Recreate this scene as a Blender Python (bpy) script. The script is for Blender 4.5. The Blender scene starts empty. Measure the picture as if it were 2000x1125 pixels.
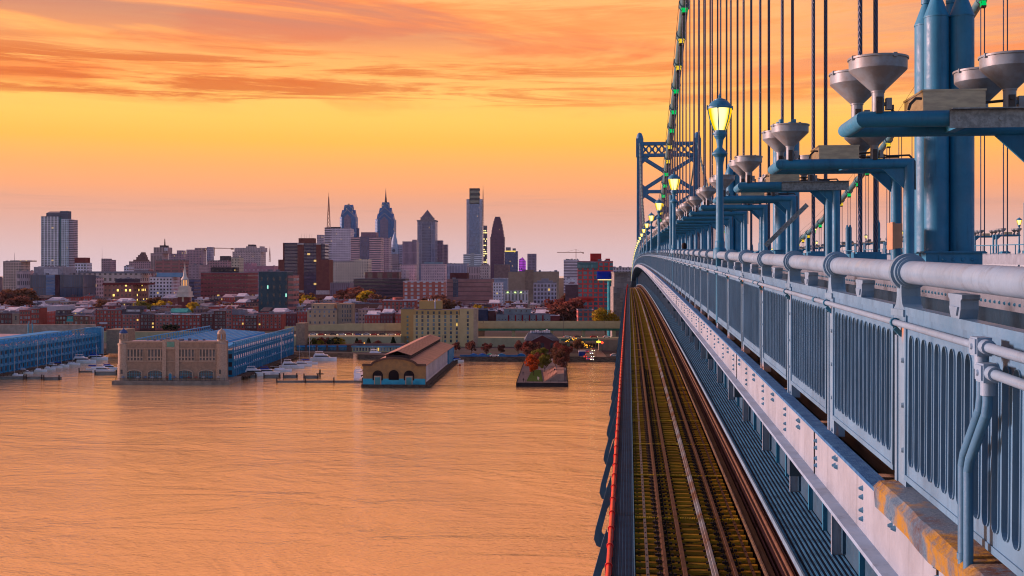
import bpy, math, random
from math import sin, cos, pi, radians, sqrt, floor
from mathutils import Vector, Matrix
random.seed(7)
scene = bpy.context.scene
COL = scene.collection

# ------------------------------------------------------------------ camera
FPX = 2200.0                      # focal length in pixels of the 2000 px wide photograph
HORIZON = 532.0
PSI = math.atan(228 / FPX)        # the camera looks this far left of the bridge's axis (+Y)
EZ = 48.0                         # eye height above the river
cam_d = bpy.data.cameras.new('camera')
cam_d.sensor_width = 36.0
cam_d.lens = 36.0 * FPX / 2000
cam_d.shift_y = (HORIZON - 562.5) / 2000
cam_d.clip_start = 0.1
cam_d.clip_end = 60000
cam = bpy.data.objects.new('camera', cam_d)
COL.objects.link(cam)
cam.location = (0, 0, EZ)
cam.rotation_euler = (pi / 2, 0, PSI)
scene.camera = cam

# ------------------------------------------------------------------ view
scene.view_settings.view_transform = 'Standard'
scene.view_settings.look = 'None'
scene.view_settings.exposure = 0.6
scene.view_settings.gamma = 1.0
scene.cycles.max_bounces = 5
scene.cycles.diffuse_bounces = 3
scene.cycles.glossy_bounces = 3
scene.cycles.transparent_max_bounces = 6
scene.cycles.sample_clamp_indirect = 4.0
scene.cycles.use_denoising = True
scene.cycles.pixel_filter_type = 'BLACKMAN_HARRIS'
scene.cycles.filter_width = 1.1

def s2l(c):
    """photo colour 0-255 -> linear"""
    out = []
    for v in c[:3]:
        v = v / 255.0
        out.append(v / 12.92 if v <= 0.04045 else ((v + 0.055) / 1.055) ** 2.4)
    return (*out, 1.0)

# ------------------------------------------------------------------ sky
class NT:
    def __init__(s, tree): s.t = tree; s.n = tree.nodes; s.l = tree.links
    def node(s, typ, **kw):
        n = s.n.new(typ)
        for k, v in kw.items():
            if k.startswith('i_'):
                key = k[2:]
                key = int(key) if key.isdigit() else key.replace('_', ' ')
                if isinstance(v, bpy.types.NodeSocket): s.l.new(v, n.inputs[key])
                else: n.inputs[key].default_value = v
            else: setattr(n, k, v)
        return n
    def math(s, op, a, b=None, c=None):
        n = s.n.new('ShaderNodeMath'); n.operation = op
        for i, v in enumerate((a, b, c)):
            if v is None: continue
            if isinstance(v, bpy.types.NodeSocket): s.l.new(v, n.inputs[i])
            else: n.inputs[i].default_value = v
        return n.outputs[0]
    def mix(s, f, a, b, blend='MIX'):
        n = s.n.new('ShaderNodeMix'); n.data_type = 'RGBA'; n.blend_type = blend
        for sock, v in ((n.inputs[0], f), (n.inputs[6], a), (n.inputs[7], b)):
            if isinstance(v, bpy.types.NodeSocket): s.l.new(v, sock)
            else: sock.default_value = v
        return n.outputs[2]
    def ramp(s, f, stops, interp='LINEAR'):
        n = s.n.new('ShaderNodeValToRGB'); n.color_ramp.interpolation = interp
        e = n.color_ramp.elements
        while len(e) > 1: e.remove(e[-1])
        e[0].position = stops[0][0]; e[0].color = stops[0][1]
        for p, c in stops[1:]:
            q = e.new(p); q.color = c
        s.l.new(f, n.inputs[0])
        return n.outputs[0]
    def smooth(s, f, a, b, lo=0.0, hi=1.0):
        n = s.n.new('ShaderNodeMapRange'); n.interpolation_type = 'SMOOTHSTEP'
        s.l.new(f, n.inputs[0])
        n.inputs[1].default_value = a; n.inputs[2].default_value = b
        n.inputs[3].default_value = lo; n.inputs[4].default_value = hi
        return n.outputs[0]

SUN_DIR = Vector((-0.95, 0.12, 0.19)).normalized()
world = bpy.data.worlds.new('World'); scene.world = world
world.use_nodes = True
w = NT(world.node_tree); w.n.clear()
tc = w.node('ShaderNodeTexCoord')
sep = w.node('ShaderNodeSeparateXYZ', i_0=tc.outputs['Generated'])
dx, dy, dz_ = sep.outputs[0], sep.outputs[1], sep.outputs[2]
sR = w.math('ADD', w.math('MULTIPLY', dx, cos(PSI)), w.math('MULTIPLY', dy, sin(PSI)))
sF = w.math('ADD', w.math('MULTIPLY', dx, -sin(PSI)), w.math('MULTIPLY', dy, cos(PSI)))
west = w.ramp(dz_, [
    (0.0, s2l((200, 178, 188))), (0.020, s2l((202, 172, 174))), (0.042, s2l((206, 160, 150))),
    (0.060, s2l((216, 154, 130))), (0.073, s2l((232, 156, 112))), (0.0915, s2l((242, 164, 98))),
    (0.114, s2l((250, 178, 76))), (0.134, s2l((253, 190, 88))), (0.150, s2l((252, 190, 92))),
    (0.165, s2l((251, 178, 94))), (0.185, s2l((251, 168, 90))), (0.21, s2l((248, 154, 84))),
    (0.24, s2l((240, 148, 98))), (0.32, s2l((244, 158, 96))), (0.5, s2l((214, 148, 120))), (1.0, s2l((84, 108, 156)))])
east = w.ramp(dz_, [
    (0.0, s2l((240, 210, 194))), (0.1, s2l((208, 192, 192))), (0.3, s2l((104, 142, 190))), (1.0, s2l((60, 104, 164)))])
# streaks of cirrus, long and thin, a little tilted
den = w.math('ADD', dz_, 0.10)
cu = w.math('DIVIDE', w.math('MULTIPLY', sR, 0.55), den)
cv = w.math('DIVIDE', 1.0, den)
def clouds(su, sv, tilt, detail, rough, seed, dist=0.4):
    uu = w.math('MULTIPLY', cu, su)
    vv = w.math('ADD', w.math('MULTIPLY', cv, sv), w.math('MULTIPLY', cu, tilt))
    cb = w.node('ShaderNodeCombineXYZ', i_0=uu, i_1=vv, i_2=seed)
    n = w.node('ShaderNodeTexNoise', i_Vector=cb.outputs[0], i_Scale=1.0, i_Detail=detail, i_Roughness=rough, i_Distortion=dist)
    return n.outputs['Fac']
c1 = clouds(2.0, 2.0, 0.35, 8, 0.62, 3.1, 0.9)
c2 = clouds(1.9, 4.6, 0.25, 9, 0.68, 9.7, 0.5)
c3 = clouds(0.9, 1.1, -0.5, 6, 0.6, 21.3, 1.2)
c4 = clouds(3.2, 7.0, 1.6, 8, 0.7, 5.5, 0.7)
hi = w.smooth(dz_, 0.128, 0.166)
top = w.smooth(dz_, 0.165, 0.235)
deep = w.smooth(c1, 0.46, 0.62)
sky = w.mix(w.math('MULTIPLY', w.math('MULTIPLY', deep, hi), 0.62), west, s2l((238, 104, 44)))
yel = w.smooth(c3, 0.40, 0.70)
sky = w.mix(w.math('MULTIPLY', w.math('MULTIPLY', yel, hi), 0.8), sky, s2l((253, 190, 112)))
band = w.math('MULTIPLY', w.smooth(dz_, 0.140, 0.150), w.smooth(dz_, 0.205, 0.175))
leftf = w.smooth(sR, 0.40, -0.30, 0.35, 1.0)
wisp = w.smooth(c2, 0.46, 0.58)
sky = w.mix(w.math('MULTIPLY', w.math('MULTIPLY', w.math('MULTIPLY', wisp, band), leftf), 0.85), sky, s2l((206, 100, 44)))
red = w.math('MULTIPLY', w.smooth(c4, 0.42, 0.66), top)
sky = w.mix(w.math('MULTIPLY', red, 0.5), sky, s2l((242, 112, 58)))
grey = w.math('MULTIPLY', w.smooth(c3, 0.58, 0.40), w.smooth(dz_, 0.172, 0.23))
sky = w.mix(w.math('MULTIPLY', grey, 0.8), sky, s2l((176, 128, 112)))
rg = w.math('MULTIPLY', w.smooth(sR, 0.10, 0.42), w.smooth(dz_, 0.10, 0.2))
sky = w.mix(w.math('MULTIPLY', rg, w.smooth(c4, 0.66, 0.38, 0.15, 0.85)), sky, s2l((206, 140, 118)))
lowc = w.math('MULTIPLY', w.smooth(c2, 0.50, 0.66), w.math('MULTIPLY', w.smooth(dz_, 0.045, 0.055), w.smooth(dz_, 0.075, 0.062)))
sky = w.mix(w.math('MULTIPLY', lowc, 0.3), sky, s2l((186, 142, 130)))
# left / ahead is the sunset, behind the camera is dusk blue
wd = w.math('ADD', w.math('MULTIPLY', sR, -0.55), w.math('MULTIPLY', sF, 0.83))
sky = w.mix(w.smooth(wd, -0.38, 0.36), east, sky)
nish = w.node('ShaderNodeTexSky', sky_type='NISHITA', sun_disc=False, sun_elevation=radians(3), sun_rotation=math.atan2(SUN_DIR.x, SUN_DIR.y))
sky = w.mix(1.0, sky, w.mix(1.0, nish.outputs[0], (0.006, 0.006, 0.006, 1), 'MULTIPLY'), 'ADD')
bg = w.node('ShaderNodeBackground', i_Color=sky, i_Strength=0.80)
wo = w.node('ShaderNodeOutputWorld'); w.l.new(bg.outputs[0], wo.inputs[0])

sun_d = bpy.data.lights.new('sun', 'SUN')
sun_d.energy = 5.0; sun_d.angle = radians(8); sun_d.color = (1.0, 0.58, 0.54)
sun = bpy.data.objects.new('sun', sun_d); COL.objects.link(sun)
sun.rotation_euler = (-SUN_DIR).to_track_quat('-Z', 'Y').to_euler()
sun.location = (-60, 0, 90)

# ------------------------------------------------------------------ placing things
def W(px, D, z=0.0):
    """world point seen in pixel column px at distance D along the camera's axis"""
    x = (px - 1000) / FPX * D
    return Vector((x * cos(PSI) - D * sin(PSI), x * sin(PSI) + D * cos(PSI), z))
def ZY(py, D): return EZ + (HORIZON - py) / FPX * D
def dz(Y):
    """vertical curve of the bridge deck"""
    return 0.0238 * Y - 0.000044 * Y * Y
GRID = PSI - math.atan(125 / FPX)      # the street grid's turn

# ------------------------------------------------------------------ mesh builder
class MB:
    def __init__(s): s.v = []; s.f = []; s.m = []; s.uv = []; s.sm = []
    def face(s, pts, m=0, uv=None, smooth=False):
        b = len(s.v); s.v.extend([tuple(p) for p in pts])
        s.f.append(tuple(range(b, b + len(pts)))); s.m.append(m); s.sm.append(smooth)
        s.uv.append(uv if uv else [(0.0, 0.0)] * len(pts))
    def shared(s, verts, faces, m=0, uvs=None, smooth=True):
        b = len(s.v); s.v.extend([tuple(p) for p in verts])
        for i, f in enumerate(faces):
            s.f.append(tuple(b + k for k in f)); s.m.append(m); s.sm.append(smooth)
            s.uv.append(uvs[i] if uvs else [(0.0, 0.0)] * len(f))
    def box(s, x0, y0, z0, x1, y1, z1, m=0, mt=None, bottom=True):
        mt = m if mt is None else mt
        X, Y, Z = x1 - x0, y1 - y0, z1 - z0
        s.face([(x0, y0, z0), (x1, y0, z0), (x1, y0, z1), (x0, y0, z1)], m, [(0, 0), (X, 0), (X, Z), (0, Z)])
        s.face([(x1, y1, z0), (x0, y1, z0), (x0, y1, z1), (x1, y1, z1)], m, [(0, 0), (X, 0), (X, Z), (0, Z)])
        s.face([(x1, y0, z0), (x1, y1, z0), (x1, y1, z1), (x1, y0, z1)], m, [(0, 0), (Y, 0), (Y, Z), (0, Z)])
        s.face([(x0, y1, z0), (x0, y0, z0), (x0, y0, z1), (x0, y1, z1)], m, [(0, 0), (Y, 0), (Y, Z), (0, Z)])
        s.face([(x0, y0, z1), (x1, y0, z1), (x1, y1, z1), (x0, y1, z1)], mt, [(0, 0), (X, 0), (X, Y), (0, Y)])
        if bottom: s.face([(x0, y1, z0), (x1, y1, z0), (x1, y0, z0), (x0, y0, z0)], mt, [(0, 0), (X, 0), (X, Y), (0, Y)])
        return s
    def loft(s, a, b, m=0, cap=True, smooth=False, mt=None):
        """two rings of equal length"""
        n = len(a)
        for i in range(n):
            j = (i + 1) % n
            L = (Vector(a[i]) - Vector(a[j])).length; H = (Vector(a[i]) - Vector(b[i])).length
            s.face([a[i], a[j], b[j], b[i]], m, [(0, 0), (L, 0), (L, H), (0, H)], smooth)
        if cap:
            s.face(list(reversed(a)), m if mt is None else mt); s.face(list(b), m if mt is None else mt)
        return s
    def poly_y(s, poly, y0, y1, m=0, mt=None):
        """polygon of (x,z), counter-clockwise seen from -Y, pushed along Y"""
        return s._ext(poly, y0, y1, m, mt, 'y')
    def poly_x(s, poly, x0, x1, m=0, mt=None): return s._ext(poly, x0, x1, m, mt, 'x')
    def poly_z(s, poly, z0, z1, m=0, mt=None): return s._ext(poly, z0, z1, m, mt, 'z')
    def _ext(s, poly, t0, t1, m, mt, ax):
        P = {'y': lambda p, t: (p[0], t, p[1]), 'x': lambda p, t: (t, p[0], p[1]), 'z': lambda p, t: (p[0], p[1], t)}[ax]
        a = [P(p, t0) for p in poly]; b = [P(p, t1) for p in poly]; n = len(poly); u = 0.0
        for i in range(n):
            j = (i + 1) % n
            L = math.hypot(poly[i][0] - poly[j][0], poly[i][1] - poly[j][1]); T = abs(t1 - t0)
            uv = [(u, 0), (u + L, 0), (u + L, T), (u, T)] if ax == 'z' else [(0, u), (0, u + L), (T, u + L), (T, u)]
            s.face([a[i], a[j], b[j], b[i]], m, uv); u += L
        e = m if (mt is None or ax != 'z') else mt
        s.face(list(reversed(a)), e, [tuple(p) for p in reversed(poly)]); s.face(b, e, [tuple(p) for p in poly])
        return s
    def ring(s, c, ax, r, n):
        ax = Vector(ax).normalized()
        u = ax.cross(Vector((0, 0, 1)) if abs(ax.z) < 0.9 else Vector((1, 0, 0))).normalized(); v = ax.cross(u)
        return [Vector(c) + r * (cos(2 * pi * i / n) * u + sin(2 * pi * i / n) * v) for i in range(n)]
    def tube(s, p0, p1, r, n=10, r1=None, m=0, cap=True):
        p0, p1 = Vector(p0), Vector(p1); d = p1 - p0; r1 = r if r1 is None else r1
        a = s.ring(p0, d, r, n); b = s.ring(p1, d, r1, n); L = d.length
        fs = [(i, (i + 1) % n, n + (i + 1) % n, n + i) for i in range(n)]
        uvs = [[(i / n, 0), ((i + 1) / n, 0), ((i + 1) / n, L), (i / n, L)] for i in range(n)]
        s.shared(a + b, fs, m, uvs)
        if cap:
            if r > 1e-4: s.face(list(reversed(a)), m)
            if r1 > 1e-4: s.face(b, m)
        return s
    def path(s, pts, r, n=10, m=0, cap=True):
        pts = [Vector(p) for p in pts]; rings = []; N = len(pts)
        a = (pts[1] - pts[0]).normalized()
        u = a.cross(Vector((0, 0, 1)) if abs(a.z) < 0.9 else Vector((1, 0, 0))).normalized()
        for i, p in enumerate(pts):
            b = (pts[i + 1] - pts[i]).normalized() if i < N - 1 else a
            v = a.cross(u)
            t = (a + b).normalized() if 0 < i < N - 1 else a
            k = max(0.3, t.dot(a)); ring = []
            for q in range(n):
                o = r * (cos(2 * pi * q / n) * u + sin(2 * pi * q / n) * v)
                ring.append(p + o - a * (o.dot(t) / k))
            rings.append(ring)
            if 0 < i < N - 1:
                uj = u - a * (u.dot(t) / k); u = (uj - b * uj.dot(b)).normalized()
            a = b
        L = 0
        sharp = [False] * N
        for i in range(1, N - 1):
            if (pts[i] - pts[i - 1]).normalized().dot((pts[i + 1] - pts[i]).normalized()) < 0.93: sharp[i] = True
        i = 0
        while i < N - 1:
            j = i + 1
            while j < N - 1 and not sharp[j]: j += 1
            vs = [q for g in rings[i:j + 1] for q in g]; fs = []; uvs = []
            for k2 in range(j - i):
                L2 = L + (pts[i + k2 + 1] - pts[i + k2]).length
                for q in range(n):
                    q2 = (q + 1) % n
                    fs.append((k2 * n + q, k2 * n + q2, (k2 + 1) * n + q2, (k2 + 1) * n + q))
                    uvs.append([(q / n, L), ((q + 1) / n, L), ((q + 1) / n, L2), (q / n, L2)])
                L = L2
            s.shared(vs, fs, m, uvs)
            i = j
        if cap: s.face(list(reversed(rings[0])), m); s.face(rings[-1], m)
        return s
    def lathe(s, prof, n=16, c=(0, 0, 0), m=0):
        """profile of (radius, z) about a vertical axis; sharp between its steps"""
        cx, cy, cz = c
        for (r0, z0), (r1, z1) in zip(prof, prof[1:]):
            a = [(cx + r0 * cos(2 * pi * i / n), cy + r0 * sin(2 * pi * i / n), cz + z0) for i in range(n)]
            b = [(cx + r1 * cos(2 * pi * i / n), cy + r1 * sin(2 * pi * i / n), cz + z1) for i in range(n)]
            if r0 < 1e-5: s.shared([a[0]] + b, [(0, 1 + i, 1 + (i + 1) % n) for i in range(n)], m)
            elif r1 < 1e-5: s.shared(a + [b[0]], [(i, (i + 1) % n, n) for i in range(n)], m)
            else: s.shared(a + b, [(i, (i + 1) % n, n + (i + 1) % n, n + i) for i in range(n)], m)
        return s
    def bar(s, p0, p1, wd, h, m=0, up=(0, 0, 1)):
        p0, p1 = Vector(p0), Vector(p1); d = (p1 - p0).normalized(); up = Vector(up)
        if abs(d.dot(up)) > 0.95: up = Vector((1, 0, 0))
        x = d.cross(up).normalized() * wd / 2; z = x.cross(d).normalized() * h / 2
        a = [p0 - x - z, p0 + x - z, p0 + x + z, p0 - x + z]; b = [q + (p1 - p0) for q in a]
        return s.loft(a, b, m)
    def merge(s, o, off=(0, 0, 0), m=None):
        b = len(s.v); ox, oy, oz = off
        s.v.extend([(x + ox, y + oy, z + oz) for x, y, z in o.v])
        s.f.extend([tuple(b + k for k in f) for f in o.f]); s.m.extend(o.m if m is None else [m] * len(o.m))
        s.uv.extend(o.uv); s.sm.extend(o.sm); return s
    def mesh(s, name, mats):
        me = bpy.data.meshes.new(name)
        me.from_pydata(s.v, [], s.f)
        me.polygons.foreach_set('material_index', s.m)
        me.polygons.foreach_set('use_smooth', s.sm)
        uvl = me.uv_layers.new(name='UVMap')
        flat = [c for f in s.uv for p in f for c in p]
        uvl.data.foreach_set('uv', flat)
        for mt in (mats if isinstance(mats, (list, tuple)) else [mats]): me.materials.append(mt)
        me.validate(); me.update()
        return me
    def build(s, name, mats, parent=None, wc=False, loc=None, rz=0, rx=0):
        return link(s.mesh(name, mats), name, parent, wc, loc, rz, rx)

def link(me, name, parent=None, wc=False, loc=None, rz=0, rx=0):
    o = bpy.data.objects.new(name, me); COL.objects.link(o)
    if parent is not None:
        o.parent = parent
        if wc: o.location = -parent.location
    if loc is not None: o.location = Vector(loc) - (parent.location if (wc and parent is not None) else Vector((0, 0, 0)))
    o.rotation_euler = (rx, 0, rz)
    return o
def tag(o, label=None, cat=None, group=None, kind=None):
    if label: o['label'] = label
    if cat: o['category'] = cat
    if group: o['group'] = group
    if kind: o['kind'] = kind
    return o
def thing(name, label, cat, loc=(0, 0, 0), rz=0, group=None):
    o = bpy.data.objects.new(name, None); COL.objects.link(o)
    o.location = loc; o.rotation_euler = (0, 0, rz); o.empty_display_size = 0.5
    return tag(o, label, cat, group)
KIDS = {}
def copy_tree(o, parent=None):
    c = o.copy(); COL.objects.link(c); c.parent = parent
    for ch in o.children: copy_tree(ch, c)
    return c
def ordinal(n):
    return str(n) + ('th' if 10 <= n % 100 <= 20 else {1: 'st', 2: 'nd', 3: 'rd'}.get(n % 10, 'th'))

# ------------------------------------------------------------------ materials
MATS = {}
def newmat(name):
    m = bpy.data.materials.new(name); m.use_nodes = True
    t = NT(m.node_tree); t.n.clear()
    return m, t
def out(t, bsdf): 
    o = t.node('ShaderNodeOutputMaterial'); t.l.new(bsdf, o.inputs[0])
def lin(c): return c if len(c) == 4 else (*c, 1.0)
def basic(name, c, c2=None, rough=0.6, scale=1.0, metal=0.0, bump=0.0, bscale=None, spec=0.5, dist=0.02, stretch=(1, 1, 1), detail=5):
    """a colour broken by noise laid in world space"""
    m, t = newmat(name)
    g = t.node('ShaderNodeNewGeometry')
    mp = t.node('ShaderNodeMapping', i_Vector=g.outputs['Position']); mp.inputs['Scale'].default_value = stretch
    n = t.node('ShaderNodeTexNoise', i_Vector=mp.outputs[0], i_Scale=scale, i_Detail=detail, i_Roughness=0.6)
    f = t.smooth(n.outputs['Fac'], 0.35, 0.65)
    col = t.mix(f, lin(c), lin(c2 if c2 else tuple(v * 0.72 for v in c[:3])))
    b = t.node('ShaderNodeBsdfPrincipled', i_Base_Color=col, i_Roughness=rough, i_Metallic=metal)
    b.inputs['Specular IOR Level'].default_value = spec if rough < 0.75 else min(spec, 0.12)
    if bump > 0:
        nb = t.node('ShaderNodeTexNoise', i_Vector=g.outputs['Position'], i_Scale=bscale or scale * 6, i_Detail=4.0)
        bp = t.node('ShaderNodeBump', i_Strength=bump, i_Distance=dist, i_Height=nb.outputs['Fac'])
        t.l.new(bp.outputs[0], b.inputs['Normal'])
    out(t, b.outputs[0]); return m
def paint(name, c, rust=0.5, rough=0.5, bump=0.15, post=False):
    """weathered bridge paint: chalky patches, grime runs, a few rust blooms"""
    m, t = newmat(name)
    g = t.node('ShaderNodeNewGeometry'); P = g.outputs['Position']
    n1 = t.node('ShaderNodeTexNoise', i_Vector=P, i_Scale=1.7, i_Detail=7.0, i_Roughness=0.65)
    mp = t.node('ShaderNodeMapping', i_Vector=P); mp.inputs['Scale'].default_value = (9, 9, 0.9)
    n2 = t.node('ShaderNodeTexNoise', i_Vector=mp.outputs[0], i_Scale=1.0, i_Detail=5.0, i_Roughness=0.7)
    n3 = t.node('ShaderNodeTexNoise', i_Vector=P, i_Scale=3.3, i_Detail=9.0, i_Roughness=0.75)
    base = t.mix(t.smooth(n1.outputs['Fac'], 0.3, 0.7), lin(tuple(v * 0.86 for v in c[:3])), lin(tuple(min(1, v * 1.12) for v in c[:3])))
    base = t.mix(t.smooth(n2.outputs['Fac'], 0.50, 0.78, 0, 0.65), base, lin(tuple(v * 0.42 for v in c[:3])))
    n5 = t.node('ShaderNodeTexNoise', i_Vector=P, i_Scale=11.0, i_Detail=8.0, i_Roughness=0.8)
    base = t.mix(t.smooth(n5.outputs['Fac'], 0.62, 0.70, 0, 0.35), base, lin(tuple(min(1, v * 1.5 + 0.04) for v in c[:3])))
    base = t.mix(t.smooth(n3.outputs['Fac'], 0.70 - 0.06 * rust, 0.78, 0, min(1, rust * 1.2)), base, (0.22, 0.085, 0.02, 1))
    if post:                                  # rust weeping from the joint under each post's cap and at its foot
        to = t.node('ShaderNodeTexCoord'); so = t.node('ShaderNodeSeparateXYZ', i_0=to.outputs['Object'])
        ob = t.node('ShaderNodeObjectInfo')
        drip = t.math('MULTIPLY', t.smooth(so.outputs[2], -0.46, -0.345), t.smooth(so.outputs[2], -0.325, -0.335))
        foot = t.smooth(so.outputs[2], -1.30, -1.42)
        msk = t.math('MULTIPLY', t.math('ADD', drip, t.math('MULTIPLY', foot, 0.7)), t.smooth(t.math('ADD', n2.outputs['Fac'], t.math('MULTIPLY', ob.outputs['Random'], 0.25)), 0.50, 0.68))
        base = t.mix(msk, base, (0.42, 0.17, 0.02, 1))
    b = t.node('ShaderNodeBsdfPrincipled', i_Base_Color=base, i_Roughness=t.smooth(n3.outputs['Fac'], 0.3, 0.7, rough - 0.1, rough + 0.2))
    n4 = t.node('ShaderNodeTexNoise', i_Vector=P, i_Scale=34.0, i_Detail=5.0)
    bp = t.node('ShaderNodeBump', i_Strength=bump, i_Distance=0.01, i_Height=n4.outputs['Fac'])
    t.l.new(bp.outputs[0], b.inputs['Normal'])
    out(t, b.outputs[0]); return m
def stripes(name, c, c2, period, axis=0, frac=0.5, rough=0.5):
    """bars running along one world axis"""
    m, t = newmat(name)
    g = t.node('ShaderNodeNewGeometry')
    sp = t.node('ShaderNodeSeparateXYZ', i_0=g.outputs['Position'])
    fr = t.math('FRACT', t.math('DIVIDE', sp.outputs[axis], period))
    tri = t.math('ABSOLUTE', t.math('SUBTRACT', fr, 0.5))
    mk = t.smooth(tri, frac * 0.5 - 0.06, frac * 0.5 + 0.06)
    n = t.node('ShaderNodeTexNoise', i_Vector=g.outputs['Position'], i_Scale=2.2, i_Detail=6.0)
    cc = t.mix(t.smooth(n.outputs['Fac'], 0.4, 0.7), lin(c), lin(tuple(v * 0.6 for v in c[:3])))
    col = t.mix(mk, cc, lin(c2))
    b = t.node('ShaderNodeBsdfPrincipled', i_Base_Color=col, i_Roughness=0.7)
    b.inputs['Specular IOR Level'].default_value = 0.08
    bp = t.node('ShaderNodeBump', i_Strength=1.0, i_Distance=0.02, i_Height=t.math('SUBTRACT', 1.0, mk))
    t.l.new(bp.outputs[0], b.inputs['Normal'])
    out(t, b.outputs[0]); return m
def emit(name, c, s, c2=None):
    m, t = newmat(name)
    if c2:
        lw = t.node('ShaderNodeLayerWeight', i_Blend=0.45)
        cc = t.mix(t.smooth(lw.outputs['Facing'], 0.02, 0.34), lin(c), lin(c2))
        e = t.node('ShaderNodeEmission', i_Color=cc, i_Strength=s)
    else: e = t.node('ShaderNodeEmission', i_Color=lin(c), i_Strength=s)
    out(t, e.outputs[0]); return m

STEEL = (0.006, 0.155, 0.29)
M_POST = paint('post_paint', (0.11, 0.235, 0.355), rust=0.25, rough=0.42, post=True)
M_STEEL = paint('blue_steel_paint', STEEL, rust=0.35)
M_RAIL = paint('rail_paint', (0.135, 0.255, 0.38), rust=0.25, rough=0.42)
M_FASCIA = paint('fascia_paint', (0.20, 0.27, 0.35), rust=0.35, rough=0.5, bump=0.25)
M_PANEL = paint('panel_paint', (0.072, 0.195, 0.325), rust=0.2, rough=0.42)
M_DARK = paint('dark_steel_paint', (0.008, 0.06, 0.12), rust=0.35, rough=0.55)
M_PIPE = paint('drop_pipe_paint', (0.025, 0.13, 0.25), rust=0.1)
M_TOWER = basic('tower_paint', (0.01, 0.12, 0.28), (0.015, 0.16, 0.34), rough=0.5, scale=0.6)
M_CABLE = basic('cable_wrap', (0.04, 0.13, 0.17), (0.07, 0.18, 0.22), rough=0.5, scale=1.5)
M_BOWL = basic('lamp_housing', (0.16, 0.24, 0.30), (0.13, 0.16, 0.18), rough=0.45, scale=6, bump=0.05)
M_GALV = basic('galvanised_steel', (0.20, 0.25, 0.28), (0.11, 0.14, 0.16), rough=0.4, scale=18, metal=0.6)
M_BALLAST = basic('brushed_box_metal', (0.30, 0.29, 0.22), (0.22, 0.21, 0.17), rough=0.35, scale=5, metal=0.7, stretch=(1, 1, 4))
M_BLACK = basic('black_rubber', (0.015, 0.015, 0.017), (0.03, 0.03, 0.03), rough=0.5)
M_RUST = basic('rusty_rail_side', (0.065, 0.036, 0.026), (0.12, 0.06, 0.038), rough=0.6, scale=3, metal=0.2, bump=0.2)
M_RUSTD = basic('rusty_patched_rail', (0.14, 0.06, 0.02), (0.20, 0.26, 0.31), rough=0.6, scale=0.55, bump=0.2, detail=3)
M_SHINE = basic('worn_rail_head', (0.62, 0.48, 0.38), (0.75, 0.62, 0.52), rough=0.25, scale=4, metal=0.9)
M_SILVER = basic('silver_rail_paint', (0.50, 0.60, 0.68), (0.40, 0.48, 0.56), rough=0.4, scale=3)
def tie_mat():
    m, t = newmat('weathered_tie')
    g = t.node('ShaderNodeNewGeometry'); ob = t.node('ShaderNodeObjectInfo')
    mp = t.node('ShaderNodeMapping', i_Vector=g.outputs['Position']); mp.inputs['Scale'].default_value = (1.2, 9, 9)
    n = t.node('ShaderNodeTexNoise', i_Vector=mp.outputs[0], i_Scale=1.5, i_Detail=6.0, i_Roughness=0.7)
    base = t.mix(ob.outputs['Random'], (0.66, 0.41, 0.04, 1), (0.38, 0.22, 0.03, 1))
    col = t.mix(t.smooth(n.outputs['Fac'], 0.50, 0.68), base, (0.055, 0.035, 0.02, 1))
    b = t.node('ShaderNodeBsdfPrincipled', i_Base_Color=col, i_Roughness=0.85); b.inputs['Specular IOR Level'].default_value = 0.1
    bp = t.node('ShaderNodeBump', i_Strength=0.4, i_Distance=0.02, i_Height=n.outputs['Fac']); t.l.new(bp.outputs[0], b.inputs['Normal'])
    out(t, b.outputs[0]); return m
M_TIE = tie_mat()
M_TIEDARK = basic('dark_fastener', (0.022, 0.018, 0.02), (0.05, 0.04, 0.04), rough=0.6, scale=9, spec=0.2)
M_YELLOW = basic('yellow_grating', (0.72, 0.55, 0.02), (0.5, 0.36, 0.02), rough=0.6, scale=4)
M_BED = basic('trough_shade', (0.010, 0.006, 0.010), (0.018, 0.008, 0.010), rough=0.8, scale=2, spec=0.05)  # near-black: shade between and beside the ties put into the colour
M_CURB = basic('curb_concrete', (0.24, 0.20, 0.15), (0.16, 0.12, 0.085), rough=0.85, scale=2, bump=0.3, stretch=(4, 0.6, 4))
M_PLANK = basic('guard_plank', (0.17, 0.135, 0.11), (0.11, 0.085, 0.065), rough=0.8, scale=3, stretch=(6, 0.3, 6))
M_RED = basic('red_handrail_paint', (0.62, 0.02, 0.02), (0.5, 0.02, 0.02), rough=0.35, scale=5)
M_GRATE = stripes('walk_grating', (0.07, 0.27, 0.50), (0.003, 0.015, 0.04), 0.11, 0, 0.5)
M_GRATEL = stripes('side_grating', (0.006, 0.03, 0.075), (0.015, 0.08, 0.17), 0.085, 0, 0.84)
M_ROAD = basic('asphalt', (0.05, 0.05, 0.055), (0.04, 0.04, 0.045), rough=0.9, scale=0.5)
M_SUNPANEL = basic('sunlit_panel_tint', (0.50, 0.27, 0.16), (0.42, 0.22, 0.13), rough=0.6, scale=3)  # pale box panel; the sunset's orange light is put into its colour
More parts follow.
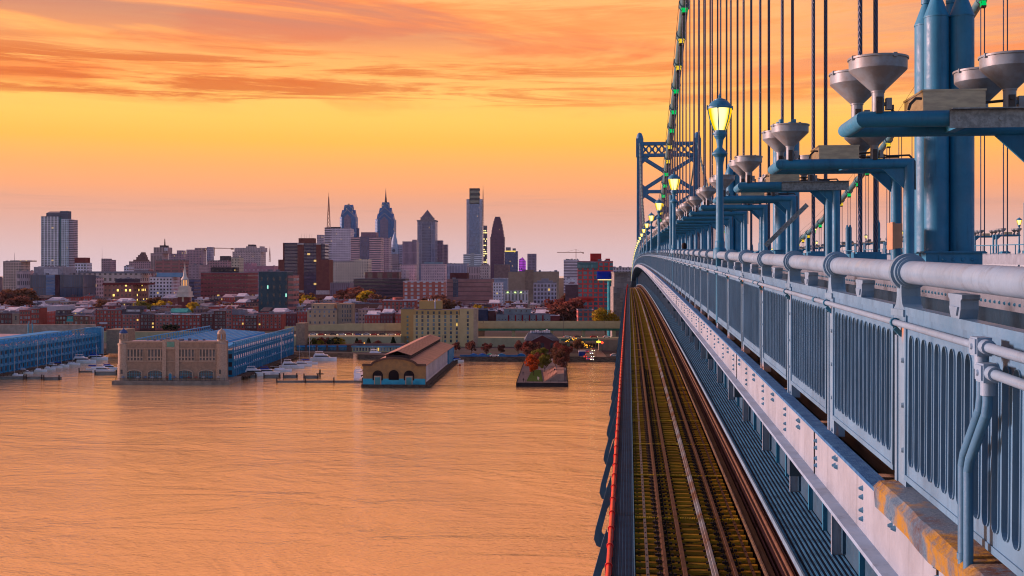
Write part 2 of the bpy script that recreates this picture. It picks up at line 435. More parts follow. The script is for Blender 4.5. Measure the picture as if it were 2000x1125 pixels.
def rope_mat():
    m, t = newmat('twisted_rope')
    uv = t.node('ShaderNodeUVMap'); sp = t.node('ShaderNodeSeparateXYZ', i_0=uv.outputs[0])
    f = t.math('FRACT', t.math('ADD', t.math('MULTIPLY', sp.outputs[0], 6.0), t.math('MULTIPLY', sp.outputs[1], 7.0)))
    k = t.smooth(t.math('ABSOLUTE', t.math('SUBTRACT', f, 0.5)), 0.1, 0.5)
    col = t.mix(k, (0.022, 0.06, 0.14, 1), (0.008, 0.020, 0.055, 1))
    b = t.node('ShaderNodeBsdfPrincipled', i_Base_Color=col, i_Roughness=0.5)
    bp = t.node('ShaderNodeBump', i_Strength=0.8, i_Distance=0.02, i_Height=t.math('SUBTRACT', 1.0, k)); t.l.new(bp.outputs[0], b.inputs['Normal'])
    out(t, b.outputs[0]); return m
M_ROPE = rope_mat()
M_GLOW = emit('lit_lantern_glass', (1.3, 1.05, 0.42), 1.0, (0.80, 0.48, 0.0))
M_GREEN = emit('green_cable_light', (0.0, 0.50, 0.10), 0.8)
M_AMBER = emit('amber_cable_light', (0.75, 0.5, 0.03), 0.8)
def moss():
    m, t = newmat('mossy_concrete')
    g = t.node('ShaderNodeNewGeometry'); P = g.outputs['Position']
    n1 = t.node('ShaderNodeTexNoise', i_Vector=P, i_Scale=2.6, i_Detail=8.0, i_Roughness=0.6)
    n2 = t.node('ShaderNodeTexNoise', i_Vector=P, i_Scale=1.6, i_Detail=5.0)
    n3 = t.node('ShaderNodeTexNoise', i_Vector=P, i_Scale=60.0, i_Detail=5.0, i_Roughness=0.8)
    c = t.mix(t.smooth(n3.outputs['Fac'], 0.3, 0.7), (0.03, 0.11, 0.21, 1), (0.11, 0.21, 0.31, 1))
    n4 = t.node('ShaderNodeTexNoise', i_Vector=P, i_Scale=14.0, i_Detail=9.0, i_Roughness=0.8)
    c = t.mix(t.math('MULTIPLY', t.smooth(n1.outputs['Fac'], 0.42, 0.58), t.smooth(n4.outputs['Fac'], 0.30, 0.54)), c, (0.34, 0.20, 0.01, 1))
    c = t.mix(t.math('MULTIPLY', t.smooth(n2.outputs['Fac'], 0.45, 0.66), t.smooth(n4.outputs['Fac'], 0.62, 0.42)), c, (0.07, 0.022, 0.006, 1))
    b = t.node('ShaderNodeBsdfPrincipled', i_Base_Color=c, i_Roughness=0.9)
    bp = t.node('ShaderNodeBump', i_Strength=0.9, i_Distance=0.02, i_Height=n3.outputs['Fac']); t.l.new(bp.outputs[0], b.inputs['Normal'])
    out(t, b.outputs[0]); return m
M_MOSS = moss()
# ================================================================== THE BRIDGE
YT = 540.0          # far tower
Y0, YE = -8.0, 790.0
XC, XCR = 5.20, 32.2
def ystations(a, b):
    ys = [a]
    while ys[-1] < b - 0.01:
        y = ys[-1]; ys.append(min(b, y + (2.5 if y < 60 else 6.3 if y < 250 else 12)))
    return ys
def sweep(mb, poly, a, b, m=0, smooth=False, cap=True):
    ys = ystations(a, b); n = len(poly)
    vs = []; fs = []; uvs = []
    per = [0.0]
    for i in range(n):
        p, q = poly[i], poly[(i + 1) % n]; per.append(per[-1] + math.hypot(p[0] - q[0], p[1] - q[1]))
    for y in ys:
        z = EZ + dz(y)
        vs += [(x, y, z + o) for x, o in poly]
    for k in range(len(ys) - 1):
        for i in range(n):
            j = (i + 1) % n
            fs.append((k * n + i, k * n + j, (k + 1) * n + j, (k + 1) * n + i))
            uvs.append([(ys[k], per[i]), (ys[k], per[i + 1]), (ys[k + 1], per[i + 1]), (ys[k + 1], per[i])])
    mb.shared(vs, fs, m, uvs, smooth)
    if cap:
        mb.face([vs[i] for i in range(n)], m); mb.face([vs[-n + i] for i in range(n)], m)
    return mb
def rect(x0, z0, x1, z1): return [(x0, z0), (x1, z0), (x1, z1), (x0, z1)]
def circ(cx, cz, r, n=14): return [(cx + r * cos(2 * pi * i / n), cz + r * sin(2 * pi * i / n)) for i in range(n)]
def cable_z(Y): return EZ + 4.0 + 58.0 * ((270 - Y) / 270.0) ** 2

bridge = thing('suspension_bridge', 'long blue steel suspension bridge running from the near railing to the lattice tower', 'bridge', (5.0, 0, EZ))
def bp(mb, name, mats, **kw): return mb.build(name, mats, bridge, True, **kw)

# stiffening truss top chords, side walls and floor beams
mb = MB()
sweep(mb, rect(4.25, -0.74, 5.75, -0.36), Y0, YE)
sweep(mb, rect(4.18, -0.36, 5.82, -0.33), Y0, YE)
bp(mb, 'top_chord', M_FASCIA)
mb = MB(); sweep(mb, rect(4.32, -1.28, 5.68, -0.74), Y0, YE); bp(mb, 'chord_shade_half', M_DARK)  # lower half of the chord, coloured dark for the shade behind the slots
mb = MB()
sweep(mb, rect(31.5, -1.25, 33.0, -0.36), Y0, YE)
sweep(mb, rect(31.42, -0.36, 33.1, -0.33), Y0, YE)
bp(mb, 'top_chord', M_FASCIA)
rv = MB()                                   # rivet rows over the near chord
k = 0
y = 6.0
while y < 62:
    zt = EZ + dz(y) - 0.33
    for x in (4.24, 4.36, 5.62, 5.74):
        rv.lathe([(0.028, 0), (0.020, 0.016), (0.0, 0.022)], 6, (x, y, zt))
    if y < 40:
        for zz in (-0.44, -0.66):
            rv.tube((4.25, y, EZ + dz(y) + zz), (4.232, y, EZ + dz(y) + zz), 0.024, 6, 0.012)
    y += 0.17
bp(rv, 'rivets', M_STEEL)['kind'] = 'stuff'
mb = MB()
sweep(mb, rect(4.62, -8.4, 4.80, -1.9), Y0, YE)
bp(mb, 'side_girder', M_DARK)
rib = MB(); rib.box(-0.10, -0.05, -6.65, 0.04, 0.05, -2.0)
colm = MB(); colm.box(-0.25, -0.03, -6.65, 0.0, 0.03, -2.0); colm.box(-0.27, -0.05, -6.65, -0.25, 0.05, -2.0)
me_r, me_c = rib.mesh('rib', M_STEEL), colm.mesh('column', M_FASCIA)
cols_y = [9.87 - 12.6 + 6.3 * i for i in range(100)]
# the wall's own columns: X 4.37 as seen, one per panel point
COLY = [24.9 + 6.3 * i for i in range(-4, 96)]
for i, y in enumerate(COLY):
    link(me_c, 'column', bridge, True, (4.62, y, EZ + dz(y)))
rb = MB()
for i, y in enumerate(COLY):
    for q in (2.1, 4.2):
        rb.merge(rib, (4.62, y + q, EZ + dz(y + q)))
bp(rb, 'stiffener_ribs', M_STEEL)
# verticals and diagonals of the truss between chord and walkway
mb = MB()
for i, y in enumerate(COLY[:60]):
    a = EZ + dz(y)
    mb.box(4.55, y - 0.2, a - 6.6, 5.45, y + 0.2, a - 1.25)
    b = EZ + dz(y + 6.3)
    mb.bar((5.0, y, a - 1.25), (5.0, y + 6.3, b - 6.6), 0.5, 0.4)
bp(mb, 'truss_web', M_DARK)
# walkway slab and its soffit beams
mb = MB(); sweep(mb, rect(1.98, -1.80, 4.24, -1.62), Y0, YE); bp(mb, 'walkway_slab', M_CURB)
mb = MB(); sweep(mb, rect(1.92, -1.75, 1.975, -1.50), Y0, YE); bp(mb, 'slab_edge', M_PLANK)
mb = MB()
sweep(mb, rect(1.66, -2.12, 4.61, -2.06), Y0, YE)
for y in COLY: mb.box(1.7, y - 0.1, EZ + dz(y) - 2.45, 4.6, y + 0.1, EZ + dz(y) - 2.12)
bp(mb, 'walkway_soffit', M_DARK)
# little seats and shims in the gap under the fence
mb = MB()
for i in range(0, 22):
    y = 8.4 + 2.5 * i
    z = EZ + dz(y)
    mb.box(1.80, y - 0.12, z - 1.70, 1.95, y + 0.02, z - 1.66); mb.box(1.74, y - 0.03, z - 1.755, 1.90, y + 0.10, z - 1.73)
bp(mb, 'bearing_shims', M_SHINE)
# fascia girder along the walkway edge
mb = MB()
sweep(mb, rect(1.60, -1.97, 1.64, -1.60), Y0, YE)
bp(mb, 'fascia_web', M_FASCIA)
mb = MB(); sweep(mb, rect(1.50, -2.0, 1.80, -1.97), Y0, YE); bp(mb, 'fascia_bottom_flange', paint('flange_shade_paint', (0.17, 0.30, 0.46), rust=0.2))  # bluer than the web: shade on the flange put into its colour
mb = MB(); sweep(mb, rect(1.585, -1.60, 1.71, -1.575), 7.45, YE); bp(mb, 'fascia_top_flange', basic('worn_flange_paint', (0.015, 0.09, 0.24), (0.04, 0.15, 0.32), rough=0.85, scale=14, bump=0.7, bscale=70, dist=0.015))
rv = MB(); y = 3.2; q = 0
RPAT = [((0, -1.65), (0.08, -1.65), (0, -1.71), (0.08, -1.71)), ((0, -1.67), (0.0, -1.73), (0.0, -1.82), (0.0, -1.88))]
while y < 70:
    z = EZ + dz(y)
    for oy, oz in RPAT[q % 2]:
        rv.tube((1.60, y + oy, z + oz), (1.572, y + oy, z + oz), 0.021, 8, 0.008)
    y += 0.95; q += 1
bp(rv, 'fascia_rivets', M_PIPE)['kind'] = 'stuff'
mb = MB()
for y in (6.05, 9.95, 17.0, 26, 38, 55, 76, 100, 130, 160, 190):
    z = EZ + dz(y); mb.box(1.590, y - 0.007, z - 1.969, 1.5985, y + 0.007, z - 1.605)
bp(mb, 'splice_joint', M_BLACK)
# mossy concrete curb under the nearest posts
mb = MB()
ys = [Y0 + i * (7.42 - Y0) / 60 for i in range(61)]
rr = random.Random(3)
prev = None
for y in ys:
    j = lambda: (rr.random() - 0.5) * 0.018
    z = EZ + dz(y)
    ring = [(1.575 + j(), y, z - 1.67 + j()), (1.565 + j(), y, z - 1.545 + j()), (1.60 + j(), y, z - 1.505 + j() * 0.5), (1.76, y, z - 1.495), (1.97, y, z - 1.49), (1.97, y, z - 1.67)]
    if prev: mb.loft(prev, ring, 0, False)
    prev = ring
mb.face(prev)
bp(mb, 'mossy_curb', M_MOSS)
# trough: bed, edge beams, side gratings, guard plank
mb = MB(); sweep(mb, rect(-0.42, -8.9, 4.62, -8.45), Y0, YE); bp(mb, 'track_trough', M_BED)
mb = MB(); sweep(mb, rect(-0.44, -7.95, 0.14, -7.85), Y0, YE); bp(mb, 'outer_catwalk', M_GRATEL)
mb = MB(); sweep(mb, rect(0.125, -8.0, 0.155, -7.80), Y0, YE); sweep(mb, rect(-0.52, -8.9, -0.44, -7.82), Y0, YE); bp(mb, 'catwalk_edge', M_STEEL)
mb = MB(); sweep(mb, rect(3.53, -6.73, 4.61, -6.65), Y0, YE); bp(mb, 'inner_catwalk', M_GRATE)
mb = MB(); sweep(mb, rect(3.49, -6.76, 3.53, -6.62), Y0, YE); bp(mb, 'catwalk_edge', M_RAIL)
mb = MB(); sweep(mb, rect(3.60, -8.4, 3.66, -6.78), Y0, YE); bp(mb, 'trough_side', M_BED)
mb = MB(); sweep(mb, circ(3.49, -7.05, 0.05, 10), Y0, YE, 0, True); sweep(mb, circ(3.50, -7.32, 0.03, 8), Y0, YE, 0, True); bp(mb, 'cable_pipe', M_RUST)
mb = MB(); sweep(mb, rect(3.26, -7.84, 3.44, -7.76), Y0, YE); bp(mb, 'guard_plank', M_PLANK)
mb = MB(); sweep(mb, rect(3.22, -7.84, 3.255, -7.70), Y0, YE); bp(mb, 'plank_edge_angle', M_SHINE)
# roadway between the trusses
mb = MB(); sweep(mb, rect(5.9, -3.0, 31.3, -2.6), Y0, YE); bp(mb, 'roadway_slab', M_ROAD)
mb = MB(); sweep(mb, rect(33.1, -9.0, 36.0, -2.2), Y0, YE); bp(mb, 'side_girder', M_DARK)

# main cables with bands and lights
def cable(X, name_label):
    mb = MB(); pts = []
    y = Y0
    while y <= YT: pts.append((X, y, cable_z(y))); y += 10
    pts.append((X, YT, cable_z(YT)))
    mb.path(pts, 0.40, 14)
    mb.path([(X, YT, cable_z(YT)), (X, 660, EZ + 24), (X, 768, EZ + dz(768) + 1)], 0.40, 10)
    bp(mb, 'main_cable', M_CABLE)
    mb = MB()
    for s in (-0.42, 0.42):
        pw = []
        y = Y0
        while y <= YT: pw.append((X + s, y, cable_z(y) + 1.15)); y += 10
        mb.path(pw, 0.022, 4)
    for i in range(0, 44):
        y = 12.3 + 12.6 * i
        if y > YT: break
        for s in (-0.42, 0.42): mb.tube((X + s, y, cable_z(y)), (X + s, y, cable_z(y) + 1.15), 0.018, 4)
    bp(mb, 'hand_line', M_BLACK)
cable(XC, ''); cable(XCR, '')

HY0 = 19.02
HANG = [HY0 + 6.28 * k for k in range(-2, 83)]
bandm = MB(); bandm.tube((0, -0.36, 0), (0, 0.36, 0), 0.46, 14); bandm.tube((0, -0.40, 0), (0, -0.36, 0), 0.52, 14); bandm.tube((0, 0.36, 0), (0, 0.40, 0), 0.52, 14)
band_me = bandm.mesh('cable_band', M_CABLE)
bas = MB()                                   # light basket slung under the cable
for a in range(4):
    x = 0.5 * cos(a * pi / 2 + 0.8); yy = 0.45 * sin(a * pi / 2 + 0.8)
    bas.bar((x, yy, 0.05), (x * 0.4, yy * 0.4, -0.95), 0.04, 0.04)
bas.box(-0.22, -0.2, -1.0, 0.22, 0.2, -0.88)
bas_me = bas.mesh('light_basket', M_BLACK)
lens = MB(); lens.box(-0.24, -0.2, -0.875, 0.24, 0.2, -0.66); lens.lathe([(0.12, -0.66), (0.34, -0.44)], 10)
lens_g, lens_a = lens.mesh('cable_light', M_GREEN), lens.mesh('cable_light', M_AMBER)
slv = MB()
for sx in (-0.2, 0.2):
    for sy in (0.0, 0.62):
        slv.lathe([(0.192, 0.22), (0.192, 4.05), (0.20, 4.05), (0.20, 4.07), (0.07, 4.42), (0.085, 4.42), (0.085, 4.53), (0.05, 4.53)], 20, (sx, sy, 0))
slv.box(-0.42, -0.22, 0.0, 0.46, 0.86, 0.21)
slv.box(-0.46, -0.26, 0.21, 0.50, 0.90, 0.235)
for bx in (-0.15, 0.0, 0.15, 0.30): slv.tube((bx, -0.22, 0.10), (bx, -0.255, 0.10), 0.038, 8, 0.02)
slv.box(-0.22, -0.232, 0.03, 0.37, -0.22, 0.17)
slv_me = slv.mesh('rope_sleeve', M_STEEL)
shoe = MB(); shoe.box(-0.35, -0.25, 0.0, 0.35, 0.65, 0.16); shoe.box(-0.26, -0.15, 0.16, 0.26, 0.5, 0.20)
shoe_me = shoe.mesh('rope_shoe', M_STEEL)
for X in (XC, XCR):
    for k, y in enumerate(HANG):
        if X == XCR and y < 86: continue
        zb = EZ + dz(y) - 0.33; zt = cable_z(y)
        mb = MB()
        for sx in (-0.165, 0.165):
            mb.tube((sx, 0, 0.1), (sx, 0, zt - zb), 0.050, 10 if y < 120 else 5, cap=False)
        h = mb.build('hanger_ropes', M_ROPE, bridge, True, (X, y, zb))
        n = (k - 2) % 3
        link(slv_me if n == 0 else shoe_me, 'rope_sleeve' if n == 0 else 'rope_shoe', h, False, (0, 0, 0))
        sl = math.atan((cable_z(y + 1) - cable_z(y - 1)) / 2)
        b = link(band_me, 'cable_band', bridge, True, (X, y, zt), 0, sl)
        link(bas_me, 'light_basket', b)
        if y > 60: link(lens_g if (k * 7 % 5) in (0, 2, 3) else lens_a, 'cable_light', b)

# far tower
tw = MB()
def tleg(X):
    t = MB()
    zt = EZ + 63.5
    for sx in (-1, 1):
        t.loft([(X + sx * 1.15 - 0.45, YT - 2.4, 6), (X + sx * 1.15 + 0.45, YT - 2.4, 6), (X + sx * 1.15 + 0.45, YT + 2.4, 6), (X + sx * 1.15 - 0.45, YT + 2.4, 6)],
               [(X + sx * 0.95 - 0.4, YT - 1.8, zt), (X + sx * 0.95 + 0.4, YT - 1.8, zt), (X + sx * 0.95 + 0.4, YT + 1.8, zt), (X + sx * 0.95 - 0.4, YT + 1.8, zt)])
    t.loft([(X - 0.9, YT - 1.9, 6), (X + 0.9, YT - 1.9, 6), (X + 0.9, YT + 1.9, 6), (X - 0.9, YT + 1.9, 6)],
           [(X - 0.7, YT - 1.4, zt), (X + 0.7, YT - 1.4, zt), (X + 0.7, YT + 1.4, zt), (X - 0.7, YT + 1.4, zt)])
    t.box(X - 1.75, YT - 2.3, EZ + 55.0, X + 1.75, YT + 2.3, EZ + 63.6)
    t.lathe([(1.5, 63.6), (1.6, 64.4), (1.3, 65.3), (0.9, 66.2), (0.0, 66.7)], 12, (X, YT, EZ))
    return t
tower = bp(MB().box(XC - 3.2, YT - 4.0, 0.5, XC + 3.2, YT + 4.0, 6.0).box(XCR - 3.2, YT - 4.0, 0.5, XCR + 3.2, YT + 4.0, 6.0), 'far_tower', basic('tower_footing_stone', (0.3, 0.29, 0.27), rough=0.9, scale=0.5))
tl = tower.location
def tp(mb, name): return mb.build(name, M_TOWER, tower, False, (-5.0 - tl.x, -tl.y, -EZ - tl.z))
tp(tleg(XC), 'tower_leg'); tp(tleg(XCR), 'tower_leg')
x0, x1 = XC + 1.3, XCR - 1.3
def zp(py): return EZ + (HORIZON - py) / FPX * 545
mb = MB()
for a, b in ((282, 288), (304, 310)): mb.box(x0, YT - 1.5, zp(b), x1, YT + 1.5, zp(a))
n = 8
for i in range(n):
    xa = x0 + (x1 - x0) * i / n; xb = x0 + (x1 - x0) * (i + 1) / n
    for f in (-1.3, 1.3):
        mb.bar((xa, YT + f, zp(304)), (xb, YT + f, zp(288)), 0.6, 0.3, up=(0, 1, 0)); mb.bar((xa, YT + f, zp(288)), (xb, YT + f, zp(304)), 0.6, 0.3, up=(0, 1, 0))
        mb.box((xa + xb) / 2 - 0.9, YT + f - 0.2, zp(298.5), (xa + xb) / 2 + 0.9, YT + f + 0.2, zp(293.5))
tp(mb, 'tower_portal')
mb = MB()
for a, b in ((374, 380), (444, 449)): mb.box(x0, YT - 1.3, zp(b), x1, YT + 1.3, zp(a))
tp(mb, 'tower_strut')
for a, b in ((311, 375), (380, 444), (449, 512)):
    mb = MB()
    for f in (-1.1, 1.1):
        mb.bar((x0 - 0.3, YT + f, zp(a)), (x1 + 0.3, YT + f, zp(b)), 1.7, 0.5, up=(0, 1, 0)); mb.bar((x0 - 0.3, YT + f * 0.93, zp(b)), (x1 + 0.3, YT + f * 0.93, zp(a)), 1.7, 0.5, up=(0, 1, 0))
    xm, zm = (x0 + x1) / 2, (zp(a) + zp(b)) / 2
    mb.box(xm - 2.2, YT - 1.45, zm - 1.1, xm + 2.2, YT + 1.45, zm + 1.1)
    for X, s in ((x0, 1), (x1, -1)):
        for zc, sg in ((zp(a), -1), (zp(b), 1)):
            mb.poly_y([(X, zc), (X + s * 3.2, zc), (X, zc + sg * 3.0)], YT - 1.42, YT + 1.42)
    tp(mb, 'tower_cross_brace')

# ------------------------------------------------------------------ walkway railing
rail = thing('walkway_railing', 'pale blue steel walkway railing with a fat round top rail and slotted panels', 'railing', (1.75, 0, EZ))
def rp(mb, name, mats, **kw): return mb.build(name, mats, rail, True, **kw)
RZ = -0.17
mb = MB(); sweep(mb, circ(1.75, RZ, 0.072, 20), Y0, YE, 0, True); rp(mb, 'top_rail', M_RAIL)
post = MB()
post.box(-0.045, -0.12, -1.43, 0.045, 0.12, -0.31)
post.box(-0.055, 0.075, -1.43, -0.045, 0.13, -0.40)
post.box(-0.060, -0.145, -0.335, 0.060, 0.145, -0.27)
post.box(-0.072, -0.165, -0.275, 0.072, 0.165, -0.232)
post.poly_x([(-0.145, -0.232), (-0.085, -0.20), (-0.062, -0.15), (-0.058, -0.095), (-0.075, -0.06), (0.075, -0.06), (0.058, -0.095), (0.062, -0.15), (0.085, -0.20), (0.145, -0.232)], -0.058, 0.058)
post.tube((0, -0.07, 0), (0, 0.07, 0), 0.100, 24)
post.tube((0, -0.028, 0), (0, 0.028, 0), 0.118, 24)
post.tube((0, -0.085, 0), (0, 0.085, 0), 0.086, 24)
for zz in (-0.55, -0.83, -1.11, -1.38): post.tube((-0.045, -0.06, zz), (-0.062, -0.06, zz), 0.018, 8, 0.013)
post_me = post.mesh('post', M_POST)
def slotted(nb=14, L=2.16, zt=-0.37, zb=-1.17, yz0=-0.21, yz1=-1.28, X=0.034):
    mb = MB(); hl = L / 2
    # frame
    mb.box(-0.045, -hl, yz0 - 0.05, 0.03, hl, yz0); mb.box(-X, -hl + 0.03, zt + 0.02, X, hl - 0.03, yz0 - 0.05)
    mb.box(-0.042, -hl, yz1, 0.03, hl, yz1 + 0.035); mb.box(-X, -hl + 0.03, yz1 + 0.035, X, hl - 0.03, zb - 0.02)
    mb.box(-0.045, -hl, yz1 + 0.035, 0.03, -hl + 0.035, yz0 - 0.05); mb.box(-0.045, hl - 0.035, yz1 + 0.035, 0.03, hl, yz0 - 0.05)
    mb.box(-X, -hl + 0.035, zb - 0.02, X, -hl + 0.075, zt + 0.02); mb.box(-X, hl - 0.075, zb - 0.02, X, hl - 0.035, zt + 0.02)
    a, b = -hl + 0.075, hl - 0.075; wd = (b - a) / nb; r = wd * 0.31
    for i in range(nb):
        yc = a + wd * (i + 0.5)
        inner = []; outer = []
        def add(iy, iz, oy, oz): inner.append((iy, iz)); outer.append((oy, oz))
        N = 8
        for q in range(N + 1):
            th = pi - pi * q / N
            iy, iz = yc + r * cos(th), zt - r - 0.02 + r * sin(th) * 1.3
            add(iy, iz, yc - wd / 2 + wd * q / N, zt + 0.02)
        add(yc + r, zb + r, yc + wd / 2, zb + r)
        for q in range(N + 1):
            th = -pi * q / N
            add(yc + r * cos(th), zb + r + r * sin(th) * 1.1, yc + wd / 2 - wd * q / N, zb - 0.02)
        add(yc - r, zt - r - 0.02, yc - wd / 2, zt - r - 0.02)
        n = len(inner)
        for q in range(n):
            p = (q + 1) % n
            I0, I1, O0, O1 = inner[q], inner[p], outer[q], outer[p]
            mb.face([(-X, *I0), (-X, *I1), (-X, *O1), (-X, *O0)]); mb.face([(X, *I0), (X, *O0), (X, *O1), (X, *I1)])
            mb.face([(-X, *I0), (X, *I0), (X, *I1), (-X, *I1)], 0, None, False)
        # raised lip round the slot
        for q in range(n):
            p = (q + 1) % n
            I0, I1 = Vector(inner[q]), Vector(inner[p])
            c = Vector((yc, (zt + zb) / 2)); e0 = Vector((I0.x + (0.008 if I0.x > yc else -0.008), I0.y)); e1 = Vector((I1.x + (0.008 if I1.x > yc else -0.008), I1.y))
            mb.face([(-X - 0.008, *I0), (-X - 0.008, *I1), (-X - 0.008, *e1), (-X - 0.008, *e0)])
            mb.face([(-X, *e0), (-X - 0.008, *e0), (-X - 0.008, *e1), (-X, *e1)])
            mb.face([(-X, *I0), (-X, *I1), (-X - 0.008, *I1), (-X - 0.008, *I0)])
    return mb
pan_me = slotted().mesh('panel', M_PANEL)
key = MB(); key.poly_x([(-0.075, -0.21), (0.075, -0.21), (0.10, -0.16), (0.10, -0.115), (0.125, -0.105), (0.125, -0.085), (-0.125, -0.085), (-0.125, -0.105), (-0.10, -0.115), (-0.10, -0.16)], -0.045, 0.045)
key.poly_x([(-0.05, -0.195), (0.05, -0.195), (0.075, -0.15), (-0.075, -0.15)], -0.055, -0.045)
key_me = key.mesh('scroll_block', M_RAIL)
PANM = MB(); PANM.box(-0.028, -1.1, -1.32, 0.028, 1.1, -0.21); pan_far = PANM.mesh('panel', M_PANEL)
PY0, PS = 7.30, 2.46
far_post = MB(); far_pan = MB()
for k in range(-3, 310):
    y = PY0 + PS * k
    if y > YE: break
    z = EZ + RZ + dz(y); zm = EZ + RZ + dz(y + PS / 2); sl = math.atan(0.0238 - 0.000088 * (y + PS / 2))
    if k < 96:
        link(post_me, 'post', rail, True, (1.75, y, z))
        p = link(pan_me, 'panel', rail, True, (1.735, y + PS / 2, zm), 0, sl)
        if k < 60: link(key_me, 'scroll_block', p)
    else:
        far_post.box(1.70, y - 0.12, z - 1.46, 1.80, y + 0.12, z + 0.10)
        far_pan.box(1.72, y + 0.14, zm - 1.32, 1.76, y + PS - 0.14, zm - 0.21)
rp(far_post, 'far_posts', M_RAIL)['kind'] = 'stuff'
rp(far_pan, 'far_panels', M_PANEL)['kind'] = 'stuff'
# the conduit strapped along the fence
con = thing('conduit', 'thin pale conduit pipe strapped along the outside of the walkway railing', 'pipe', (1.66, 0, EZ))
mb = MB(); sweep(mb, circ(1.665, -0.485, 0.020, 10), Y0, 300, 0, True); mb.build('pipe', M_RAIL, con, True)
mb = MB()
for k in range(-3, 60):
    y = PY0 + PS * k; z = EZ + dz(y) - 0.485
    mb.tube((1.665, y - 0.014, z), (1.665, y + 0.014, z), 0.030, 10); mb.bar((1.665, y, z - 0.035), (1.71, y, z - 0.08), 0.02, 0.03)
    if k % 2: mb.tube((1.665, y + 0.55, z + 0.013), (1.665, y + 0.62, z + 0.014), 0.026, 10)
mb.build('pipe_clips', M_STEEL, con, True)
# junction fittings with two conduits bending down the nearest panel
def jb(zoff, lab, y=5.28, dn=0.0):
    x = 1.60
    t = thing('conduit_elbow', lab, 'pipe', (x, y, EZ + dz(y) + zoff))
    f = MB(); f.box(-0.035, -0.055, -0.05, 0.03, 0.055, 0.035); f.tube((-0.035, 0.0, -0.008), (-0.052, 0.0, -0.008), 0.018, 8, 0.012)
    f.box(-0.043, -0.045, -0.04, -0.035, 0.045, 0.027); f.tube((0, -0.055, -0.005), (0, -0.11, -0.007), 0.034, 12)
    f.tube((0, 0, -0.05), (0, 0, -0.11), 0.033, 12)
    f.build('fitting', M_RAIL, t)
    g = MB(); g.path([(0, -0.10, -0.007), (0, -0.6, -0.02), (0, -5.0, -0.12)], 0.023, 12); g.build('pipe', M_RAIL, t)
    h = MB(); h.path([(0, 0, -0.10), (0, 0, -0.24 + dn), (0, 0.02, -0.30 + dn), (0, 0.26, -0.54 + dn), (0, 0.29, -0.60 + dn), (0, 0.29, -2.2)], 0.0235, 12)
    for zz in (-1.02,): h.tube((0, 0.29, zz), (0, 0.29, zz - 0.03), 0.028, 12)
    h.build('pipe', M_PIPE, t)
jb(-0.455, 'upper conduit fitting at the right edge with its pipe bending down the slotted panel', 5.33, -0.0)
jb(-0.565, 'lower conduit fitting at the right edge with its pipe bending down beside another', 5.24, 0.10)

# ------------------------------------------------------------------ track
track = thing('railway_track', 'single rusty railway track on closely laid yellowish ties along the bridge', 'railway track', (1.7, 0, EZ))
def kp(mb, name, mats): return mb.build(name, mats, track, True)
def railsec(x, z): return [(x - 0.065, z - 0.17), (x + 0.065, z - 0.17), (x + 0.065, z - 0.155), (x + 0.012, z - 0.13), (x + 0.012, z - 0.045), (x + 0.036, z - 0.035), (x + 0.036, z - 0.004), (x - 0.036, z - 0.004), (x - 0.036, z - 0.035), (x - 0.012, z - 0.045), (x - 0.012, z - 0.13), (x - 0.065, z - 0.155)]
for x in (0.90, 2.55):
    mb = MB(); sweep(mb, railsec(x, -7.78), Y0, YE); r = kp(mb, 'rail', M_RUST)
    mb = MB(); sweep(mb, rect(x - 0.022, -7.786, x + 0.026, -7.779), Y0, YE); mb.build('rail_head', M_SHINE, r, False, (-1.7, 0, -EZ))
mb = MB(); sweep(mb, rect(1.30, -7.95, 1.40, -7.80), Y0, YE); g = kp(mb, 'guard_rail', M_RUST)
mb = MB(); sweep(mb, rect(1.315, -7.80, 1.395, -7.79), Y0, YE); mb.build('guard_rail_top', M_SILVER, g, False, (-1.7, 0, -EZ))
mb = MB(); sweep(mb, rect(2.06, -7.95, 2.13, -7.80), Y0, YE); sweep(mb, rect(2.00, -7.95, 2.05, -7.86), Y0, YE); kp(mb, 'guard_rail', M_RUSTD)
mb = MB(); sweep(mb, rect(0.42, -7.95, 0.50, -7.93), Y0, YE); kp(mb, 'hold_down_bar', M_BOWL)
mb = MB(); sweep(mb, rect(2.98, -7.95, 3.05, -7.93), Y0, YE); kp(mb, 'hold_down_bar', M_RUST)
tie = MB()
tie.box(0.18, -0.08, -8.05, 3.2, 0.08, -7.95)
for x in (0.90, 2.55):
    tie.box(x - 0.17, -0.10, -7.95, x + 0.17, 0.10, -7.93, 1)
    for s in (-1, 1):
        tie.box(x + s * 0.10 - 0.03, -0.06, -7.93, x + s * 0.10 + 0.03, 0.05, -7.87, 1); tie.tube((x + s * 0.14, 0.03, -7.93), (x + s * 0.14, 0.03, -7.84), 0.02, 6, m=1)
        tie.box(x + s * 0.20 - 0.02, -0.02, -7.94, x + s * 0.20 + 0.05, 0.08, -7.89, 1)
for x in (1.25, 1.45, 1.96, 2.17): tie.box(x - 0.03, -0.07, -7.95, x + 0.03, 0.03, -7.90, 1)
for x in (0.46, 3.015): tie.tube((x, 0, -7.93), (x, 0, -7.915), 0.022, 6, m=1)
tie.box(0.24, -0.03, -7.95, 0.30, 0.02, -7.93, 1)
tie_me = tie.mesh('tie', [M_TIE, M_TIEDARK])
farties = MB()
y = 17.0; n = 0; ftie = MB(); ftie.box(0.18, -0.08, -8.05, 3.2, 0.08, -7.95)
for x in (0.90, 2.55): ftie.box(x - 0.2, -0.09, -7.95, x + 0.2, 0.09, -7.91, 1)
while y < 430:
    if n < 100: link(tie_me, 'tie', track, True, (0, y, EZ + dz(y)))
    else: farties.merge(ftie, (0, y, EZ + dz(y)))
    n += 1; y += 0.58
farties.build('far_ties', [M_TIE, M_TIEDARK], track, True)['kind'] = 'stuff'
st = MB(); st.box(0.18, -0.02, -7.96, 3.2, 0.02, -7.925)
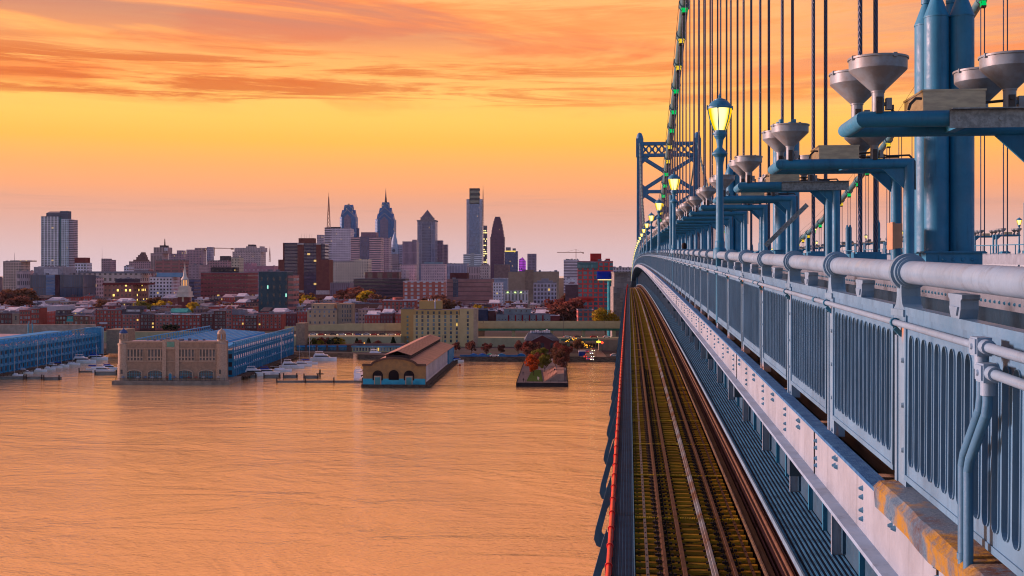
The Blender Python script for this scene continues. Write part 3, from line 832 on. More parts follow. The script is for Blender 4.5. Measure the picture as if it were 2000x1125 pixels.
for i in range(60): st.box(0.19 + i * 0.05, -0.085, -7.955, 0.215 + i * 0.05, 0.085, -7.92)
st_me = st.mesh('yellow_strip', M_YELLOW)
for i in range(40):
    y = 20.35 + 0.27 + 6.3 * i
    if y > 260: break
    link(st_me, 'yellow_strip', track, True, (0, y, EZ + dz(y) + 0.015))

# red handrail with its blue brackets on the river side
hr = thing('outer_handrail', 'glossy red pipe handrail with collars on the river side of the track', 'handrail', (-0.42, 0, EZ))
mb = MB(); sweep(mb, circ(-0.42, -6.72, 0.055, 12), Y0, YE, 0, True); mb.build('pipe', M_RED, hr, True)
cl = MB(); cl.tube((0, -0.035, 0), (0, 0.035, 0), 0.082, 12); cl.tube((0, 0.1, -0.01), (0, 0.1, -1.12), 0.02, 6); cl_me = cl.mesh('collar', M_RED)
y = 17.5; n = 0
far = MB()
while y < YE:
    if n < 90: link(cl_me, 'collar', hr, True, (-0.42, y, EZ + dz(y) - 6.72))
    else: far.merge(cl, (-0.42, y, EZ + dz(y) - 6.72))
    n += 1; y += 1.575
far.build('far_collars', M_RED, hr, True)['kind'] = 'stuff'
mb = MB(); sweep(mb, circ(-0.47, -7.15, 0.025, 8), Y0, YE, 0, True); sweep(mb, circ(-0.47, -7.5, 0.025, 8), Y0, YE, 0, True); mb.build('mid_rail', M_SILVER, hr, True)
brk = MB()
outl = [(-0.10, 0.02), (-0.22, -0.35), (-0.55, -1.55), (-0.60, -1.85), (-0.52, -2.05), (-0.35, -2.12), (0.0, -1.9)]
inn = [(-0.14, -0.85), (-0.20, -0.95), (-0.36, -1.55), (-0.37, -1.66), (-0.33, -1.72), (-0.27, -1.72), (-0.14, -1.6)]
for q in range(7):
    p = (q + 1) % 7
    for yy in (-0.06, 0.06): brk.face([(outl[q][0], yy, outl[q][1]), (outl[p][0], yy, outl[p][1]), (inn[p][0], yy, inn[p][1]), (inn[q][0], yy, inn[q][1])])
    brk.face([(outl[q][0], -0.06, outl[q][1]), (outl[p][0], -0.06, outl[p][1]), (outl[p][0], 0.06, outl[p][1]), (outl[q][0], 0.06, outl[q][1])])
    brk.face([(inn[q][0], -0.06, inn[q][1]), (inn[p][0], -0.06, inn[p][1]), (inn[p][0], 0.06, inn[p][1]), (inn[q][0], 0.06, inn[q][1])])
brk_me = brk.mesh('bracket', M_DARK)
y = 20.6; n = 0; far = MB()
while y < YE:
    if n < 60: link(brk_me, 'bracket', hr, True, (-0.42, y, EZ + dz(y) - 6.72))
    else: far.merge(brk, (-0.42, y, EZ + dz(y) - 6.72))
    n += 1; y += 6.3
far.build('far_brackets', M_DARK, hr, True)['kind'] = 'stuff'

# ------------------------------------------------------------------ gantries with floodlights
fr = MB()
zA = 1.63
fr.path([(0, 0, 0.0), (0, 0, zA), (-1.99, 0, zA), (-1.99, 0.87, zA), (0, 0.87, zA), (0, 0.87, 0)], 0.083, 14)
for y in (0, 0.87):
    fr.poly_y([(-0.05, zA - 0.07), (-0.42, zA - 0.07), (-0.05, zA - 0.42)], y - 0.02, y + 0.02)
    fr.box(-0.14, y - 0.14, 0.0, 0.14, y + 0.14, 0.03)
    for a in (-1, 1): fr.tube((a * 0.11, y - 0.11, 0.03), (a * 0.11, y - 0.11, 0.06), 0.018, 6)
fr.bar((-0.9, 0, zA), (-0.9, 0.87, zA), 0.1, 0.1)
frame_me = fr.mesh('pipe_frame', M_STEEL)
bw = MB()
bw.lathe([(0.0, 0.0), (0.062, 0.0), (0.062, 0.20), (0.07, 0.20), (0.07, 0.215), (0.275, 0.415), (0.29, 0.43), (0.292, 0.535), (0.305, 0.535), (0.305, 0.555), (0.285, 0.555), (0.28, 0.52), (0.0, 0.52)], 28)
bw.box(0.075, -0.05, 0.02, 0.13, 0.03, 0.14); bw.tube((0.06, 0, 0.08), (0.10, 0, 0.08), 0.02, 8)
for a in range(4): bw.box(0.29 * cos(a * pi / 2 + 0.4) - 0.018, 0.29 * sin(a * pi / 2 + 0.4) - 0.018, 0.52, 0.29 * cos(a * pi / 2 + 0.4) + 0.018, 0.29 * sin(a * pi / 2 + 0.4) + 0.018, 0.565)
bowl_me = bw.mesh('floodlight', M_BOWL)
yk = MB(); yk.box(-0.032, -0.072, -0.02, 0.032, -0.055, 0.15); yk.tube((0, -0.066, 0.12), (0, -0.085, 0.12), 0.026, 10); yk.box(0.10, -0.03, 0.02, 0.155, 0.03, 0.07); yk.path([(0.13, 0, 0.03), (0.17, -0.03, -0.02), (0.20, -0.06, -0.06)], 0.012, 6); yk_me = yk.mesh('yoke', M_BLACK)
bx = MB(); bx.poly_x([(0.0, 0.0), (0.80, 0.0), (0.80, 0.21), (0.0, 0.21)], -1.38, -0.76); bx.poly_x([(-0.006, 0.205), (0.806, 0.205), (0.806, 0.225), (-0.006, 0.225)], -1.39, -0.75)
ballast_me = bx.mesh('ballast_box', M_BALLAST)
cb = MB(); cb.path([(-1.40, 0.02, 0.12), (-1.46, 0.0, 0.12), (-1.52, -0.02, 0.06), (-1.54, -0.03, 0.0)], 0.015, 6)
cb.path([(-0.76, 0.1, 0.08), (-0.55, 0.12, 0.10), (-0.3, 0.10, 0.04), (0.03, 0.10, 0.05), (0.11, 0.08, -0.05), (0.11, 0.06, -0.5)], 0.016, 6)
cb.path([(-0.76, 0.3, 0.05), (-0.5, 0.22, 0.03), (-0.1, 0.2, 0.03)], 0.013, 6)
cable_me = cb.mesh('wiring', M_BLACK)
ang = MB(); ang.box(-1.15, -0.10, -0.20, 0.25, -0.088, -0.02); ang.box(-1.15, -0.20, -0.02, 0.25, -0.088, -0.008)
for x in (-1.05, -0.65, -0.25): ang.tube((x, -0.10, -0.11), (x, -0.112, -0.11), 0.022, 10)
ang_me = ang.mesh('angle_bracket', M_GALV)
one = MB(); one.merge(fr)
for x, y in ((-1.84, 0), (-1.88, 0.87), (-0.53, 0), (-0.54, 0.87)): one.merge(bw, (x, y, zA + 0.075), 1)
one.merge(bx, (0, 0.03, zA + 0.08), 2)
one_me = one.mesh('light_gantry', [M_STEEL, M_BOWL, M_BALLAST])
GY = [18.34 + 6.28 * k for k in range(-1, 95)]
GRP = 'light gantries along the bridge'
for k, y in enumerate(GY):
    loc = (4.40, y - (0.10 if k == 0 else 0), EZ + dz(y) - 0.33)
    names = ['nearest light gantry, cut by the right edge, with large white floodlights', 'second nearest light gantry, right of the tall lamp post, with wiring along its arm']
    lab = names[k] if k < 2 else f'blue pipe light gantry, {ordinal(k + 1)} from the camera on the walkway side'
    if k < 14:
        g = thing('light_gantry', lab, 'light gantry', loc, 0, GRP)
        link(frame_me, 'pipe_frame', g)
        for x, yy in ((-1.84, 0), (-1.88, 0.87), (-0.53, 0), (-0.54, 0.87)):
            b = link(bowl_me, 'floodlight', g, False, (x, yy, zA + 0.075)); link(yk_me, 'yoke', b)
        link(ballast_me, 'ballast_box', g, False, (0, 0.03, zA + 0.08)); link(cable_me, 'wiring', g, False, (0, 0, zA + 0.09))
        if k in (0, 2): link(ang_me, 'angle_bracket', g, False, (0, 0, zA + 0.09))
        if k == 1:
            m2 = MB(); m2.box(-0.16, 0.40, 0.28, -0.12, 0.78, 0.72); m2.box(-0.12, 0.42, 0.30, 0.0, 0.76, 0.70); m2.build('wall_box', M_SUNPANEL, g)
        if k == 3:
            m2 = MB(); m2.bar((-0.75, -0.12, 0.35), (0.35, -0.12, 1.45), 0.12, 0.03, up=(0, 1, 0)); m2.build('brace', M_GALV, g)
    else:
        o = link(one_me, 'light_gantry', None, False, loc); tag(o, lab, 'light gantry', GRP)
for k in range(15, 80):
    y = 11.65 + 6.3 * k
    o = link(one_me, 'light_gantry', None, False, (32.9, y, EZ + dz(y) - 0.33), pi)
    tag(o, f'small blue light gantry on the far side of the roadway, {ordinal(k - 14)} from the right edge', 'light gantry', 'light gantries across the roadway')

# purple lit sign box glimpsed between gantry and sleeves
mb = MB(); mb.box(-0.16, -0.05, -0.16, 0.22, 0.05, 0.06)
sg = mb.build('led_sign', M_BLACK, None); sg.location = (5.32, 21.0, EZ + 2.36)
tag(sg, 'small purple LED light bar beside the thick blue rope sleeves', 'light')
def led():
    m, t = newmat('purple_led')
    g = t.node('ShaderNodeNewGeometry')
    v = t.node('ShaderNodeTexVoronoi', i_Vector=g.outputs['Position'], i_Scale=26.0)
    e = t.node('ShaderNodeEmission', i_Color=t.mix(t.smooth(v.outputs['Distance'], 0.2, 0.6), (0.06, 0.04, 0.8, 1), (0.22, 0.0, 0.25, 1)), i_Strength=0.7); out(t, e.outputs[0]); return m
mb = MB(); mb.box(-0.15, -0.06, -0.06, 0.21, -0.052, 0.05); mb.build('led_face', led(), sg)
mb = MB(); mb.box(-0.03, -0.03, -2.6, 0.03, 0.03, -0.14); mb.build('stand', M_STEEL, sg)

# ------------------------------------------------------------------ lantern posts
pm = MB()
pm.lathe([(0.13, -0.12), (0.13, 0.06), (0.10, 0.10), (0.10, 0.20), (0.085, 0.24), (0.080, 0.30), (0.068, 1.74), (0.075, 1.80), (0.095, 1.90), (0.155, 1.965), (0.155, 1.99), (0.10, 2.05), (0.055, 2.10), (0.055, 2.13), (0.06, 2.16), (0.075, 2.26), (0.12, 2.33), (0.12, 2.36), (0.14, 2.36), (0.14, 2.40), (0.115, 2.40), (0.115, 2.44)], 18)
pm.box(-0.07, -0.1, -1.4, 0.02, 0.1, -0.1)
pole_me = pm.mesh('post', M_STEEL)
gl = MB(); gl.lathe([(0.112, 2.44), (0.15, 2.52), (0.20, 2.66), (0.232, 2.80), (0.242, 2.87)], 18); glass_me = gl.mesh('glass', M_GLOW)
cg = MB()
for a in range(6):
    c, s = cos(a * pi / 3 + 0.3), sin(a * pi / 3 + 0.3)
    cg.path([(c * r, s * r, z) for r, z in ((0.118, 2.42), (0.158, 2.52), (0.208, 2.66), (0.24, 2.80), (0.25, 2.88))], 0.012, 5)
    cg.box(c * 0.262 - 0.015, s * 0.262 - 0.015, 2.86, c * 0.262 + 0.015, s * 0.262 + 0.015, 2.94)
cage_me = cg.mesh('cage', M_STEEL)
cp = MB(); cp.lathe([(0.0, 2.868), (0.262, 2.87), (0.262, 2.905), (0.235, 2.92), (0.205, 2.97), (0.165, 3.02), (0.115, 3.045), (0.115, 3.06), (0.05, 3.085), (0.02, 3.10), (0.032, 3.13), (0.012, 3.17), (0.0, 3.21)], 18); cap_me = cp.mesh('cap', M_STEEL)
lone = MB(); lone.merge(pm, m=0); lone.merge(gl, m=1); lone.merge(cg, m=0); lone.merge(cp, m=0)
lone_me = lone.mesh('lantern_post', [M_STEEL, M_GLOW])
LY = [PY0 + 6 * PS + 22.14 * k for k in range(0, 35)]
for k, y in enumerate(LY):
    if y > YE: break
    loc = (1.75, y, EZ + dz(y) + RZ + 0.05)
    lab = 'tallest, nearest lit lantern post standing on the walkway railing' if k == 0 else f'lit yellow lantern post on the walkway railing, {ordinal(k + 1)} from the camera'
    if k < 9:
        g = thing('lantern_post', lab, 'street lamp', loc, 0, 'lantern posts on the walkway railing')
        for me, nm in ((pole_me, 'post'), (glass_me, 'glass'), (cage_me, 'cage'), (cap_me, 'cap')): link(me, nm, g).scale = (0.97, 0.97, 0.965)
    else:
        o = link(lone_me, 'lantern_post', None, False, loc); tag(o, lab, 'street lamp', 'lantern posts on the walkway railing')
for k in range(5, 34):
    y = 22.1 - 7 + 22.5 * (k - 1) + 3
    if y > YE: break
    o = link(lone_me, 'lantern_post', None, False, (35.8, y, EZ + dz(y) + RZ + 0.05))
    tag(o, f'tiny lit lantern post across the roadway, {ordinal(k - 4)} from the right edge', 'street lamp', 'lantern posts across the roadway')
# plain pole beside the second lantern
mb = MB(); mb.tube((0, 0, -0.2), (0, 0, 2.3), 0.065, 12); mb.bar((0, 0, 2.28), (0.25, 0.2, 2.28), 0.05, 0.05); mb.poly_y([(-0.06, -0.2), (0.06, -0.2), (0.0, -1.0)], -0.08, 0.08)
o = mb.build('plain_pole', M_STEEL, None, loc=(1.75, 47.3, EZ + dz(47.3) - 0.1)); tag(o, 'plain blue pole without a lantern, just left of the second lantern post', 'pole')
# amber beacon on the far cable, seen behind the railing
mb = MB(); mb.lathe([(0.0, 0.0), (0.2, 0.05), (0.26, 0.25), (0.2, 0.45), (0.0, 0.5)], 12); o = mb.build('amber_lamp', M_GLOW, None, loc=(32.2, 200, cable_z(200) - 0.6)); tag(o, 'round yellow lamp at the foot of the far main cable', 'light')
# fence along the far side of the roadway
mb = MB()
sweep(mb, rect(31.2, 0.35, 31.26, 0.42), 70, 500)
y = 70
while y < 330: mb.box(31.2, y - 0.04, EZ + dz(y) - 0.4, 31.26, y + 0.04, EZ + dz(y) + 0.4); y += 2.1
o = mb.build('roadway_fence', M_STEEL, None); tag(o, 'thin blue pipe fence along the far side of the roadway', 'fence')

# ------------------------------------------------------------------ the walker on the walkway
def skin_person(name, joints, edges, radii, mat, parent, loc, rz=0, lev=2):
    me = bpy.data.meshes.new(name); me.from_pydata(joints, edges, [])
    o = bpy.data.objects.new(name, me); COL.objects.link(o); o.location = loc; o.rotation_euler = (0, 0, rz)
    if parent: o.parent = parent
    sk = o.modifiers.new('Skin', 'SKIN')
    for i, r in enumerate(radii): me.skin_vertices[0].data[i].radius = (r[0], r[1])
    me.skin_vertices[0].data[0].use_root = True
    ss = o.modifiers.new('Sub', 'SUBSURF'); ss.levels = lev; ss.render_levels = lev
    me.materials.append(mat)
    return o
M_JACKET = basic('dark_jacket', (0.012, 0.012, 0.03), (0.03, 0.02, 0.05), rough=0.9, scale=8)
M_SKIN = basic('skin', (0.35, 0.2, 0.14), (0.3, 0.17, 0.12), rough=0.6)
M_HAIR = basic('dark_hair', (0.012, 0.010, 0.012), (0.02, 0.015, 0.015), rough=0.8, scale=20)
J = [(0, 0, 0.98), (0, 0, 1.15), (0, 0, 1.38), (0, 0, 1.50), (0, 0, 1.60), (0, 0.01, 1.72),
     (-0.19, 0, 1.42), (-0.27, 0.02, 1.15), (-0.25, 0.10, 0.92), (-0.25, 0.13, 0.82), (0.19, 0, 1.42), (0.27, -0.02, 1.15), (0.26, 0.08, 0.92), (0.26, 0.12, 0.82),
     (-0.10, 0, 0.92), (-0.11, 0.12, 0.52), (-0.11, 0.05, 0.08), (-0.12, 0.20, 0.04), (0.10, 0, 0.92), (0.11, -0.05, 0.52), (0.12, -0.28, 0.12), (0.12, -0.14, 0.04)]
E = [(0, 1), (1, 2), (2, 3), (3, 4), (4, 5), (2, 6), (6, 7), (7, 8), (8, 9), (2, 10), (10, 11), (11, 12), (12, 13), (0, 14), (14, 15), (15, 16), (16, 17), (0, 18), (18, 19), (19, 20), (20, 21)]
R = [(0.17, 0.12), (0.17, 0.12), (0.19, 0.12), (0.07, 0.07), (0.075, 0.09), (0.07, 0.09), (0.09, 0.09), (0.065, 0.065), (0.05, 0.05), (0.04, 0.03), (0.09, 0.09), (0.065, 0.065), (0.05, 0.05), (0.04, 0.03),
     (0.10, 0.10), (0.07, 0.07), (0.045, 0.045), (0.04, 0.03), (0.10, 0.10), (0.07, 0.07), (0.045, 0.045), (0.04, 0.03)]
yw = 50.0
wk = skin_person('person', J, E, R, M_JACKET, None, (2.42, yw, EZ + dz(yw) - 1.62))
tag(wk, 'person in dark clothes walking away between the railing and the light gantries', 'person')
mb = MB(); mb.lathe([(0.0, 1.84), (0.06, 1.83), (0.10, 1.78), (0.115, 1.70), (0.11, 1.62), (0.08, 1.57)], 12, (0, -0.01, 0)); mb.build('hair', M_HAIR, wk)
# ================================================================== WATER AND LAND
def water_mat():
    m, t = newmat('river_water')
    g = t.node('ShaderNodeNewGeometry'); P = g.outputs['Position']
    mp = t.node('ShaderNodeMapping', i_Vector=P); mp.inputs['Rotation'].default_value = (0, 0, PSI + 0.25); mp.inputs['Scale'].default_value = (0.62, 1.0, 1)
    n1 = t.node('ShaderNodeTexNoise', i_Vector=mp.outputs[0], i_Scale=0.55, i_Detail=6.0, i_Roughness=0.62, i_Distortion=0.3)
    n2 = t.node('ShaderNodeTexNoise', i_Vector=mp.outputs[0], i_Scale=0.035, i_Detail=4.0, i_Roughness=0.6, i_Distortion=0.8)
    n3 = t.node('ShaderNodeTexNoise', i_Vector=mp.outputs[0], i_Scale=0.16, i_Detail=5.0, i_Roughness=0.65, i_Distortion=0.5)
    b0 = t.node('ShaderNodeBump', i_Strength=0.9, i_Distance=0.38, i_Height=n3.outputs['Fac'])
    b1 = t.node('ShaderNodeBump', i_Strength=1.0, i_Distance=0.24, i_Height=n1.outputs['Fac']); t.l.new(b0.outputs[0], b1.inputs['Normal'])
    n5 = t.node('ShaderNodeTexNoise', i_Vector=mp.outputs[0], i_Scale=1.9, i_Detail=4.0)
    b3 = t.node('ShaderNodeBump', i_Strength=1.0, i_Distance=0.13, i_Height=n5.outputs['Fac']); t.l.new(b1.outputs[0], b3.inputs['Normal'])
    b2 = t.node('ShaderNodeBump', i_Strength=1.0, i_Distance=1.5, i_Height=n2.outputs['Fac']); t.l.new(b3.outputs[0], b2.inputs['Normal'])
    pt = t.node('ShaderNodeTexNoise', i_Vector=mp.outputs[0], i_Scale=0.012, i_Detail=5.0, i_Roughness=0.6, i_Distortion=1.0)
    k = t.smooth(pt.outputs['Fac'], 0.38, 0.62, 0.22, 1.0); t.l.new(k, b1.inputs['Strength']); t.l.new(t.math('MULTIPLY', k, 0.9), b0.inputs['Strength'])
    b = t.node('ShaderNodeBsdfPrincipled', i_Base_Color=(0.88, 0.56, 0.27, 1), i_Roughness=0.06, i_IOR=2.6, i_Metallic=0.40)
    t.l.new(b2.outputs[0], b.inputs['Normal'])
    out(t, b.outputs[0]); return m
mb = MB()
mb.face([(-9000, -3000, 0), (9000, -3000, 0), (9000, 14000, 0), (-9000, 14000, 0)])
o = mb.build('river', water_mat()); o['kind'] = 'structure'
shore = [(-900, 705), (190, 672), (570, 642), (690, 632), (700, 622), (900, 607), (1250, 603), (2900, 600)]
sp = [W(px, D) for px, D in shore]
far = [W(9500, 9000), W(-7500, 9000)]
M_LAND = basic('city_ground', (0.07, 0.06, 0.065), (0.045, 0.05, 0.04), rough=0.95, scale=0.03)
M_QUAY = basic('quay_wall_stone', (0.13, 0.11, 0.09), (0.06, 0.05, 0.045), rough=0.9, scale=0.5, stretch=(1, 1, 3))
mb = MB()
pts = [(p.x, p.y) for p in sp + far]
mb.face([(x, y, 2.6) for x, y in pts], 0)
for a, b in zip(sp, sp[1:]):
    mb.face([(a.x, a.y, -1), (b.x, b.y, -1), (b.x, b.y, 2.6), (a.x, a.y, 2.6)], 1)
o = mb.build('ground', [M_LAND, M_QUAY]); o['kind'] = 'structure'
G0 = 2.6
# ------------------------------------------------------------------ facades
FAC = {}
def facade(wall, glass=(0.02, 0.03, 0.05), bw=3.0, fh=3.5, ww=0.55, wh=0.5, lit=0.004, name='facade', litc=(1.0, 0.62, 0.18), wall2=None, gr=0.12, ls=0.45):
    wall = tuple(min(0.8, c * 1.5) for c in wall)
    key = (wall, glass, bw, fh, ww, wh, lit, litc, ls)
    if key in FAC: return FAC[key]
    m, t = newmat(name)
    uv = t.node('ShaderNodeUVMap'); sp_ = t.node('ShaderNodeSeparateXYZ', i_0=uv.outputs[0])
    u = t.math('DIVIDE', sp_.outputs[0], bw); v = t.math('DIVIDE', sp_.outputs[1], fh)
    fu = t.math('ABSOLUTE', t.math('SUBTRACT', t.math('FRACT', u), 0.5)); fv = t.math('ABSOLUTE', t.math('SUBTRACT', t.math('FRACT', v), 0.5))
    mk = t.math('MULTIPLY', t.math('LESS_THAN', fu, ww / 2), t.math('LESS_THAN', fv, wh / 2))
    cell = t.node('ShaderNodeCombineXYZ', i_0=t.math('FLOOR', u), i_1=t.math('FLOOR', v))
    ob = t.node('ShaderNodeObjectInfo')
    wn = t.node('ShaderNodeTexWhiteNoise', noise_dimensions='4D', i_Vector=cell.outputs[0]); t.l.new(t.math('MULTIPLY', ob.outputs['Random'], 50.0), wn.inputs['W'])
    gcol = t.mix(t.math('MULTIPLY', wn.outputs['Value'], 0.8), lin(glass), lin(tuple(min(1, c * 1.9 + 0.008) for c in glass)))
    g = t.node('ShaderNodeNewGeometry')
    nz = t.node('ShaderNodeTexNoise', i_Vector=g.outputs['Position'], i_Scale=0.12, i_Detail=6.0, i_Roughness=0.65)
    wcol = t.mix(t.smooth(nz.outputs['Fac'], 0.3, 0.7), lin(tuple(c * 0.78 for c in wall)), lin(tuple(min(1, c * 1.15) for c in wall)))
    col = t.mix(mk, wcol, gcol)
    b = t.node('ShaderNodeBsdfPrincipled', i_Base_Color=col, i_Roughness=t.math('SUBTRACT', 0.85, t.math('MULTIPLY', mk, 0.85 - gr)))
    if lit > 0:
        wn2 = t.node('ShaderNodeTexWhiteNoise', noise_dimensions='4D', i_Vector=cell.outputs[0]); t.l.new(t.math('ADD', t.math('MULTIPLY', ob.outputs['Random'], 31.0), 7.0), wn2.inputs['W'])
        le = t.math('MULTIPLY', mk, t.math('LESS_THAN', wn2.outputs['Value'], lit))
        b.inputs['Emission Color'].default_value = lin(litc)
        t.l.new(t.math('MULTIPLY', le, ls), b.inputs['Emission Strength'])
    bmp = t.node('ShaderNodeBump', i_Strength=0.6, i_Distance=0.25, i_Height=t.math('SUBTRACT', 1.0, mk)); t.l.new(bmp.outputs[0], b.inputs['Normal'])
    out(t, b.outputs[0]); FAC[key] = m; return m
def plain(name, c, c2=None, rough=0.85, scale=0.25):
    if name not in MATS: MATS[name] = basic(name, c, c2, rough=rough, scale=scale)
    return MATS[name]
R_WHITE = plain('white_roof', (0.62, 0.60, 0.66), (0.45, 0.44, 0.52))
R_GREY = plain('grey_roof', (0.22, 0.22, 0.27), (0.14, 0.14, 0.18))
R_DARK = plain('dark_roof', (0.05, 0.045, 0.06), (0.09, 0.08, 0.10))
R_PINK = plain('pale_gravel_roof', (0.42, 0.32, 0.36), (0.30, 0.24, 0.28))
R_GREEN = plain('copper_green_roof', (0.05, 0.36, 0.32), (0.04, 0.26, 0.26))
BRICK = (0.28, 0.045, 0.038); BRICKD = (0.12, 0.03, 0.035); BRICKP = (0.33, 0.10, 0.09)

def rooftop_bits(mb, w, d, h, n, rnd, m=1):
    for _ in range(n):
        bw_, bd, bh = rnd.uniform(1.2, 4), rnd.uniform(1.2, 4), rnd.uniform(0.7, 2.4)
        x = rnd.uniform(0.5, max(0.6, w - bw_ - 0.5)); y = rnd.uniform(0.5, max(0.6, d - bd - 0.5))
        mb.box(x, y, h, x + bw_, y + bd, h + bh, m)
class B:
    """a building standing on the grid, its front seen between two pixel columns at distance D"""
    def __init__(s, name, label, px0, px1, yt, D, dep, fac, roof=None, cat='building', group=None, rz=None, bits=0, parapet=0.6, z0=G0, side=True, body=True, fit=True):
        s.px0, s.D, s.z0 = px0, D, z0
        if side and px1 < 1125:
            k = (D + dep) / D
            pxf = 1125 + (px1 - 1125) * k
            if pxf < px0 + 2: dep = dep * 0.3; pxf = 1125 + (px1 - 1125) * ((D + dep) / D)
            pxf = max(pxf, px0 + 2)
        else: pxf = px1
        s.w = (pxf - px0) / FPX * D; s.dep = dep; s.h = ZY(yt, D) - z0
        s.t = thing(name, label, cat, W(px0, D, z0), GRID if rz is None else rz, group)
        s.fac = fac; s.roof = roof or R_GREY
        if body:
            mb = MB(); mb.box(0, 0, 0, s.w, dep, s.h, 0, 1, bottom=False)
            s.t_body = mb.build('wall', [fac, s.roof], s.t)
            if parapet or bits:
                mb = MB(); rnd = random.Random(int(px0 * 7 + yt))
                if parapet:
                    q = 0.35
                    mb.box(-0.1, -0.1, s.h, s.w + 0.1, q, s.h + parapet, 0); mb.box(-0.1, dep - q, s.h, s.w + 0.1, dep + 0.1, s.h + parapet, 0)
                    mb.box(-0.1, q, s.h, q, dep - q, s.h + parapet, 0); mb.box(s.w - q, q, s.h, s.w + 0.1, dep - q, s.h + parapet, 0)
                rooftop_bits(mb, s.w, dep, s.h, bits, rnd)
                mb.build('roof', [s.roof if s.roof is not R_DARK else R_GREY, R_GREY], s.t)
    def X(s, px): return (px - s.px0) / FPX * s.D
    def Z(s, py): return ZY(py, s.D) - s.z0
    def blk(s, name, px0, px1, yt, yb, fac, y0=1.0, dep=None, roof=None):
        mb = MB(); d = dep if dep else max(2.0, s.dep - 2 * y0)
        mb.box(s.X(px0), y0, s.Z(yb), s.X(px1), y0 + d, s.Z(yt), 0, 1)
        return mb.build(name, [fac, roof or s.roof], s.t)
    def mast(s, px, yt, yb, r=0.25, y=3.0, mat=None, name='antenna'):
        mb = MB(); mb.tube((s.X(px), y, s.Z(yb) - 1), (s.X(px), y, s.Z(yt)), r, 6, r * 0.4)
        return mb.build(name, mat or R_DARK, s.t)

GL_BLUE = (0.03, 0.10, 0.20)
# ------------------------------------------------------------------ far skyline
b = B('office_block', 'low dark block cut by the left edge, left of the beige stepped office', -40, 5.5, 541, 1900, 30, facade((0.12, 0.09, 0.12), lit=0.0), R_GREY)
b = B('office_block', 'beige stepped office block at the far left edge with lit top windows', 6, 60, 511, 1700, 30, facade((0.34, 0.26, 0.24), bw=4, fh=4, lit=0.02), R_GREY, bits=4)
b.blk('upper_storey', 19, 55, 508.5, 511, facade((0.28, 0.22, 0.22), bw=3, fh=3, lit=0.25)); b.mast(27, 494, 510, 0.3)
b = B('apartment_tower', 'tall pale grid apartment tower standing alone at the left of the skyline', 80, 115, 423, 2070, 22, facade((0.42, 0.44, 0.50), (0.02, 0.06, 0.09), 6.2, 3.3, 0.62, 0.62, 0.02), R_GREY, side=False)
mb = MB(); mb.box(b.X(114), 4, 0, b.X(121), 22, b.Z(424), 0, 1); mb.build('recess', [facade((0.03, 0.16, 0.20), (0.02, 0.10, 0.13), 2.5, 3.3, 0.8, 0.6, 0.02), R_DARK], b.t)
mb = MB(); mb.box(b.X(120.5), 0, 0, b.X(135), 20, b.Z(428), 0, 1); mb.build('right_wing', [facade((0.33, 0.40, 0.47), (0.02, 0.05, 0.07), 3.2, 3.3, 0.5, 0.55, 0.01), R_GREY], b.t)
mb = MB(); mb.box(b.X(135.5), 2, 0, b.X(144), 20, b.Z(429), 0, 1); mb.build('balcony_side', [facade((0.30, 0.25, 0.32), (0.04, 0.04, 0.07), 60, 3.3, 1.0, 0.5, 0), R_GREY], b.t)
mb = MB(); mb.poly_x([(4, b.Z(424)), (18, b.Z(424)), (18, b.Z(412)), (4, b.Z(416))], b.X(88.5), b.X(116)); mb.box(b.X(116), 4, b.Z(428), b.X(132), 18, b.Z(412)); mb.build('penthouse', [facade((0.04, 0.06, 0.10), (0.08, 0.12, 0.18), 80, 4.0, 1.0, 0.15, 0)], b.t)
b = B('white_annex', 'small white rooftop block right of the lone pale apartment tower', 146, 180, 514, 1900, 20, facade((0.42, 0.42, 0.50), bw=5, fh=5, lit=0)); b.blk('red_top', 145, 167, 503, 514, plain('red_top_wall', (0.20, 0.04, 0.05)))
b = B('office_block', 'dusky purple slab block with a tall thin antenna, left of the art deco pyramid', 198, 227, 508, 2300, 30, facade((0.21, 0.15, 0.20), bw=4, fh=4, lit=0), R_GREY)
b.blk('upper_step', 198, 207, 505, 508, b.fac, 0.0); b.mast(198.7, 482, 508, 0.35, 2.0, R_PINK)
b = B('art_deco_block', 'stepped art deco block with a bell-shaped crown on the left skyline', 252, 294, 511, 2300, 34, facade((0.30, 0.21, 0.25), bw=4, fh=4.5, lit=0.01), plain('brown_stone_roof', (0.20, 0.13, 0.14)), side=False)
for a, c, yt, yb in ((260, 288, 507, 511), (265, 284, 502, 507), (268, 282, 498, 502), (271, 279.5, 495, 498), (273, 278, 492.5, 495)): b.blk('setback', a, c, yt, yb, plain('brown_stone', (0.19, 0.12, 0.13)), 1 + (a - 260) * 0.5, 12)
b = B('stepped_tower', 'stepped brown tower with a dark chimney, right of the art deco crown', 294, 330, 495, 2200, 34, facade((0.27, 0.19, 0.21), (0.05, 0.04, 0.06), 3.0, 40, 0.4, 0.9, 0), R_GREY)
b.blk('upper_tier', 299, 326, 483, 495, b.fac, 3); b.blk('upper_tier', 310, 320, 479, 483, R_DARK, 6); b.mast(319.5, 466, 480, 1.6, 8, plain('chimney_brick', (0.05, 0.03, 0.035)), 'chimney'); b.blk('white_plant', 321, 327, 484, 490, R_WHITE, 1.0, 4)
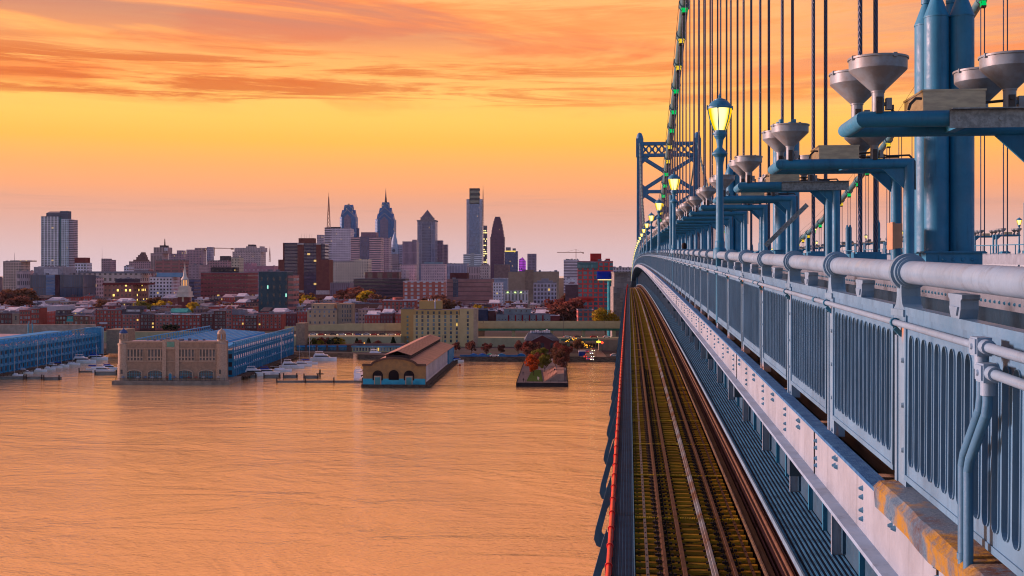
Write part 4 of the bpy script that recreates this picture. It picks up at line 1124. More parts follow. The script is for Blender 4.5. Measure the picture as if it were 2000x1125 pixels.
for (a, c, yt, D, col, lab) in ((330, 365, 496, 2500, (0.22, 0.14, 0.20), 'low purplish block between the chimney tower and the wide mauve block'),
                               (364, 404, 488, 2600, (0.26, 0.17, 0.21), 'wide mauve block with a lit flat crown on the left skyline'),
                               (404, 418, 483, 2500, (0.20, 0.20, 0.30), 'narrow blue-grey tower at the left end of the crane jib'),
                               (619, 634, 459, 2700, (0.30, 0.26, 0.33), 'round-topped grey tower peeking left of the dark striped office'),
                               (853, 866, 470, 3000, (0.12, 0.09, 0.16), 'dark tower just right of the pyramid-topped skyscraper'),
                               (866, 875.5, 478, 3050, (0.16, 0.12, 0.18), 'short dark tower behind the one right of the pyramid-topped skyscraper'),
                               (1030, 1048, 496, 2900, (0.16, 0.13, 0.20), 'lone dark slab right of the purple-lit tower')):
    b = B('office_tower', lab, a, c, yt, D, 24, facade(col, (0.04, 0.05, 0.09), 3.5, 4, 0.5, 0.55, 0.015), R_GREY)
    if a == 364: b.blk('lit_crown', 380, 402, 484, 488, facade((0.26, 0.17, 0.21), lit=0.3), 2)
    if a == 330: b.blk('step', 345, 357, 489, 496, b.fac, 2)
b = B('classical_block', 'bulky beige classical block with dark roof huts below the thin red mast', 454, 520, 492, 2300, 40, facade((0.34, 0.27, 0.28), (0.12, 0.09, 0.12), 3.4, 4, 0.4, 0.5, 0.01), R_GREY)
for a, c, yt, yb in ((457, 480, 484, 492), (480, 496, 481, 492), (496, 517, 484, 492), (484, 495, 477.5, 481), (507, 512, 481, 484)): b.blk('roof_tier', a, c, yt, yb, b.fac if yt > 480 else R_DARK, 3, 20)
def latmast(label, px, yt, yb, D, wd, mat=None, cat='mast'):
    t = thing('lattice_mast', label, cat, W(px, D, ZY(yb, D)), GRID)
    h = ZY(yt, D) - ZY(yb, D); mb = MB()
    for sx in (-1, 1):
        for sy in (-1, 1): mb.bar((sx * wd, sy * wd, 0), (sx * wd * 0.12, sy * wd * 0.12, h), wd * 0.22, wd * 0.22)
    n = 8
    for i in range(n):
        f0, f1 = i / n, (i + 1) / n; a0, a1 = wd * (1 - 0.88 * f0), wd * (1 - 0.88 * f1)
        mb.bar((-a0, -a0, h * f0), (a1, -a1, h * f1), wd * 0.16, wd * 0.16); mb.bar((a0, -a0, h * f0), (-a1, -a1, h * f1), wd * 0.16, wd * 0.16)
    mb.tube((0, 0, h * 0.5), (0, 0, h * 1.12), wd * 0.12, 6)
    mb.build('lattice', mat or plain('red_mast_paint', (0.35, 0.08, 0.06)), t)
    return t
latmast('thin red lattice mast between the beige classical block and the twin brown tower', 527, 484, 512, 2300, 1.6)
latmast('very tall thin broadcasting mast on top of the dark and pale grid office', 642, 384, 446, 2500, 3.4, plain('mast_orange', (0.42, 0.22, 0.16)))
# office with mast, city hall, striped office
b = B('grid_office', 'pale grid office with a dark left face under the tall broadcasting mast', 634, 646, 444.5, 2500, 45, facade((0.45, 0.40, 0.48), (0.04, 0.04, 0.07), 90, 3.9, 1.0, 0.55, 0), R_GREY, side=False)
mb = MB(); mb.box(b.X(646), 0.5, 0, b.X(685), 40, b.Z(446), 0, 1); mb.build('wide_face', [facade((0.40, 0.36, 0.43), (0.10, 0.10, 0.16), 3.6, 3.9, 0.55, 0.5, 0.02), R_GREY], b.t)
b.blk('rooftop', 638, 664, 443, 446, R_DARK, 5, 10)
b = B('striped_office', 'wide office with dark centre and pink-and-dark horizontal stripes below the twin gabled skyscrapers', 685, 744, 464, 2200, 36, facade((0.42, 0.27, 0.31), (0.05, 0.04, 0.09), 90, 4.3, 1.0, 0.52, 0), R_GREY, side=False)
b.blk('dark_core', 703, 721.5, 462, 560, facade((0.07, 0.06, 0.13), (0.05, 0.06, 0.14), 3, 4, 0.8, 0.8, 0), -1.0, 6); b.blk('plant_room', 704.5, 734, 453.5, 464, facade((0.15, 0.09, 0.14), (0.1, 0.07, 0.1), 3, 3, 0.5, 0.5, 0), 4)
b = B('slab_office', 'mauve slab right of the striped office, partly hidden by the white clock tower', 744, 760, 465, 2300, 30, facade((0.33, 0.25, 0.30), (0.08, 0.07, 0.12), 3, 4, 0.5, 0.6, 0), side=False)
b = B('slab_office', 'grey-mauve slab with vertical ribs between the clock tower and the pyramid-topped skyscraper', 786, 814, 472, 2500, 34, facade((0.24, 0.18, 0.24), (0.07, 0.06, 0.11), 2.6, 30, 0.45, 0.97, 0), side=False)
b.blk('core', 805, 813, 468, 472, b.fac, 2); b = B('slab_office', 'low bluish slab behind the ribbed grey-mauve slab', 778, 787, 478, 2600, 30, facade((0.30, 0.28, 0.38), bw=3, fh=4), side=False)
# gabled glass skyscrapers
def gabled(label, px0, px1, ysh, ytop, yspire, D, tiers):
    t = thing('glass_skyscraper', label, 'skyscraper', W((px0 + px1) / 2, D, G0), GRID)
    hw = (px1 - px0) / FPX * D / 2; hs = ZY(ysh, D) - G0; ht = ZY(ytop, D) - G0
    gl = facade((0.008, 0.10, 0.24), (0.006, 0.09, 0.24), 2.5, 4.0, 0.7, 0.7, 0.004, gr=0.25); gc = facade((0.13, 0.12, 0.19), (0.09, 0.10, 0.18), 3, 4.0, 0.7, 0.6, 0.01, gr=0.25)
    mb = MB(); c = hw * 0.72
    mb.poly_z([(-c, -hw), (c, -hw), (hw, -c), (hw, c), (c, hw), (-c, hw), (-hw, c), (-hw, -c)], 0, hs, 0); mb.build('shaft', gl, t)
    trim = plain('silver_trim', (0.22, 0.30, 0.38), (0.16, 0.22, 0.30), 0.3)
    zb = hs
    for (fw, zr) in tiers:
        w = hw * fw; zt = hs + (ht - hs) * zr; zl = zb
        mb = MB(); rise = w * 0.9
        for ax in 'xy':
            poly = [(-w, zl - rise * 1.2), (w, zl - rise * 1.2), (w, zt - rise), (0, zt), (-w, zt - rise)]
            (mb.poly_y if ax == 'y' else mb.poly_x)(poly, -w * 1.001, w * 1.001)
        mb.build('gabled_tier', gl, t)
        mb = MB()
        for s in (-1, 1): mb.bar((s * w, -w * 1.01, zt - rise), (0, -w * 1.01, zt), 0.8, 1.6)
        mb.build('gable_trim', trim, t)
        zb = zt - rise
    mb = MB(); mb.poly_y([(-hw * 0.42, hs * 0.55), (hw * 0.42, hs * 0.55), (hw * 0.42, hs * 0.985), (0, hs * 1.04), (-hw * 0.42, hs * 0.985)], -hw * 1.03, -hw); mb.build('front_bay', gc, t)
    mb = MB(); mb.lathe([(hw * 0.14, 0), (hw * 0.06, (ZY(yspire, D) - G0 - ht) * 0.5 + 2), (0, ZY(yspire, D) - G0 - ht + 3)], 8, (0, 0, ht - 3)); mb.build('spire', R_DARK, t)
gabled('left of two blue glass skyscrapers with gabled crowns, the one without a long spire', 666, 697, 424, 400, 396, 3000, [(0.86, 0.58), (0.55, 1.0)])
gabled('blue glass skyscraper with stacked gables and a long needle spire', 735, 772, 429, 395, 366, 3050, [(0.86, 0.35), (0.64, 0.68), (0.38, 1.0)])
b = B('blue_wing', 'narrow blue glass wing beside the gabled skyscraper without the long spire', 696, 700.5, 446, 3000, 10, facade((0.02, 0.07, 0.16), bw=2, fh=4, lit=0), side=False)
# clock tower
D = 2600; t = thing('clock_tower', 'pale blue clock tower with statue, below the needle-spired skyscraper', 'tower', W(770.5, D, G0), GRID)
zt = lambda y: ZY(y, D) - G0
M_CHW = plain('pale_blue_stone', (0.34, 0.44, 0.58), (0.26, 0.34, 0.46)); M_CHB = plain('weathered_stone', (0.36, 0.31, 0.34), (0.26, 0.22, 0.26))
mb = MB(); mb.box(-10, -10, 0, 10, 10, zt(496)); mb.build('base', M_CHB, t)
mb = MB(); mb.box(-9.6, -9.6, zt(496), 9.6, 9.6, zt(483)); mb.lathe([(9.5, zt(483)), (9, zt(478)), (7, zt(476)), (6.5, zt(470)), (4.5, zt(464)), (2.5, zt(459)), (2.2, zt(458)), (1.0, zt(455)), (0, zt(452))], 8); mb.build('lantern', M_CHW, t)
mb = MB(); mb.tube((0, -9.6, zt(489.5)), (0, -10.0, zt(489.5)), 3.6, 20); mb.build('clock_face', plain('clock_glass', (0.10, 0.13, 0.20)), t)
b = B('civic_block', 'dark stone civic block at the foot of the pale clock tower', 744, 786, 516, 2400, 40, facade((0.22, 0.18, 0.22), bw=4, fh=5, lit=0.03), R_GREY); b.blk('turret', 752, 764, 499, 516, b.fac, 4, 10)
# pyramid-topped
D = 2950; t = thing('pyramid_skyscraper', 'grey-blue skyscraper with a pyramid roof and flared cornice', 'skyscraper', W(835, D, G0), GRID); zt = lambda y: ZY(y, D) - G0; hw = 17.5 / FPX * D
mb = MB(); mb.box(-hw, -hw, 0, hw, hw, zt(432)); mb.build('shaft', facade((0.17, 0.18, 0.27), (0.06, 0.09, 0.17), 3.4, 12, 0.6, 0.94, 0.003), t)
mb = MB(); mb.box(-hw * 0.5, -hw - 1, 0, hw * 0.5, -hw, zt(436)); mb.build('front_bay', facade((0.12, 0.14, 0.22), (0.03, 0.05, 0.11), 3.0, 4, 0.7, 0.75, 0.005), t)
mb = MB(); mb.box(-hw * 1.06, -hw * 1.06, zt(433), hw * 1.06, hw * 1.06, zt(430.5)); mb.box(-hw * 0.7, -hw * 0.7, zt(430.5), hw * 0.7, hw * 0.7, zt(425)); mb.build('cornice', R_GREY, t)
mb = MB(); r = hw * 0.62; zz0, zz1 = zt(425), zt(409.5)
for i in range(4):
    a, c = [(-r, -r), (r, -r), (r, r), (-r, r)][i], [(r, -r), (r, r), (-r, r), (-r, -r)][i]
    mb.face([(a[0], a[1], zz0), (c[0], c[1], zz0), (0, 0, zz1)])
mb.build('pyramid_roof', plain('slate_roof', (0.16, 0.15, 0.20)), t)
# tallest
D = 3280; t = thing('tallest_skyscraper', 'tallest skyscraper, tapering pale glass with a dark notched crown', 'skyscraper', W(927.5, D, G0), GRID); zt = lambda y: ZY(y, D) - G0; q = D / FPX
mb = MB(); mb.box(-15.5 * q, -10 * q, 0, 15.5 * q, 10 * q, zt(389.5)); mb.build('shaft', facade((0.27, 0.27, 0.35), (0.22, 0.25, 0.35), 3, 4.2, 0.8, 0.75, 0.0), t)
mb = MB(); mb.loft([(-11.5 * q, -11 * q, 0), (11.5 * q, -11 * q, 0), (11.5 * q, -10 * q, 0), (-11.5 * q, -10 * q, 0)], [(-9.4 * q, -11 * q, zt(399)), (9.4 * q, -11 * q, zt(399)), (9.4 * q, -10 * q, zt(399)), (-9.4 * q, -10 * q, zt(399))]); mb.build('tapered_face', facade((0.10, 0.16, 0.27), (0.09, 0.17, 0.30), 3, 4.2, 0.85, 0.8, 0.0006), t)
mb = MB(); mb.box(-9.7 * q, -11.1 * q, zt(399), 9.7 * q, 6 * q, zt(368.5)); mb.build('crown', facade((0.035, 0.05, 0.055), (0.09, 0.12, 0.11), 40, 14, 0.9, 0.5, 0), t)
b = B('tower_under_construction', 'narrow half-built tower with rows of yellow work lights beside the tallest skyscraper', 944, 951, 441, 3230, 12, facade((0.03, 0.05, 0.10), (0.03, 0.04, 0.08), 4, 6, 0.7, 0.5, 0.42, litc=(1, 0.8, 0.3), ls=1.2), side=False)
latmast('thin dark construction crane mast rising beside the tallest skyscraper', 943.5, 370, 442, 3240, 2.6, R_DARK, 'crane')
b = B('parking_slab', 'pale horizontally banded block at the foot of the tallest skyscraper', 905, 940, 497, 2400, 24, facade((0.42, 0.46, 0.50), (0.16, 0.20, 0.26), 60, 4.4, 1, 0.45, 0), R_WHITE, side=False); b.blk('lift_core', 919, 926, 494, 540, plain('pale_core', (0.40, 0.44, 0.48)), -0.6, 8)
# dark stepped
D = 3150; t = thing('stepped_skyscraper', 'dark maroon skyscraper narrowing in steps to a blunt top', 'skyscraper', W(972, D, G0), GRID); zt = lambda y: ZY(y, D) - G0; q = D / FPX
fm = facade((0.07, 0.028, 0.07), (0.05, 0.03, 0.08), 3.2, 4.2, 0.5, 0.6, 0.006)
prof = [(13.6, 463), (12.2, 457), (11.2, 450), (10.2, 444), (9.2, 438), (7.8, 432), (6.4, 427), (5, 423.5)]
zl = 0
for hw_, y_ in prof:
    mb = MB(); mb.box(-hw_ * q, -hw_ * q, zl, hw_ * q, hw_ * q, zt(y_)); mb.build('setback', fm, t); zl = zt(y_)
b = B('blue_tower', 'dark blue glass tower with a yellow-lit cornice beside the maroon stepped skyscraper', 986, 1011, 491, 2900, 26, facade((0.03, 0.06, 0.14), (0.03, 0.07, 0.16), 3, 4, 0.7, 0.6, 0.02), R_DARK, side=False)
b.blk('lit_cornice', 986, 1007, 489.5, 492, emit('cornice_light', (0.75, 0.55, 0.12), 0.8), -0.5, 10); b.blk('roof_drum', 988, 997, 483, 489.5, R_GREY, 2, 12); b.blk('roof_drum', 1001, 1007, 485, 489.5, R_GREY, 2, 12)
D = 2700; t = thing('purple_tower', 'small purple-lit tower with a slanted pointed top', 'tower', W(1020, D, G0), GRID); zt = lambda y: ZY(y, D) - G0; q = D / FPX
mb = MB(); mb.poly_y([(-6.5 * q, 0), (6.5 * q, 0), (6.5 * q, zt(510)), (0.5 * q, zt(502.5)), (-6.5 * q, zt(507))], 0, 16); mb.build('wall', facade((0.16, 0.04, 0.22), (0.2, 0.02, 0.3), 3, 4, 0.6, 0.6, 0.8, litc=(0.55, 0.05, 0.75), ls=0.6), t)
# tower crane
def crane(label, px, yj, yb, D, pl, pr, ya):
    t = thing('tower_crane', label, 'crane', W(px, D, ZY(yb, D)), GRID + 0.1); q = D / FPX; h = (yb - yj) * q
    m = plain('crane_paint', (0.30, 0.13, 0.08)); mb = MB(); mb.bar((0, 0, 0), (0, 0, h + (yj - ya) * q), 1.6 * q * 0.6, 1.6 * q * 0.6); mb.build('mast', m, t)
    mb = MB(); mb.bar(((pl - px) * q, 0, h), ((pr - px) * q, 0, h), 1.2 * q, 1.0 * q); mb.bar(((pr - px) * q * 0.85, 0, h - 1.2 * q), ((pr - px) * q, 0, h - 1.2 * q), 1.5 * q, 2.4 * q); mb.build('jib', m, t)
    mb = MB(); mb.bar(((pl - px) * q * 0.6, 0, h), (0, 0, h + (yj - ya) * q), 0.25 * q, 0.25 * q); mb.bar(((pr - px) * q * 0.8, 0, h), (0, 0, h + (yj - ya) * q), 0.25 * q, 0.25 * q); mb.build('tie_rods', m, t)
crane('red tower crane with a long jib over the pale slatted block on the right', 1125, 493, 508, 1600, 1088, 1140, 487)
crane('distant crane jib left of the beige classical block', 419, 485, 500, 2400, 418, 456, 483)

# ------------------------------------------------------------------ middle distance
b = B('tan_block', 'long low beige block with round arches, behind the dark glass office', 100, 300, 534, 1500, 40, facade((0.36, 0.28, 0.27), (0.05, 0.04, 0.05), 7, 8, 0.45, 0.5, 0), R_GREY, bits=14); b.blk('roof_storey', 150, 300, 530, 534, R_GREY, 6, 20)
b = B('arched_block', 'grey stone block with tall arched windows at far left', 32, 66, 530, 1450, 40, facade((0.30, 0.24, 0.27), (0.04, 0.04, 0.06), 5, 9, 0.45, 0.6, 0), R_GREY, bits=4)
b = B('white_roof_block', 'low block with white roof sheds above the dark glass office', 66, 150, 522, 1480, 40, plain('pale_wall', (0.36, 0.34, 0.40)), R_WHITE, bits=16); b.blk('white_hut', 87, 115, 525, 537, R_WHITE, -1, 10)
b = B('art_museum', 'small white stepped house among the roofs below the purple slab', 242, 262, 520, 1700, 20, facade((0.42, 0.44, 0.52), bw=4, fh=4), R_WHITE, bits=3)
b = B('low_block', 'low dusky block with roof plant, right of the small white stepped house', 262, 300, 527, 1650, 20, plain('dusky_wall', (0.24, 0.2, 0.25)), R_WHITE, bits=5)
b = B('glass_office', 'long dark blue glass office, left half of the left middle ground', 59, 165, 537.5, 1150, 30, facade((0.03, 0.035, 0.06), (0.015, 0.045, 0.10), 2.2, 30, 0.8, 0.98, 0.0, gr=0.2), R_DARK, side=False, bits=5)
b.blk('pale_blue_bay', 91, 109, 537, 590, facade((0.05, 0.12, 0.24), (0.03, 0.09, 0.20), 40, 3.6, 1, 0.6, 0), -0.5, 5); b.blk('brick_bay', 109.5, 118, 537, 590, plain('dark_brown_brick', (0.06, 0.03, 0.05)), -0.7, 5)  # first bay glazed in a lighter blue
b = B('balcony_block', 'grey block with stacked dark balconies right of the dark blue glass office', 165, 203, 543, 1180, 30, facade((0.27, 0.21, 0.25), (0.03, 0.025, 0.04), 4, 4.2, 0.5, 0.55, 0.04), R_GREY, bits=4)
b = B('brick_office', 'brown brick office with many lit yellow windows under a dark red cornice', 202, 291, 556, 1130, 40, facade((0.20, 0.09, 0.075), (0.05, 0.03, 0.04), 4.2, 5.0, 0.45, 0.45, 0.22, litc=(1, 0.68, 0.15), ls=1.1), R_DARK)
b.blk('cornice', 201, 283, 552.5, 556.5, plain('dark_red_cornice', (0.14, 0.02, 0.03)), -1, 30)
b = B('dark_slab', 'dark slab behind the lit brown brick office', 225, 275, 545, 1300, 20, plain('dark_slab_wall', (0.05, 0.05, 0.09)), R_DARK, bits=3)
b = B('white_grid_block', 'white grid block with square dark windows left of the white church spire', 292, 352, 541.5, 1210, 26, facade((0.50, 0.45, 0.50), (0.015, 0.015, 0.03), 3.6, 3.6, 0.5, 0.5, 0.01), R_GREY)
b.blk('blue_plant_room', 303, 350, 532.5, 541, plain('blue_screen', (0.12, 0.30, 0.50), (0.2, 0.36, 0.55)), 4, 14)
b = B('brown_office', 'banded brown brick office below the chimney tower', 303, 370, 508, 1650, 40, facade((0.19, 0.08, 0.09), (0.06, 0.04, 0.06), 12, 5, 0.8, 0.4, 0.02), R_GREY, bits=6)
b = B('grey_office', 'dull grey-mauve block between the banded brown office and the red office', 368, 408, 518, 1550, 40, facade((0.24, 0.17, 0.21), (0.1, 0.07, 0.1), 5, 4, 0.6, 0.3, 0), R_GREY, bits=3)
b = B('navy_office', 'low navy banded office just right of the church spire', 366, 396, 546, 1350, 30, facade((0.06, 0.07, 0.14), (0.02, 0.03, 0.06), 60, 4.4, 1, 0.5, 0), R_DARK)
b = B('red_office', 'long dark red office with rows of sunken windows in the centre left', 392, 505, 533, 1250, 40, facade((0.17, 0.035, 0.045), (0.05, 0.015, 0.025), 3.6, 4.4, 0.7, 0.42, 0.004), R_DARK)
b.blk('black_top_storey', 409, 458, 522, 533, facade((0.015, 0.015, 0.025), (0.01, 0.01, 0.02), 5, 6, 0.3, 0.25, 0.3), 5, 14)
b = B('pink_block', 'dusky pink block with a row of white windows above the red office', 476, 545, 520, 1900, 30, facade((0.28, 0.13, 0.18), (0.35, 0.3, 0.34), 7, 9, 0.3, 0.25, 0), R_PINK, bits=5); b.blk('left_step', 476, 492, 513, 520, b.fac, 1)
b = B('olive_block', 'pale olive block with dark windows left of the dusky pink block', 452, 476, 503, 2000, 30, facade((0.33, 0.30, 0.24), (0.05, 0.04, 0.05), 5, 5, 0.4, 0.4, 0.02), R_GREY, bits=2)
b = B('pink_row', 'long low pinkish block under the distant crane jib', 405, 455, 509, 2200, 30, facade((0.27, 0.15, 0.18), bw=5, fh=5), R_GREY, bits=4); b.blk('plant', 429, 448, 500, 509, R_DARK, 3, 12)
b = B('twin_brown_tower', 'massive brown tower of dark glass bays between brick piers', 553, 584, 475, 1500, 26, facade((0.035, 0.03, 0.06), (0.04, 0.035, 0.075), 60, 4.4, 1, 0.7, 0.0), R_DARK, side=False)
PB = plain('brown_pier_brick', (0.19, 0.065, 0.06), (0.15, 0.05, 0.05)); WB = plain('white_base', (0.55, 0.5, 0.52))
DG = facade((0.03, 0.025, 0.055), (0.045, 0.04, 0.085), 4.4, 4.4, 0.9, 0.6, 0.02)
for a, c, yt, m, y0 in ((582, 594, 475, PB, -1.5), (594, 619, 475, DG, -0.5), (619, 628, 476, PB, -1.5), (628, 635, 476, DG, 0.5), (627, 644.5, 507, PB, -2.5), (543.5, 553.5, 507, PB, -0.5)): b.blk('bay', a, c, yt, 590, m, y0, 24)
b.blk('crown_block', 582, 612, 465, 475, PB, 4, 14); b.blk('edge_pier', 552.8, 555.5, 475, 590, PB, -0.8, 3)
for a, c, yt, yb in ((581.9, 594.1, 475, 478), (618.9, 628.1, 475, 478), (581.9, 594.1, 567, 575), (618.9, 644.6, 567, 575)): b.blk('white_band', a, c, yt, yb, WB, -2.9, 3)
for px in (586, 592, 597, 602, 607): b.mast(px, 456, 466, 0.18, 8)
b = B('teal_tower', 'dark teal apartment tower with few lit slit windows in the centre', 505, 562, 531, 1000, 20, facade((0.012, 0.045, 0.065), (0.015, 0.02, 0.03), 5.5, 7.2, 0.22, 0.42, 0.10, litc=(0.35, 0.95, 0.75), ls=0.7), R_DARK, side=False, bits=3)
mb = MB(); mb.box(b.X(562), 0.6, 0, b.X(574), 20, b.Z(538), 0, 1); mb.build('balcony_bay', [facade((0.26, 0.10, 0.09), (0.03, 0.03, 0.05), 10, 4.6, 0.9, 0.5, 0.0), R_DARK], b.t)
b = B('beige_palace', 'ornate beige block below the striped office in the centre', 645, 692, 511, 1850, 30, facade((0.40, 0.33, 0.28), (0.08, 0.07, 0.09), 4, 4.6, 0.4, 0.5, 0.01), R_GREY, bits=4, side=False); mb = MB(); mb.box(b.X(692), 0.5, 0, b.X(720), 30, b.Z(506), 0, 1); mb.build('right_wing', [b.fac, R_GREY], b.t)
b = B('banded_slab', 'low purplish ribbed block in front of the ornate beige block', 645, 692, 553, 1450, 25, facade((0.16, 0.12, 0.17), (0.1, 0.07, 0.1), 2.5, 12, 0.5, 0.9, 0), R_GREY)
b = B('dark_wide_office', 'wide near-black banded office right of centre', 691, 800, 545, 1350, 30, facade((0.05, 0.03, 0.05), (0.02, 0.02, 0.035), 60, 4.2, 1, 0.5, 0), R_DARK); b.blk('brown_penthouse', 712, 779, 531.5, 545, facade((0.11, 0.04, 0.045), (0.05, 0.03, 0.04), 12, 9, 0.5, 0.7, 0), 4, 18)
b = B('brick_white_flats', 'striped red-brick and white apartment block, left of the brown banded office', 787, 872, 550, 1100, 24, facade((0.30, 0.09, 0.07), (0.34, 0.34, 0.38), 6, 3.8, 0.45, 0.6, 0.0), R_WHITE); 
b = B('brown_banded_office', 'long brown banded office with a dark glass slot right of centre', 873, 965, 545.5, 1300, 34, facade((0.18, 0.095, 0.10), (0.09, 0.055, 0.07), 60, 5.2, 1, 0.22, 0.0), R_DARK, bits=3); b.blk('glass_slot', 885, 895, 546, 580, facade((0.02, 0.04, 0.07), (0.02, 0.05, 0.09), 2, 4, 0.8, 0.8, 0), -0.6, 3); b.blk('dark_red_penthouse', 878, 912, 533, 546, plain('dark_red_penthouse_wall', (0.10, 0.03, 0.04)), 5, 20)
b = B('arch_roof_hall', 'pale pink classical hall with a rounded gable above the striped flats', 822, 873, 516, 2000, 34, facade((0.40, 0.29, 0.33), (0.10, 0.08, 0.12), 4, 5, 0.4, 0.45, 0.0), R_PINK, bits=2); b.blk('gable', 828, 863, 512, 516, plain('teal_gable', (0.20, 0.33, 0.42)), 2, 20)
b = B('low_ribbed', 'long low blue-grey ribbed block left of the pale banded block', 873, 916, 515, 2250, 34, facade((0.22, 0.22, 0.30), (0.12, 0.13, 0.2), 3, 20, 0.5, 0.9, 0), R_GREY, bits=3)
b = B('mauve_block', 'mauve classical block above the dark wide office', 782, 815, 517, 2050, 34, facade((0.33, 0.25, 0.30), (0.12, 0.09, 0.13), 4, 5, 0.4, 0.45, 0.02), R_GREY, bits=2)
b = B('mauve_wall', 'plain mauve block behind the striped brick flats', 755, 800, 528, 1700, 34, facade((0.30, 0.23, 0.28), (0.15, 0.11, 0.15), 5, 5, 0.4, 0.4, 0), R_WHITE, bits=3)
b = B('stone_tower', 'tan stepped tower below the half-built tower', 937, 958, 519, 2000, 24, facade((0.34, 0.27, 0.28), (0.1, 0.08, 0.1), 4, 5, 0.4, 0.5, 0.01), R_GREY); b.blk('upper_step', 940, 954, 515, 519, b.fac, 3, 12)
b = B('blank_brown_hall', 'blank dusky brown hall at the foot of the maroon stepped skyscraper', 965, 996, 517, 1900, 30, plain('dusky_brown_wall', (0.24, 0.16, 0.17)), R_GREY, bits=1)
b = B('tan_stone_row', 'dusky columned row between the pale banded block and the stepped tan tower', 912, 940, 521, 2050, 30, facade((0.30, 0.23, 0.26), (0.13, 0.1, 0.13), 3, 14, 0.5, 0.8, 0), R_GREY)
b = B('white_sheds', 'pale blue glassy shed left of the wide tan block', 962, 993, 544, 1550, 34, plain('pale_blue_glass', (0.30, 0.36, 0.48)), R_WHITE, bits=1)
b = B('white_small_block', 'small white gridded block in front of the pale blue shed', 963, 983, 553, 1250, 18, facade((0.46, 0.46, 0.52), (0.08, 0.09, 0.13), 3, 3.4, 0.5, 0.5, 0.02), R_WHITE)
b = B('tan_block', 'wide windowless tan block under the lone dark slab', 993, 1092, 531, 1400, 40, plain('tan_wall', (0.35, 0.26, 0.20), (0.30, 0.22, 0.17)), R_DARK, bits=12); b.blk('buttress', 1026, 1042, 527, 575, plain('tan_wall_dark', (0.28, 0.2, 0.16)), -1, 10)
b = B('grey_grid_block', 'grey-mauve block with a deep window grid in front of the wide tan block', 1042, 1087, 553, 1180, 28, facade((0.28, 0.26, 0.33), (0.03, 0.03, 0.06), 3.6, 4.2, 0.6, 0.6, 0.01), R_GREY); b.blk('roof_tier', 1049, 1079, 548, 553, plain('grey_tier', (0.27, 0.27, 0.34)), 3, 14); b.blk('roof_tier', 1057, 1071, 544, 548, plain('grey_tier', (0.27, 0.27, 0.34)), 6, 8)
b = B('white_hall', 'low pale hall with green-lit columns left of the grey grid block', 985, 1032, 568, 1150, 20, facade((0.36, 0.34, 0.36), (0.10, 0.11, 0.12), 3.5, 8, 0.4, 0.8, 0), R_PINK)
mb = MB(); [mb.box(b.X(p), -0.8, b.Z(572), b.X(p + 3), -0.3, b.Z(570)) for p in (990, 1005, 1016)]; mb.build('green_lights', emit('green_white_light', (0.6, 1.0, 0.25), 1.5), b.t)
b = B('slatted_block', 'pale grey horizontally slatted block left of the red and teal tower', 1101, 1131, 508, 1500, 20, facade((0.42, 0.38, 0.44), (0.14, 0.12, 0.18), 50, 3.8, 1, 0.5, 0), R_GREY, side=False, bits=7)
b = B('white_low_block', 'low white block in front of the slatted block, beside the lit street', 1104, 1130, 545, 1250, 20, facade((0.42, 0.42, 0.48), (0.2, 0.18, 0.24), 4, 4, 0.4, 0.3, 0), R_WHITE, side=False, bits=3)
b = B('red_teal_tower', 'bright red framed tower with teal glass near the bridge', 1128, 1197, 511, 1000, 24, facade((0.42, 0.035, 0.035), (0.03, 0.10, 0.13), 4.6, 3.9, 0.72, 0.72, 0.01), R_DARK, side=False, bits=3)
b.blk('teal_upper_floors', 1127.5, 1168, 512, 524, facade((0.02, 0.09, 0.10), (0.03, 0.14, 0.16), 2.4, 4, 0.8, 0.7, 0), -0.6, 6); b.blk('penthouse', 1153, 1174.5, 495, 511, plain('bright_red_wall', (0.45, 0.03, 0.03)), 3, 10); b.blk('penthouse', 1183, 1191.5, 505, 511, plain('bright_red_wall', (0.45, 0.03, 0.03)), 3, 8)
b.blk('red_band', 1127.5, 1160, 582, 587, plain('bright_red_wall', (0.45, 0.03, 0.03)), -0.9, 4)
# billboard
D = 800; t = thing('billboard', 'plain blue curved billboard on a tall turquoise pole in front of the red tower', 'billboard', W(1190, D, G0), PSI); q = D / FPX; zt = lambda y: ZY(y, D) - G0
mb = MB(); mb.tube((0, 0, 0), (0, 0, zt(546)), 1.3, 12); mb.build('pole', plain('turquoise_paint', (0.04, 0.33, 0.42)), t)
mb = MB(); mb.box(-24 * q, -1.2, zt(546), 12.5 * q, 1.2, zt(530)); mb.build('board', plain('blue_board', (0.0, 0.03, 0.42)), t)
mb = MB(); mb.box(-23 * q, -1.9, zt(547.2), 12 * q, -1.25, zt(545.6)); mb.build('lit_strip', emit('board_light', (1.0, 0.75, 0.3), 0.9), t)
# granite anchorage at the bridge's far end
D = 775; t = thing('stone_anchorage', 'tall rough granite bridge anchorage beside the far end of the track', 'stone pier', W(1192, D, G0), PSI); q = D / FPX; zt = lambda y: ZY(y, D) - G0
M_GRAN = facade((0.13, 0.12, 0.115), (0.14, 0.13, 0.13), 2.2, 1.2, 0.9, 0.85, 0, gr=0.8)
mb = MB(); mb.box(6 * q, 0, 0, 60 * q, 40, zt(560)); mb.box(8 * q, 1.5, zt(560), 58 * q, 38, zt(531)); mb.build('wall', M_GRAN, t)
mb = MB(); mb.box(7 * q, 0.6, zt(533), 59 * q, 39, zt(530.5)); [mb.box((9.5 + i * 3.4) * q, 0.8, zt(539), (11 + i * 3.4) * q, 1.4, zt(534)) for i in range(8)]; mb.build('cornice', plain('anchorage_cornice', (0.20, 0.18, 0.17)), t)
b = B('far_flats', 'pale flats behind the granite anchorage', 1197, 1236, 523, 1500, 20, facade((0.36, 0.33, 0.38), bw=4, fh=4, lit=0.02), R_GREY, side=False, bits=6)
